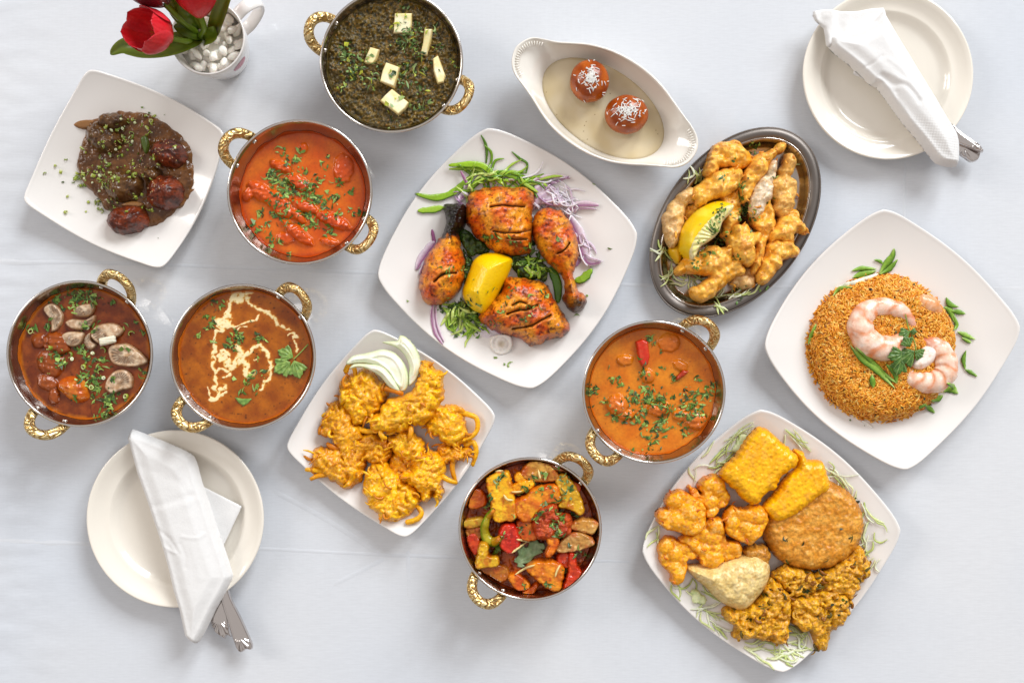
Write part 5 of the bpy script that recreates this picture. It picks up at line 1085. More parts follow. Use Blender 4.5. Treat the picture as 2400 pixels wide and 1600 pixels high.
for pts, w, lb in [([(700, 405), (735, 350), (775, 300), (785, 255)], 8, 'tall pointed scallion sliver at the top of the rice plate'), ([(705, 405), (760, 370), (805, 320)], 6, 'scallion sliver right of the tallest one at the top of the plate'), ([(670, 322), (700, 328), (720, 345)], 4, 'tiny scallion sliver left of the tallest one'),
                   ([(540, 385), (600, 370), (680, 375)], 5, 'upper of two flat scallion slivers left of the tallest'), ([(545, 425), (600, 405), (680, 385)], 8, 'lower of two flat scallion slivers left of the tallest'), ([(285, 815), (305, 760), (330, 695)], 5, 'lone scallion sliver at the left edge of the rice'),
                   ([(1090, 540), (1110, 580), (1160, 595)], 6, 'scallion sliver pointing up, right of the rice mound'), ([(1075, 600), (1110, 615), (1140, 690)], 7, 'scallion sliver leaning on the right side of the rice mound'), ([(1120, 620), (1160, 625), (1200, 635)], 6, 'scallion sliver pointing right beside the rice mound'), ([(1130, 640), (1150, 700), (1130, 730)], 5, 'thin scallion sliver hanging down the right of the rice'),
                   ([(1155, 740), (1200, 760), (1258, 785)], 6, 'scallion sliver lying apart, right of the rice, upper pair'), ([(1180, 775), (1210, 790), (1235, 805)], 5, 'short scallion sliver just below the upper pair at right'), ([(1205, 850), (1190, 900), (1200, 960)], 5, 'curved scallion sliver alone on the plate right of the shrimp'), ([(1200, 960), (1230, 975), (1270, 1000)], 4.5, 'scallion sliver at the foot of the curved one'),
                   ([(1075, 1090), (1110, 1075), (1160, 1100)], 8, 'pale scallion sliver below the lower shrimp'), ([(1095, 1040), (1125, 1055), (1150, 1085)], 6, 'dark scallion sliver touching the lower shrimp'), ([(1000, 1145), (1040, 1130), (1070, 1110)], 7, 'dark green scallion sliver at the lower right of the rice'), ([(965, 1165), (990, 1185), (1022, 1212)], 6, 'scallion sliver lowest at the right foot of the rice'), ([(930, 1190), (950, 1170), (975, 1165)], 5, 'pale scallion end at the foot of the rice'),
                   ([(530, 820), (590, 890), (680, 960), (790, 1070)], 8, 'long scallion strip across the rice below the upper shrimp'), ([(560, 830), (640, 900), (720, 980), (800, 1040)], 6, 'second long scallion strip beside the first on the rice'), ([(740, 930), (790, 980), (800, 1040)], 7, 'short scallion strip under the coriander on the rice'), ([(655, 990), (660, 1030), (665, 1065)], 7, 'short hollow scallion piece on the rice below the long strips'), ([(430, 530), (470, 490), (540, 480)], 5, 'dark scallion strip on the upper left shoulder of the rice')]:
    green(pts, w, lb, *random.Random(len(lb)).choice([('7ba32e', 'b5cf70'), ('6a9424', '9dbf52'), ('8fb440', 'c6da86')]))
o = strip('scallion_sliver', rb, VH((460, 480), (520, 465), (600, 440), (690, 405)), 6, 2, 'moist', hexc('e9ead8'), 'long white scallion strip on the upper left edge of the rice', 'scallion', sg, lift=2)
o = strip('scallion_sliver', rb, VH((595, 1258), (630, 1275), (660, 1300)), 3, 1.5, 'moist', hexc('e9e4dc'), 'thin white sliver on the bare plate under the rice', 'scallion', sg)

# ================================================================== ear handled dish with two syrup balls
def gratin():
    o = [(300, 124), (200, 165), (125, 235), (90, 340), (92, 440), (130, 530), (210, 640), (300, 770), (400, 930), (500, 1060), (640, 1190), (800, 1300), (960, 1378), (1130, 1433), (1300, 1458), (1480, 1468), (1650, 1480), (1800, 1490), (1910, 1455), (1985, 1390), (2038, 1290), (2038, 1180), (1990, 1070), (1900, 945), (1800, 805), (1700, 665), (1570, 525), (1420, 405), (1250, 303), (1080, 233), (900, 190), (740, 176), (560, 166), (420, 138)]
    zt = 92; P = catmull(np.array([W(x, y, zt)[:2] for x, y in VD(*o)]), 6); c = np.array(W(*VD((1062, 815))[0], zt)[:2])
    cc = np.array([W(*VD((1068, 815))[0], zt)[:2]])[0]
    ax = np.array([math.cos(math.radians(-34.5)), math.sin(math.radians(-34.5))]); ay = np.array([-ax[1], ax[0]])
    def at(k, L, A, B, sh=(0, 0)):
        d = P-cc; th = np.arctan2(d@ay/B, d@ax/A); return cc+np.outer(np.cos(th)*A*k, ax)+np.outer(np.sin(th)*B*k, ay)+np.array(sh)
    outn = (P-cc)/np.hypot(*(P-cc).T)[:, None]
    d = P-cc; far = sst(175, 215, np.abs(d@ax))
    zlip = zt-0*far
    def R(p, z): return np.c_[p, np.zeros(len(p))+z]
    inn = at(1, 0, 190, 108); lip = P-outn*5
    mid = inn*.35+lip*.65
    rings = [R(at(.01, 0, 150, 84), 12), R(at(.8, 0, 150, 84), 12), R(at(.97, 0, 152, 86), 15), R(at(1, 0, 160, 92), 26), R(at(1, 0, 172, 101), 50), R(inn*.9+lip*.1, 72-4*far), R(inn*.6+lip*.4, 81-6*far), R(mid*.7+lip*.3, 86.5-5*far), R(lip, zt-1), R(P-outn*2.2, zt+.6), R(P, zt-1.2), R(P+outn*.6, zt-4), R(P-outn*2, zt-7.5),
             R(mid, 77-5*far), R(inn*.8+lip*.2, 66-8*far), R(at(1, 0, 178, 108), 44), R(at(1, 0, 165, 98), 14), R(at(1, 0, 158, 92), -2.4), R(at(1, 0, 150, 86), -2.4), R(at(1, 0, 146, 82), 3), R(at(.01, 0, 150, 84), 3)]
    root = empty('gratin_dish', (cc[0], cc[1], 0), 'white oval dish with two ribbed ears holding two sugar dusted balls', 'dish')
    g = G(); g.grid(np.array(rings), (1, 1, 1), cv=True); g.build('dish_body', 'warm_porcelain', root, loc=(cc[0], cc[1], 0))
    rb_ = []
    for sgn, ctr in ((-1, VD((330, 380))[0]), (1, VD((1790, 1240))[0])):
        C0 = np.array(W(*ctr, zt)[:2]); base = math.atan2(*(sgn*ax)[::-1])
        for k in range(21):
            q = base+(-1.35+2.7*k/20); u = np.array([math.cos(q), math.sin(q)])
            # distance to the rim along u
            best = 45
            dd = P-C0; pr = dd@u; pe = np.abs(dd@np.array([-u[1], u[0]])); m = (pr > 0) & (pe < 4)
            if m.any(): best = pr[m].min()
            a0 = C0+u*(best-19); a1 = C0+u*(best-8)
            g = G(); g.tube([(*a0, zt-6.3), (*((a0+a1)/2), zt-3.6), (*a1, zt-2.0)], [.7, 1.5, 1.3], [.8, 1.3, 1], n=6); g.build('ear_rib', 'warm_porcelain', root)
    a = np.arange(80)/80*6.283
    sy = hf('syrup', [tuple(cc+ax*163*math.cos(q)+ay*94*math.sin(q)) for q in a], 20, 8, 'syrup', edge=8, world=True, smooth=0, res=3, det=lambda i: .3*fbm(i['X'], i['Y'], 50, 2), col=lambda i: mix(hexc('cdb98e'), hexc('d8c8a6'), sst(-.4, .4, fbm(i['X'], i['Y'], 60, 2))), bottom=1)
    T(sy, 'thin pale beige syrup pooled in the oval eared dish', 'syrup')
    bb = bvh([root, sy]); loc = 26
    for (x, y), rx, ry, lb in ((VD((903, 585))[0], 45, 49, 'brown syrup ball dusted with coconut, upper left of the pair'), (VD((1290, 935))[0], 50, 45, 'brown syrup ball dusted with coconut, lower right of the pair')):
        cz = 58; p = W(x, y, cz+4); g = G(); th = np.linspace(.001, math.pi-.001, 30); ph = np.arange(48)/48*6.283; TH, PH = np.meshgrid(th, ph, indexing='ij')
        V = np.stack([rx*np.sin(TH)*np.cos(PH), ry*np.sin(TH)*np.sin(PH), 40*np.cos(TH)], -1); V *= (1+.03*fbm(V[..., 0]+x, V[..., 1], 30, 2))[..., None]
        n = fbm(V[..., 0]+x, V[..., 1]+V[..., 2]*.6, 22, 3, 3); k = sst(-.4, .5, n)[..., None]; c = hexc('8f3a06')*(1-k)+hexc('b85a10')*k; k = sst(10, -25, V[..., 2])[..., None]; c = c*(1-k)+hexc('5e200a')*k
        g.grid(V+p, c, cv=True); o_ = g.build('syrup_ball', 'moist', loc=(p[0], p[1], 20)); T(o_, lb, 'sweet', 'syrup soaked sweet balls')
        b2 = bvh([o_]); rs = newrs(); g = G()
        for _ in range(125):
            r_ = np.abs(rs.normal())*.45; q = rs.rand()*6.28; l, nr = drop(b2, x+4+r_*rx*math.cos(q), y-8+r_*ry*math.sin(q))
            if l is None: continue
            t = rs.normal(size=3); t -= nr*(t@nr); t /= np.linalg.norm(t); L = rs.uniform(2.5, 6)
            g.tube([l+nr*1-t*L, l+nr*(1.2+rs.rand()), l+nr*1+t*L], 1.0, n=5, C=hexc('f3eee6'))
        cf = g.build('coconut_shreds', 'soft', loc=p); tag(cf, 'white coconut shreds on the '+('upper left' if 'upper' in lb else 'lower right')+' brown syrup ball', 'coconut', kind='stuff')
    rs = newrs(); g = G()
    for p in VD((560, 935), (868, 1010), (850, 1050), (880, 1195), (840, 1110), (1600, 1100), (450, 700), (1120, 715), (1620, 1140), (960, 935)):
        l, nr = drop(bb, *p)
        if l is not None: g.ball(l, (1.3, 1.1, .8), 6, hexc('7a5420'))
    o_ = g.build('spice_specks', 'moist'); tag(o_, 'tiny brown cardamom specks floating in the pale syrup', 'spice', kind='stuff')
gratin()

# ================================================================== cheese cubes in spinach
def cube(pts, lb, z, h, tilt, c='efe2a8', name='cheese_cube', V=VC, edge=3.5, mat='soft', cat='cheese cube', group='cheese cubes in the spinach'):
    o = hf(name, V(*pts), z, h, mat, edge=edge, smooth=0, tilt=tilt, res=1.6, det=lambda i: .7*fbm(i['X'], i['Y'], 12, 2, i['sd']), col=lambda i: mix(mix(hexc(c), hexc('f6efcb'), sst(-.3, .4, fbm(i['X'], i['Y'], 22, 2, i['sd']))), hexc('d9b456'), sst(5, 0, i['D'])*.7), bottom=.6)
    return T(o, lb, cat, group)
zs = ZR-26
cubes = [cube([(1068, 155), (1270, 152), (1262, 300), (1235, 388), (1050, 382), (1058, 260)], 'cheese cube nearest the top rim of the spinach bowl', zs-6, 20, (0, .1)),
         cube([(1400, 330), (1495, 335), (1480, 450), (1432, 628), (1345, 615), (1380, 480)], 'narrow upright cheese cube at the upper right of the spinach', zs-4, 22, (.1, .2)),
         cube([(1490, 660), (1555, 615), (1640, 845), (1622, 925), (1545, 948), (1500, 800)], 'narrow cheese cube nearest the right rim of the spinach bowl', zs-4, 20, (-.2, 0)),
         cube([(795, 522), (908, 555), (865, 680), (830, 728), (722, 712), (750, 620)], 'cheese cube leftmost in the spinach bowl', zs-6, 18, (.1, -.1)),
         cube([(970, 690), (1130, 748), (1100, 880), (1068, 985), (900, 920), (930, 790)], 'cheese cube at the centre of the spinach bowl', zs-4, 20, (0, -.1)),
         cube([(1040, 985), (1240, 1150), (1190, 1225), (1110, 1292), (900, 1130), (960, 1060)], 'large cheese cube lowest in the spinach bowl', zs-4, 22, (0, -.1))]
for o in cubes: keep_in_bowl(o, bwC)
bC = bvh([cuC]+cubes)
herbs('chopped_coriander', bC, [(*VC(p)[0], s, s, n) for p, s, n in [((1250, 380), 14, 34), ((1140, 480), 13, 36), ((1280, 520), 14, 40), ((1330, 300), 12, 24), ((1190, 190), 12, 8), ((1100, 290), 10, 7), ((1530, 330), 8, 12), ((1570, 530), 9, 12), ((500, 560), 10, 24), ((560, 640), 13, 34), ((720, 700), 13, 34), ((640, 840), 13, 32), ((480, 950), 8, 12), ((790, 980), 7, 10), ((820, 860), 9, 14), ((1050, 840), 6, 9), ((1200, 720), 10, 18), ((1250, 800), 11, 20), ((1150, 900), 9, 20), ((1120, 1060), 6, 8), ((1010, 1150), 5, 4), ((1360, 960), 9, 14), ((1400, 1190), 9, 14), ((1290, 1180), 8, 10), ((1430, 1340), 5, 8), ((1710, 710), 9, 12), ((1400, 780), 10, 14), ((1340, 620), 8, 10), ((1560, 790), 2, 2), ((790, 630), 4, 4), ((1160, 100), 12, 6), ((600, 740), 20, 20), ((1000, 1300), 20, 8), ((900, 750), 5, 5)]], 'chopped coriander over the spinach and cheese cubes', greens=['5d7a3c', '7b985a', '3f5a22', '8fa35a', '2f4718', 'b3b83a'])

# herbs of the two orange curries
bB = bvh([cuB])
herbs('chopped_coriander', bB, [(*VB(p)[0], s, s, n) for p, s, n in [((680, 650), 11, 40), ((800, 690), 11, 44), ((740, 790), 14, 44), ((840, 780), 12, 30), ((960, 600), 8, 16), ((890, 470), 6, 10), ((800, 500), 8, 14), ((740, 370), 9, 14), ((920, 370), 6, 8), ((1030, 750), 13, 40), ((1080, 860), 13, 40), ((960, 820), 12, 26), ((1000, 1000), 13, 34), ((720, 1020), 11, 28), ((680, 900), 8, 16), ((820, 920), 9, 16), ((1060, 1090), 10, 24), ((950, 1130), 8, 12), ((1280, 680), 7, 12), ((1300, 860), 12, 14), ((1230, 820), 8, 12), ((1160, 960), 10, 16), ((1300, 975), 6, 6), ((1440, 990), 7, 12), ((1420, 770), 5, 5), ((1190, 430), 4, 4), ((540, 980), 8, 14), ((520, 1140), 7, 10), ((680, 1250), 8, 18), ((800, 1110), 7, 10), ((600, 1100), 6, 8), ((1200, 1170), 11, 18), ((810, 1390), 4, 4), ((1100, 640), 8, 10), ((650, 600), 7, 10), ((1150, 540), 8, 5), ((1270, 1020), 6, 5), ((460, 1100), 5, 5)]], 'chopped coriander heaped in the middle of the red orange curry')
pc = [cube([(575, 290), (640, 262), (700, 290), (718, 440), (700, 510), (640, 535), (605, 480), (590, 380)], 'large red pepper square in the orange curry', ZR-34, 16, (0, 0), 'c62a12', 'red_pepper_piece', VN, 5, 'moist', 'pepper', 'red pepper pieces in the orange curry'),
      cube([(975, 620), (1030, 565), (1100, 575), (1050, 625), (965, 670)], 'small red pepper piece at the right of the orange curry', ZR-32, 9, (0, 0), 'a82a0c', 'red_pepper_piece', VN, 4, 'moist', 'pepper', 'red pepper pieces in the orange curry')]
for p_, cc_ in zip(pc, ('c42a12', 'a62c0e')):
    at_ = p_.data.color_attributes['Col']; n_ = len(p_.data.vertices); a_ = np.tile(np.r_[hexc(cc_), 1.0], (n_, 1)); co = np.empty(n_*3, np.float32); p_.data.vertices.foreach_get('co', co); co = co.reshape(-1, 3)/S
    k_ = sst(-.3, .5, fbm(co[:, 0], co[:, 1], 14, 2, 4))[:, None]; a_[:, :3] = a_[:, :3]*(1-k_*.35)+hexc('d65a34')*k_*.35; at_.data.foreach_set('color', a_.astype(np.float32).ravel())
bN = bvh([cuN]+pc)
herbs('chopped_coriander', bN, [(*VN(p)[0], s, s, n) for p, s, n in [((110, 690), 6, 18), ((130, 770), 7, 20), ((190, 760), 5, 12), ((120, 910), 5, 10), ((340, 660), 5, 8), ((410, 680), 9, 14), ((640, 590), 9, 22), ((610, 435), 4, 3), ((730, 270), 8, 12), ((835, 380), 3, 3), ((500, 760), 5, 4), ((470, 850), 5, 7), ((560, 830), 9, 24), ((540, 880), 6, 8), ((700, 780), 12, 40), ((680, 850), 13, 44), ((640, 940), 9, 18), ((790, 850), 12, 34), ((840, 880), 12, 30), ((900, 930), 10, 16), ((280, 860), 7, 12), ((400, 1000), 10, 24), ((520, 1010), 9, 24), ((600, 1050), 7, 16), ((830, 1050), 9, 30), ((870, 1110), 7, 14), ((760, 1140), 11, 24), ((660, 1110), 6, 8), ((930, 820), 5, 5), ((1050, 840), 9, 20), ((1130, 850), 9, 22), ((1060, 920), 7, 14), ((1130, 940), 9, 24), ((1190, 1010), 8, 18), ((1220, 920), 6, 12), ((1020, 1010), 6, 8), ((1100, 1040), 7, 12), ((1010, 1110), 8, 16), ((1230, 790), 6, 10), ((1300, 740), 8, 18), ((1330, 700), 5, 8), ((1260, 830), 5, 6), ((950, 660), 5, 16), ((1060, 750), 8, 6), ((1165, 650), 4, 5), ((720, 1210), 8, 8), ((750, 1290), 10, 12), ((870, 1210), 3, 3), ((1270, 1000), 3, 3), ((1070, 1190), 5, 5), ((540, 1330), 5, 3), ((650, 1350), 8, 4), ((620, 1190), 6, 4), ((860, 520), 7, 4), ((340, 560), 3, 2), ((790, 610), 3, 2)]], 'chopped coriander clumps over the orange pepper curry')
bJ = bvh([cuJ])
herbs('chopped_coriander', bJ, [(*VJ(p)[0], s, s, n) for p, s, n in [((690, 610), 9, 34), ((650, 670), 7, 14), ((740, 590), 7, 12), ((880, 580), 6, 12), ((930, 600), 4, 5), ((470, 460), 7, 14), ((410, 420), 7, 10), ((420, 510), 4, 5), ((335, 570), 4, 9), ((520, 280), 8, 14), ((480, 620), 2, 3), ((860, 1050), 5, 10), ((740, 1090), 5, 5), ((790, 990), 8, 12), ((850, 755), 6, 6), ((700, 540), 4, 4), ((600, 660), 4, 4), ((850, 460), 3, 1), ((660, 990), 3, 2), ((920, 900), 8, 6), ((840, 900), 5, 5)]], 'a few chopped coriander bits on the cream swirl curry')
sprig(VJ((1190, 800))[0], [(*VJ((1205, 775))[0], 155, 40), (*VJ((1180, 815))[0], 212, 46), (*VJ((1210, 800))[0], -72, 45)], [VJ((1210, 790), (1270, 730), (1340, 655))], bJ, 'three lobed coriander leaf with a thin stem at the right of the cream swirl curry', c=('5d7f34', '86a24c'))
o = hf('coriander_leaf', VJ((665, 1140), (740, 1152), (830, 1150), (790, 1195), (745, 1222), (700, 1190)), ZR-26, 3, 'leafy', edge=3, smooth=0, col=lambda i: mix(hexc('5f8438'), hexc('7fa04e'), sst(-.3, .4, fbm(i['X'], i['Y'], 8, 2, 3)))); T(o, 'small triangular leaf piece near the bottom of the cream swirl curry', 'coriander')
# ================================================================== mushrooms in brown curry
def cmush(i):
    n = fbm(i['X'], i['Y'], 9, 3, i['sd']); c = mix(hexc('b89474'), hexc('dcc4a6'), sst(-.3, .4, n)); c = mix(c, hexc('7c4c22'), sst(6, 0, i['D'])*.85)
    dx = i['PX']-i['PX'].mean(); dy = i['PY']-i['PY'].mean(); q = i['sd']*.7; w = (dx*math.cos(q)+dy*math.sin(q))/12; th = np.arctan2(dy, dx)
    tt = i['D']/i['D'].max(); gill = sst(.22, .40, tt)*sst(1.05, .85, tt)*sst(-.7, .3, w+1.5*fbm(i['X'], i['Y'], 20, 2, 3))*(.65+.35*np.cos(th*26))
    return mix(mix(c, hexc('b88c5c'), sst(.1, .5, fbm(i['X'], i['Y'], 16, 2, 7))*.6), hexc('3c2618'), gill*.9)
mz = ZR-34; ms = []
for pts, lb, z in (([(375, 400), (415, 345), (480, 343), (535, 400), (556, 470), (520, 555), (450, 592), (440, 490)], 'mushroom slice with a dark split at the upper left of the bowl', 2), ([(640, 410), (680, 360), (760, 338), (815, 350), (822, 400), (782, 452), (700, 462), (650, 445)], 'curled mushroom slice nearest the top of the bowl', 8),
                   ([(568, 500), (640, 468), (740, 480), (824, 438), (832, 490), (765, 562), (650, 572), (590, 542)], 'mushroom slice just below the topmost curled one', 4), ([(535, 620), (600, 583), (700, 583), (742, 602), (712, 690), (642, 722), (580, 700)], 'half round mushroom slice in the middle left of the bowl', 2),
                   ([(730, 690), (740, 630), (795, 588), (810, 660), (856, 700), (790, 752)], 'brown mushroom cap edge tucked under the palest slice', 1), ([(790, 620), (820, 548), (900, 513), (1005, 513), (1072, 560), (1062, 612), (1000, 645), (900, 700), (830, 672)], 'palest mushroom slice, right of centre in the bowl', 9),
                   ([(942, 760), (970, 700), (1050, 690), (1110, 688), (1200, 740), (1292, 830), (1272, 872), (1180, 897), (1060, 892), (978, 860)], 'largest mushroom slice with dark gills, against the right wall', 6), ([(915, 1080), (940, 990), (1000, 928), (1080, 913), (1142, 950), (1165, 1010), (1152, 1082), (1060, 1102), (980, 1132)], 'mushroom slice lowest at the right of the bowl', 4)):
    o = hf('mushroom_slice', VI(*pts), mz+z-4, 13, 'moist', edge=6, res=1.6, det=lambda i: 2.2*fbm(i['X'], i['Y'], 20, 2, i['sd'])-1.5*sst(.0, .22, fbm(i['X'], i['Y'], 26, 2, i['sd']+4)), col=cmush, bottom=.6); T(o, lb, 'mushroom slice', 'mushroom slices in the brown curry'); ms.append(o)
o = hf('egg_piece', VI((488, 1080), (510, 1010), (590, 972), (680, 978), (745, 1030), (778, 1130), (762, 1190), (680, 1217), (610, 1192), (540, 1132)), mz-8, 30, 'moist', edge=28, res=1.6, det=dlump(24, 3), col=lambda i: mix(mix(hexc('b4500c'), hexc('d98a2a'), sst(-.3, .4, fbm(i['X'], i['Y'], 26, 3, 4))), hexc('a83c0c'), sst(.1, .5, fbm(i['X'], i['Y'], 14, 2, 8))*.7)); T(o, 'smooth orange egg shaped piece at the bottom of the mushroom bowl', 'egg'); ms.append(o)
o = hf('leek_piece', VI((858, 645), (1005, 615), (1012, 680), (935, 700), (870, 712)), mz+18, 9, 'soft', edge=4, smooth=0, tilt=(0, .1), col=lambda i: mix(hexc('ddd6ba'), hexc('f0eddc'), sst(-.3, .3, np.sin(i['PY']*1.2)))); T(o, 'short white leek piece lying on the palest mushroom slice', 'leek'); ms.append(o)
for o in ms: keep_in_bowl(o, bwI)
bI = bvh([cuI]+ms)
for p, lb in (((770, 560), 'white scallion ring beside the palest mushroom slice'), ((630, 830), 'white scallion piece in the middle of the mushroom bowl'), ((820, 780), 'white scallion ring just under the palest mushroom'), ((880, 930), 'scallion ring right of centre above the egg piece'), ((265, 585), 'yellow green scallion piece at the left of the mushroom bowl'), ((450, 730), 'yellow green scallion piece on the submerged chunk'), ((910, 740), 'bright yellow green scallion square left of the largest mushroom'), ((1150, 600), 'scallion ring floating at the right of the palest mushroom'), ((905, 985), 'small white scallion bit above the lowest mushroom'), ((740, 890), 'scallion ring at the centre of the mushroom bowl'), ((620, 790), 'green scallion tube left of centre in the mushroom bowl'), ((800, 1080), 'scallion ring right of the egg piece'), ((1110, 1150), 'yellow scallion bit near the lower right wall')):
    loc, nor = drop(bI, *VI(p)[0])
    o = copy_mesh_obj('scallion_slice', RING[3 if 'white' in lb else (0, 2, 4)[len(lb) % 3]], loc+np.array([0, 0, 1.]), (.4, .3, p[0]), 1.25); tag(o, lb, 'scallion slice')
herbs('chopped_coriander', bI, [(*VI(p)[0], s, s, n) for p, s, n in [((640, 230), 16, 40), ((720, 270), 14, 44), ((790, 290), 12, 36), ((520, 320), 10, 16), ((480, 250), 12, 18), ((630, 370), 8, 16), ((410, 540), 7, 8), ((440, 490), 5, 5), ((500, 800), 12, 24), ((540, 880), 9, 18), ((350, 820), 5, 5), ((735, 530), 6, 10), ((800, 560), 8, 10), ((720, 760), 10, 20), ((800, 830), 12, 26), ((910, 850), 8, 14), ((860, 1000), 6, 10), ((800, 1000), 12, 34), ((830, 1080), 10, 26), ((700, 990), 9, 16), ((660, 1155), 6, 8), ((830, 1170), 5, 8), ((920, 1170), 8, 26), ((980, 1150), 11, 34), ((930, 1250), 9, 26), ((940, 1310), 8, 18), ((990, 1000), 4, 6), ((970, 340), 5, 7), ((1190, 500), 4, 5), ((1100, 740), 5, 6), ((1260, 600), 5, 7), ((1260, 940), 8, 10), ((270, 570), 8, 10), ((180, 560), 8, 6), ((860, 520), 5, 6), ((1090, 550), 5, 5), ((430, 950), 3, 3), ((1100, 1170), 5, 4), ((830, 1320), 5, 4)]], 'chopped coriander over the mushroom curry')

# ================================================================== chunks of the stir fry
kz = ZR-44
def chunk(pts, z, h, c, lb, name, cat, edge=6, smooth=3, mat='moist', tilt=(0, 0), amp=2.):
    A, B, Dk = [hexc(q) for q in c]
    o = hf(name, VM(*pts), kz+z+4, h, mat, grow=4.5, edge=edge, smooth=smooth, res=1.6, tilt=tilt, det=dlump(18, amp, 6, .8), ragged=1.6, ripple=5, bottom=.5,
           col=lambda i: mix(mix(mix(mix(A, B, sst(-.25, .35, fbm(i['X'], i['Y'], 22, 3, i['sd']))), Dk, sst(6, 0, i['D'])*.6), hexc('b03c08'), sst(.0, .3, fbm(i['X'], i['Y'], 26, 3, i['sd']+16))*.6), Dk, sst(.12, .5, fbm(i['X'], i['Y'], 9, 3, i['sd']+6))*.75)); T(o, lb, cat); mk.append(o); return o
mk = []
YE = ('eda006', 'f4ba1c', 'c0540a'); OR = ('d65f08', 'e88a14', 'a03408'); BR = ('a85a10', 'c47c20', '7a3206'); RD = ('c02c0c', 'd84a18', '861c06')
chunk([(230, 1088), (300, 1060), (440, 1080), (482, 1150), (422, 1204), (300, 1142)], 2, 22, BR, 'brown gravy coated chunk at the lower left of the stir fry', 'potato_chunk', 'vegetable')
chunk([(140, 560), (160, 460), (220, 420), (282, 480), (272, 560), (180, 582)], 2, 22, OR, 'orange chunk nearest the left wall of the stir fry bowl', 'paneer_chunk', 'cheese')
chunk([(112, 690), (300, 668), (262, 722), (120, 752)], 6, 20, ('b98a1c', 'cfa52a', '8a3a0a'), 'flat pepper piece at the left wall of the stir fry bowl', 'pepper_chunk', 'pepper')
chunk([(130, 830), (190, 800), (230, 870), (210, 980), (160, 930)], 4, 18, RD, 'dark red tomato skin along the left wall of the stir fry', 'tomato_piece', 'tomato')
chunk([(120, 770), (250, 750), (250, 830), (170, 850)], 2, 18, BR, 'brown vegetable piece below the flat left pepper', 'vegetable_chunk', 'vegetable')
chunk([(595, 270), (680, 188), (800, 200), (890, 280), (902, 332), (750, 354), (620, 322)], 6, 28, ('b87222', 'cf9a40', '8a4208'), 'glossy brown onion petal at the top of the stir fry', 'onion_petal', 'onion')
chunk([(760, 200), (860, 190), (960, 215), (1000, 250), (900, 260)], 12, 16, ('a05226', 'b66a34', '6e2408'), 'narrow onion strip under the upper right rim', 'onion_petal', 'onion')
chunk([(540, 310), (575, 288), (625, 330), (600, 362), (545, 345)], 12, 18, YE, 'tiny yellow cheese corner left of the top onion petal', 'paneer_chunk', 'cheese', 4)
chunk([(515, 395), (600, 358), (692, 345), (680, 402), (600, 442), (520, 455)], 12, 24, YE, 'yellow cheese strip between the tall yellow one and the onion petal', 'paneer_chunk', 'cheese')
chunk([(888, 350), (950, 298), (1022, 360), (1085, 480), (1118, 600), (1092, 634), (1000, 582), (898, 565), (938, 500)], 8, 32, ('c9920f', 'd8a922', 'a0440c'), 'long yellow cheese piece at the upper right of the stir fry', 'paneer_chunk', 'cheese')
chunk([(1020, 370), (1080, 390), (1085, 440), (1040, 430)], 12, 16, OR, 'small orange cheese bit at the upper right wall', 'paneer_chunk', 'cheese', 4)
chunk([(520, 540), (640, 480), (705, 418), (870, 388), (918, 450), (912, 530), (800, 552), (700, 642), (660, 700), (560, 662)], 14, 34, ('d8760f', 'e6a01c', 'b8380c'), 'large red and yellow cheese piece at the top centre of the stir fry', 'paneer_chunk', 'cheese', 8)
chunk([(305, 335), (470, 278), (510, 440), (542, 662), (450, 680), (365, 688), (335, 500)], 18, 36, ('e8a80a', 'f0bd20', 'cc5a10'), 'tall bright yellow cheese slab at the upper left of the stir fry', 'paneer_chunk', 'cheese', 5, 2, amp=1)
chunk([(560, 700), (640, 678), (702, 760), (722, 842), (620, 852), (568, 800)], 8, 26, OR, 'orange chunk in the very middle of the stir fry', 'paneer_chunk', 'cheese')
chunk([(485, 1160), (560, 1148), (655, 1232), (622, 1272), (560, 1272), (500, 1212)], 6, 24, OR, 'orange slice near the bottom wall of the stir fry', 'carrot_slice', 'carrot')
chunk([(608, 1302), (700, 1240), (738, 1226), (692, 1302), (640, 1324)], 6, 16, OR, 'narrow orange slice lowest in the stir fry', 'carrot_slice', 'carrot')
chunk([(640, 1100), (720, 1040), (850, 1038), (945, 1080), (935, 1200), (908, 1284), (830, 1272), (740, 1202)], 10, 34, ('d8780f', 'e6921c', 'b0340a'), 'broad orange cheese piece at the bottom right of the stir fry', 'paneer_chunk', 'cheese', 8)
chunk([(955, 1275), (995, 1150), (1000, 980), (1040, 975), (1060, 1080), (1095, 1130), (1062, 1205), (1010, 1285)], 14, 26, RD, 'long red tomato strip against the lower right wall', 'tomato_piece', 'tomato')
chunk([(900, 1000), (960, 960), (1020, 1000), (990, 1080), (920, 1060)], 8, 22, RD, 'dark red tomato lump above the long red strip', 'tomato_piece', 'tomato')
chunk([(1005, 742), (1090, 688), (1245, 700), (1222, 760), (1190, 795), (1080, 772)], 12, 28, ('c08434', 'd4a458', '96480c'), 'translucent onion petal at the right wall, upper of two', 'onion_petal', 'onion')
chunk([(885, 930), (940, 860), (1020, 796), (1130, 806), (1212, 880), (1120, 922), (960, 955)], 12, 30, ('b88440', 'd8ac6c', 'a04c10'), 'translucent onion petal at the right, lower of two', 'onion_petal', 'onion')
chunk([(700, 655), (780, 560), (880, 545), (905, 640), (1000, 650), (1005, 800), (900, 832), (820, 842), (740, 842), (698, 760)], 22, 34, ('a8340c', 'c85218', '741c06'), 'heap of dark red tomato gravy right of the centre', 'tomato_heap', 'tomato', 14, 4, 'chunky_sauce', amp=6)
chunk([(790, 780), (825, 756), (880, 820), (905, 880), (842, 985), (800, 992), (828, 900)], 30, 24, OR, 'thin orange cheese sliver right of the coriander leaf', 'paneer_chunk', 'cheese')
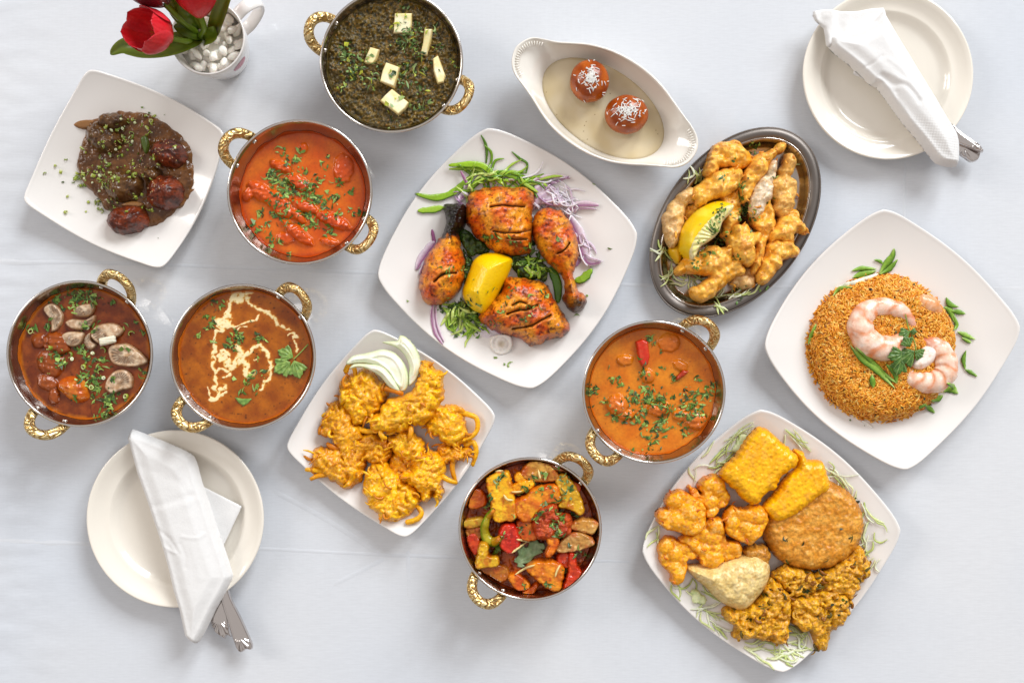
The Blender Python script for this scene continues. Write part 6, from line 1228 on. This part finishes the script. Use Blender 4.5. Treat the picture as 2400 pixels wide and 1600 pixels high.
chunk([(412, 775), (470, 715), (542, 755), (574, 880), (540, 935), (480, 965), (412, 900)], 18, 34, ('c02010', 'd43a1e', '8a140a'), 'bright red tomato square left of the coriander leaf', 'red_pepper_piece', 'tomato', 7)
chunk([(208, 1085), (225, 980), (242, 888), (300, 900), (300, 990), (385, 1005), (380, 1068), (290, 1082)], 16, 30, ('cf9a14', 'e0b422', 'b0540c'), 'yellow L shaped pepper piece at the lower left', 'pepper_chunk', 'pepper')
bM0 = bvh([cuM]+mk)
c1 = strip('green_pepper_ring', bM0, VM((352, 600), (300, 670), (275, 760), (300, 850), (360, 872), (410, 838)), 10, 9, 'moist', hexc('b5a81e'), 'yellow green curled pepper ring piece left of the red square', 'pepper', lift=4, edgecol=hexc('6f8f14'), endcol=hexc('d87c18'), widths=[5, 8, 10, 12, 11, 6]); mk.append(c1)
c1 = strip('green_pepper_sliver', bM0, VM((400, 895), (385, 940), (355, 975)), 6, 5, 'moist', hexc('5f7a16'), 'dark green pepper sliver below the red square', 'pepper', lift=3); mk.append(c1)
gg = 'ginger matchsticks on the stir fry'
bM0 = bvh([cuM]+mk)
for pts, lb in (([(550, 850), (600, 860), (660, 872)], 'pale ginger matchstick above the big coriander leaf'), ([(510, 965), (570, 920), (640, 870)], 'long ginger matchstick touching the left of the coriander leaf'), ([(540, 1150), (620, 1100), (702, 1070)], 'ginger matchstick under the coriander leaf'), ([(880, 1170), (895, 1120), (922, 1068)], 'white ginger matchstick on the broad orange cheese piece'), ([(300, 300), (360, 275), (430, 262)], 'ginger matchstick above the tall yellow cheese slab'), ([(512, 445), (550, 447), (592, 440)], 'ginger matchstick across the top centre cheese pieces'), ([(440, 470), (470, 510), (520, 515)], 'bent ginger matchstick on the tall yellow slab'), ([(735, 260), (745, 300), (752, 330)], 'tiny ginger matchstick on the top onion petal'), ([(800, 270), (798, 310), (790, 345)], 'thin ginger matchstick right of the tiny one on the onion petal')):
    o = strip('ginger_matchstick', bM0, VM(*pts), 2.6, 2.2, 'soft', hexc('e6cf8e'), lb, 'ginger', gg, lift=2, n=6); mk.append(o)
for o in mk: keep_in_bowl(o, bwM)
bM = bvh([cuM]+mk)
LZ = drop(bM, *VM((640, 960))[0])[0][2]
o = hf('coriander_leaf', VM((525, 1045), (545, 1010), (565, 985), (550, 935), (590, 915), (612, 900), (625, 925), (650, 905), (655, 870), (690, 866), (722, 848), (745, 880), (782, 882), (796, 910), (790, 940), (760, 935), (782, 960), (740, 980), (700, 1000), (670, 1040), (632, 1062), (600, 1062), (625, 1082), (590, 1096), (552, 1085), (560, 1060)), LZ+5, 4, 'leafy', edge=3, res=1.5, smooth=2, tilt=(.05, .05), det=lambda i: 3.5*fbm(i['X'], i['Y'], 30, 2, 4)+.5*np.cos(np.arctan2(i['PY']-1318, i['PX']-1212)*16), col=lambda i: mix(hexc('6f8a5c'), hexc('8ea37a'), sst(-.3, .4, fbm(i['X'], i['Y'], 16, 2, 3))))
T(o, 'large grey green coriander leaf in the middle of the stir fry', 'coriander')
herbs('chopped_coriander', bM, [(*VM(p)[0], s, s, n) for p, s, n in [((400, 340), 6, 12), ((430, 290), 5, 7), ((320, 490), 5, 10), ((310, 560), 4, 6), ((620, 450), 7, 12), ((700, 310), 7, 8), ((780, 300), 7, 8), ((720, 380), 6, 10), ((780, 430), 8, 8), ((840, 440), 6, 8), ((890, 180), 8, 14), ((920, 250), 7, 8), ((970, 350), 7, 10), ((980, 480), 8, 9), ((910, 510), 4, 6), ((820, 560), 8, 14), ((880, 610), 7, 7), ((770, 610), 7, 8), ((540, 700), 6, 10), ((430, 820), 5, 6), ((880, 740), 9, 26), ((910, 800), 7, 14), ((940, 670), 7, 16), ((1050, 640), 5, 8), ((1090, 970), 7, 9), ((1150, 1000), 6, 7), ((980, 1110), 5, 6), ((830, 1250), 7, 10), ((800, 1220), 4, 5), ((630, 1250), 4, 5), ((590, 760), 5, 5), ((1050, 350), 7, 7), ((1020, 420), 6, 6), ((620, 800), 8, 5), ((720, 680), 5, 6), ((990, 900), 6, 4), ((380, 960), 5, 4)]], 'chopped coriander bits over the stir fry', greens=GREENS+['8aa070'])

# ================================================================== napkins and cutlery
def crease(i, L):
    z = 0*i['X']
    for P, w, a in L:
        d = dist_path(i['PX'], i['PY'], P); z = z+.42*a*np.exp(-(d/(w*.8))**2)
    return z
def roll_prof(t): return np.where(t < .35, (1-(1-t/.35)**2.2)*.8, .8+.2*sst(.35, 1, t))
CK = [(path(VK, (468, 560), (600, 520), (770, 470)), 12, -2.2), (path(VK, (480, 585), (620, 560), (790, 500)), 14, 1.6), (path(VK, (540, 700), (620, 760), (680, 850)), 6, -3), (path(VK, (550, 790), (610, 830), (660, 850)), 5, 3), (path(VK, (700, 740), (790, 750), (840, 730)), 6, 2.6), (path(VK, (690, 790), (720, 860), (720, 940)), 7, -2.5), (path(VK, (430, 290), (560, 330), (700, 400)), 14, -2), (path(VK, (350, 90), (480, 200), (640, 300), (760, 450)), 9, 2.5), (path(VK, (760, 780), (790, 900), (820, 1000)), 12, 2)]
nk = empty('napkin', W(*VK((700, 800))[0], 30), 'white paper napkin rolled round cutlery, lower left, one flat corner showing', 'napkin', 'rolled paper napkins')
o = hf('loose_corner', VK((780, 400), (820, 415), (1084, 548), (955, 822), (860, 760), (800, 600)), 29, 2.4, 'paper', edge=3, smooth=0, res=2.5, tilt=(.02, 0), det=lambda i: 1.2*fbm(i['X'], i['Y'], 60, 2, 3), parent=nk, col=(1, 1, 1))
emb = lambda i, u, v, s: np.maximum(np.cos(u*s), 0)**3*.5*0
def detK(i):
    e = sst(1300, 1380, i['PY']) * .8
    return crease(i, CK)+1.6*fbm(i['X'], i['Y'], 90, 2, 2)+e*.55*np.cos(i['PX']*1.05)*np.cos(i['PY']*1.05)
o = hf('rolled_body', VK((350, 46), (400, 64), (460, 86), (640, 160), (735, 208), (765, 240), (786, 300), (812, 400), (862, 540), (912, 700), (962, 840), (1008, 985), (1010, 1030), (962, 1130), (905, 1230), (842, 1360), (795, 1445), (760, 1460), (730, 1440), (700, 1412), (690, 1380), (660, 1240), (620, 1110), (590, 980), (540, 800), (480, 620), (430, 470), (380, 330), (332, 150), (317, 110), (330, 78)), 44, 36, 'paper', edge=46, res=2.2, smooth=2, prof=roll_prof, det=detK, bottom=.5, parent=nk, col=(1, 1, 1))
nk.location.z = 30*S
CE = [(path(VE, (620, 640), (720, 590), (790, 530)), 5, -3), (path(VE, (800, 700), (900, 780), (1000, 790), (1080, 860), (1130, 940)), 8, -5), (path(VE, (820, 670), (950, 730), (1050, 790), (1150, 900)), 8, 4), (path(VE, (330, 430), (480, 520), (620, 600)), 9, 3), (path(VE, (860, 560), (960, 640), (1060, 760)), 7, 2.4), (path(VE, (930, 860), (960, 960), (1000, 1040)), 8, -3), (path(VE, (400, 360), (600, 380), (800, 480)), 16, -2)]
ne = empty('napkin', W(*VE((900, 800))[0], 30), 'white paper napkin rolled round cutlery at the upper right, its mouth open', 'napkin', 'rolled paper napkins')
o = hf('back_fold', VE((186, 100), (350, 86), (450, 102), (600, 98), (830, 68), (835, 200), (700, 330), (400, 400), (330, 430), (300, 400), (280, 260), (200, 190)), 60, 10, 'paper', edge=6, smooth=2, res=2.2, det=lambda i: 3.5*np.sin(i['PX']/7+1.2*fbm(i['X'], i['Y'], 30, 2, 2))*sst(2010, 1930, i['PX']), parent=ne, col=(1, 1, 1))
o = hf('inner_flap', VE((575, 630), (700, 660), (800, 760), (735, 775), (600, 705), (548, 682)), 44, 3, 'paper', edge=3, smooth=2, res=2.2, parent=ne, col=(1, 1, 1))
def detE(i):
    u = (i['PX']*.62+i['PY']*.78); v = (-i['PX']*.78+i['PY']*.62)
    e = sst(250, 300, i['PY'])
    return crease(i, CE)+1.4*fbm(i['X'], i['Y'], 90, 2, 2)+e*.9*np.cos(u*.75)*np.cos(v*.75)
o = hf('rolled_body', VE((345, 430), (338, 330), (420, 300), (600, 255), (730, 180), (832, 72), (872, 130), (952, 270), (1080, 480), (1200, 680), (1330, 890), (1440, 1080), (1512, 1190), (1542, 1290), (1546, 1420), (1526, 1520), (1430, 1522), (1330, 1490), (1250, 1400), (1150, 1270), (1030, 1130), (900, 950), (782, 792), (730, 772), (600, 650), (500, 560), (420, 500)), 54, 40, 'paper', edge=44, res=1.9, smooth=2, prof=roll_prof, det=detE, bottom=.5, parent=ne, col=(1, 1, 1))
def cutlery(V, pts, tip, base, z, lb, tilt=(0, 0)):
    tp = np.array(V(tip)[0]); bs = np.array(V(base)[0]); ax = (tp-bs)/np.linalg.norm(tp-bs)
    def det(i):
        dx = i['PX']-bs[0]; dy = i['PY']-bs[1]; L = np.linalg.norm(tp-bs); r = np.hypot(dx, dy); th = np.arctan2(ax[0]*dy-ax[1]*dx, dx*ax[0]+dy*ax[1])
        fan = sst(1.1, .9, np.abs(th))*sst(.15*L, .35*L, r)*sst(1.02*L, .93*L, r)
        rim = np.exp(-((i['D']-3.2)/1.5)**2)
        return fan*(1.5*np.cos(th*13)+1.2)+rim*1.4
    o = hf('cutlery_handle', V(*pts), z, 10, 'polished_steel', edge=11, res=1.2, smooth=3, tilt=tilt, det=det, bottom=.5, col=(1, 1, 1)); T(o, lb, 'cutlery', 'shell pattern cutlery'); return o
cutlery(VK, [(900, 1120), (975, 1140), (990, 1250), (1005, 1350), (1012, 1405), (985, 1395), (970, 1418), (950, 1408), (925, 1392), (903, 1370), (872, 1300), (880, 1200)], (950, 1400), (935, 1290), 22, 'flatter steel cutlery handle with a shell end, behind the other, lower left', (0, 0))
cutlery(VK, [(960, 1060), (990, 1080), (1012, 1150), (1082, 1290), (1140, 1420), (1154, 1465), (1142, 1492), (1110, 1488), (1090, 1505), (1062, 1505), (1040, 1470), (1015, 1400), (985, 1300), (955, 1210), (935, 1120)], (1085, 1500), (1065, 1400), 34, 'long steel cutlery handle with a shell end, in front, lower left')
cutlery(VE, [(1450, 1130), (1560, 1218), (1690, 1308), (1735, 1350), (1750, 1385), (1738, 1402), (1700, 1392), (1620, 1360), (1540, 1330), (1480, 1290)], (1735, 1390), (1620, 1310), 40, 'upper steel cutlery handle sticking out of the napkin at the upper right')
cutlery(VE, [(1500, 1270), (1560, 1290), (1640, 1335), (1700, 1370), (1722, 1400), (1712, 1440), (1690, 1475), (1632, 1492), (1580, 1460), (1520, 1415), (1480, 1350)], (1710, 1460), (1540, 1340), 26, 'lower broad shell ended cutlery handle under the other at the upper right')

# ================================================================== mug, pebbles and tulips
def mug():
    zt = 165; c = W(485.7, 87.8, zt)[:2]; R = 88*(H-zt)/H
    root = empty('white_mug', (c[0], c[1], 0), 'white mug of pebbles and tulips cut by the top edge', 'mug')
    pr = [(.01, 8), (R*.60, 8), (R*.68, 16), (R*.80, 70), (R*.90, 130), (R*.94, zt-3), (R*.965, zt), (R*.99, zt-.5), (R, zt-4), (R*.975, 130), (R*.90, 80), (R*.80, 30), (R*.74, 6), (R*.70, -2.4), (R*.64, -2.4), (R*.62, 3), (.01, 3)]
    g = G(); g.lathe(pr, (c[0], c[1], 0), 96); g.build('mug_body', 'porcelain', root, loc=(c[0], c[1], 0))
    d = np.array([math.cos(math.radians(40)), math.sin(math.radians(40)), 0]); o3 = np.array([c[0], c[1], 0])
    P = catmull(np.array([o3+d*(R*.93)+np.array([0, 0, 150]), o3+d*(R+26)+np.array([0, 0, 158]), o3+d*(R+54)+np.array([0, 0, 130]), o3+d*(R+48)+np.array([0, 0, 85]), o3+d*(R+14)+np.array([0, 0, 45]), o3+d*(R*.82)+np.array([0, 0, 40])]), 6, closed=False)
    s = np.cross(d, [0, 0, 1])
    g = G(); T_ = np.gradient(P, axis=0); T_ /= np.linalg.norm(T_, axis=1)[:, None]; a = np.arange(14)/14*6.283
    N = np.cross(T_, s); g.grid(P[:, None]+s*(np.cos(a)*15)[None, :, None]+N[:, None]*(np.sin(a)*6)[None, :, None], (1, 1, 1), cv=True); g.build('handle', 'porcelain', root)
    # printed pink mark wrapped on the outside, facing right
    g = G(); th0 = math.radians(-38); rows = []
    for v in np.linspace(-1, 1, 15):
        row = []
        for u in np.linspace(-1, 1, 15):
            k = max(abs(u), abs(v)); n_ = math.hypot(u, v); uu, vv = (u*k/n_, v*k/n_) if n_ else (0, 0)
            z = 112+vv*22; rr = np.interp(z, [30, 80, 130, 161], [R*.80, R*.90, R*.975, R])+.6; q = th0+uu*.26
            row.append((c[0]+rr*math.cos(q), c[1]+rr*math.sin(q), z))
        rows.append(row)
    g.grid(rows, (1, 1, 1)); g.build('printed_mark', 'printed_pink', root)
    rs = newrs(); zf = 112; k = 0; placed = []
    g = G(); g.lathe([(.01, zf-6), (R*.86, zf-6), (R*.86, zf-12), (.01, zf-12)], (c[0], c[1], 0), 40); V = g.build('pebble_bed', 'pebble', loc=(c[0], c[1], zf-12)); tag(V, 'lower layer of white pebbles deep in the mug', 'pebbles', kind='stuff')
    meshes = []
    for j in range(6):
        g = G(); th = np.linspace(.001, math.pi-.001, 12); ph = np.arange(18)/18*6.283; TH, PH = np.meshgrid(th, ph, indexing='ij'); Vv = np.stack([np.sin(TH)*np.cos(PH), np.sin(TH)*np.sin(PH)*.85, np.cos(TH)*.75], -1)
        Vv *= (12.5*(1+.30*gn(Vv[..., 0]*1.1+j*5, Vv[..., 1]*1.1, Vv[..., 2]+j)))[..., None]; g.grid(Vv, (1, 1, 1), cv=True); meshes.append(g.build('pebble', 'pebble', mesh_only=True, loc=(0, 0, 0)))
    for layer, z in ((0, zf), (1, zf+13)):
        tries = 0; here = []
        while tries < 900:
            tries += 1; a_ = rs.rand()*6.283; r_ = (R*.80)*math.sqrt(rs.rand()); p = np.array([c[0]+r_*math.cos(a_), c[1]+r_*math.sin(a_), z+rs.uniform(-2, 4)])
            if any(np.hypot(*(p-q)[:2]) < (19 if layer == 0 else 23) for q in here): continue
            here.append(p); o = copy_mesh_obj('pebble', meshes[rs.randint(6)], p, tuple(rs.rand(3)*6), (rs.uniform(.9, 1.35), rs.uniform(.8, 1.1), rs.uniform(.7, 1))); tag(o, 'smooth white pebble heaped in the white mug', 'pebble', 'white pebbles in the mug')
    return c, R
mc, mR = mug()
def tulip(head, axis, L, R, stem, cols, lb, open_=1.0, leaf=None, spin=0.):
    head = np.asarray(head, float); ax = np.asarray(axis, float); ax /= np.linalg.norm(ax); u = np.cross(ax, [0.2, 1, .1]); u /= np.linalg.norm(u); v = np.cross(ax, u)
    root = empty('tulip', head, lb, 'tulip', 'tulips in the white mug'); A, B = hexc(cols[0]), hexc(cols[1])
    for k in range(6):
        phi = spin+k*math.pi/3; inner = k % 2; ns, nt = 22, 15; P = np.zeros((ns, nt, 3)); P2 = np.zeros((ns, nt, 3)); C = np.zeros((ns, nt, 3))
        for a in range(ns):
            s = a/(ns-1); r = R*(.12+1.0*math.sin(min(1, s*1.6)*math.pi/2)**.8-.30*max(0, s-.6)**1.3*(2-min(open_, 1.6)))*(1 if inner else 1.07)
            wdt = (.80 if inner else .84)*math.sin(min(1, s*1.6+.10)*math.pi/2)*max(0, 1-(max(0, s-.55)/.45)**2)**.5
            for b in range(nt):
                t = b/(nt-1)*2-1; q = phi+t*wdt; rr = r*(1-.02*math.cos(t*3))
                z = s*L*(1-.04*t*t)+1.5*float(gn(s*4, t*2, k*3.3))
                base = head+ax*z+(u*math.cos(q)+v*math.sin(q))*(rr+1.2*float(gn(s*5, t*3, k+9.)))
                nrm = (u*math.cos(q)+v*math.sin(q)); P[a, b] = base; P2[a, b] = base-nrm*1.8*(1-.7*abs(t))*(1-.5*s)
                st_ = .5+.5*math.sin(t*26+gn(s*3, t*8, k)*2); m = min(1, max(0, .35*st_+.5*abs(t)**2)); C[a, b] = A*(1-m)+B*m
        g = G(); g.grid(P, C); g.grid(P2[:, ::-1], C[:, ::-1]*.9); g.build('petal', 'petal', root)
    for k in range(6):
        q = k*1.047; d = u*math.cos(q)+v*math.sin(q); g = G(); g.tube([head+ax*L*.12, head+ax*L*.32+d*R*.12, head+ax*L*.5+d*R*.22], [1.5, 1.5, 2.6], n=6, C=hexc('b4561c')); g.build('stamen', 'petal', root)
    g = G(); g.tube(catmull(np.array([head+ax*3]+[np.array(p, float) for p in stem]), 6, closed=False), [6.5, 6, 6.5], n=10, C=hexc('6d8a1e')); g.build('stem', 'petal', root)
    return root
def tleaf(parent, P, w, c=('4d6416', '7d9426'), up=(0, 0, 1), fold=.45):
    P = catmull(np.array(P, float), 6, closed=False); n = len(P); f = np.linspace(0, 1, n); ww = w*np.sin(np.clip(f*.92+.08, 0, 1)*math.pi)**.7*(.5+.5*sst(0, .35, f))+1.5
    T_ = np.gradient(P, axis=0); T_ /= np.linalg.norm(T_, axis=1)[:, None]; s = np.cross(T_, up); s /= np.linalg.norm(s, axis=1)[:, None]; N = np.cross(s, T_)
    k = np.linspace(-1, 1, 9); A, B = hexc(c[0]), hexc(c[1])
    Rr = P[:, None]+s[:, None]*(ww[:, None]*k)[..., None]+N[:, None]*((np.abs(k)**1.4)*ww[:, None]*fold)[..., None]
    m = (.5+.5*np.sin(k*20))*.35+(np.abs(k) > .95)*.6; C = (A*(1-m[:, None])+B*m[:, None])[None]*np.ones((n, 1, 1))
    g = G(); g.grid(Rr, C); g.grid((Rr-N[:, None]*1.6)[:, ::-1], C[:, ::-1]); return g.build('leaf', 'petal', parent)
bx = np.array([*W(472, 92, 120)[:2], 118.])
h1 = W(*VT((1010, 600))[0], 215)
t1 = tulip(h1, (-.50, .04, .86), 102, 41, [h1+np.array([28, -2, -22]), bx+np.array([-14, -8, 30]), bx], ('d00f1e', 'ee3c48'), 'open red tulip leaning left, with its dark cup and stamens visible', 1.2, spin=.35)
tleaf(t1, [bx+np.array([-6, -6, 0]), W(*VT((1350, 640))[0], 160), W(*VT((950, 730))[0], 185), W(*VT((600, 760))[0], 178), W(*VT((280, 740))[0], 165), W(*VT((60, 860))[0], 172)], 24)
tleaf(t1, [bx+np.array([-4, 6, 0]), W(*VT((1380, 520))[0], 160), W(*VT((1200, 460))[0], 190), W(*VT((1060, 420))[0], 205)], 16, ('3f5512', '6d8420'))
h2 = W(*VT((1480, 280))[0], 225)
t2 = tulip(h2, (.02, .74, .60), 120, 44, [h2+np.array([2, -18, -24]), bx+np.array([4, 0, 30]), bx+np.array([4, 0, 0])], ('cc0f1c', 'ea343e'), 'bright red tulip cut by the top edge, above the pebbles', .6, spin=.1)
tleaf(t2, [bx+np.array([8, 0, 0]), W(*VT((1680, 520))[0], 160), W(*VT((1780, 260))[0], 220), W(*VT((1880, 0))[0], 270), W(*VT((1960, -160))[0], 290)], 17)
tleaf(t2, [bx+np.array([10, -6, 0]), W(*VT((1560, 600))[0], 150), W(*VT((1680, 540))[0], 170), W(*VT((1690, 420))[0], 200)], 18, ('6c8420', '8aa032'))
h3 = W(*VT((940, 90))[0], 260)
t3 = tulip(h3, (-.42, .60, .66), 112, 42, [h3+np.array([22, -22, -40]), bx+np.array([-6, 10, 40]), bx+np.array([-6, 6, 0])], ('4c0a14', '7a1824'), 'dark wine red tulip mostly beyond the top edge', .4)
tleaf(t3, [bx+np.array([-2, 8, 0]), W(*VT((1350, 430))[0], 160), W(*VT((1160, 220))[0], 210), W(*VT((1040, 60))[0], 245), W(*VT((960, -80))[0], 260)], 17, ('4c6414', '93a63c'))
tleaf(t3, [bx+np.array([0, 8, 0]), W(*VT((1400, 380))[0], 165), W(*VT((1250, 240))[0], 215), W(*VT((1120, 60))[0], 240)], 13, ('5a7218', '8ca034'))
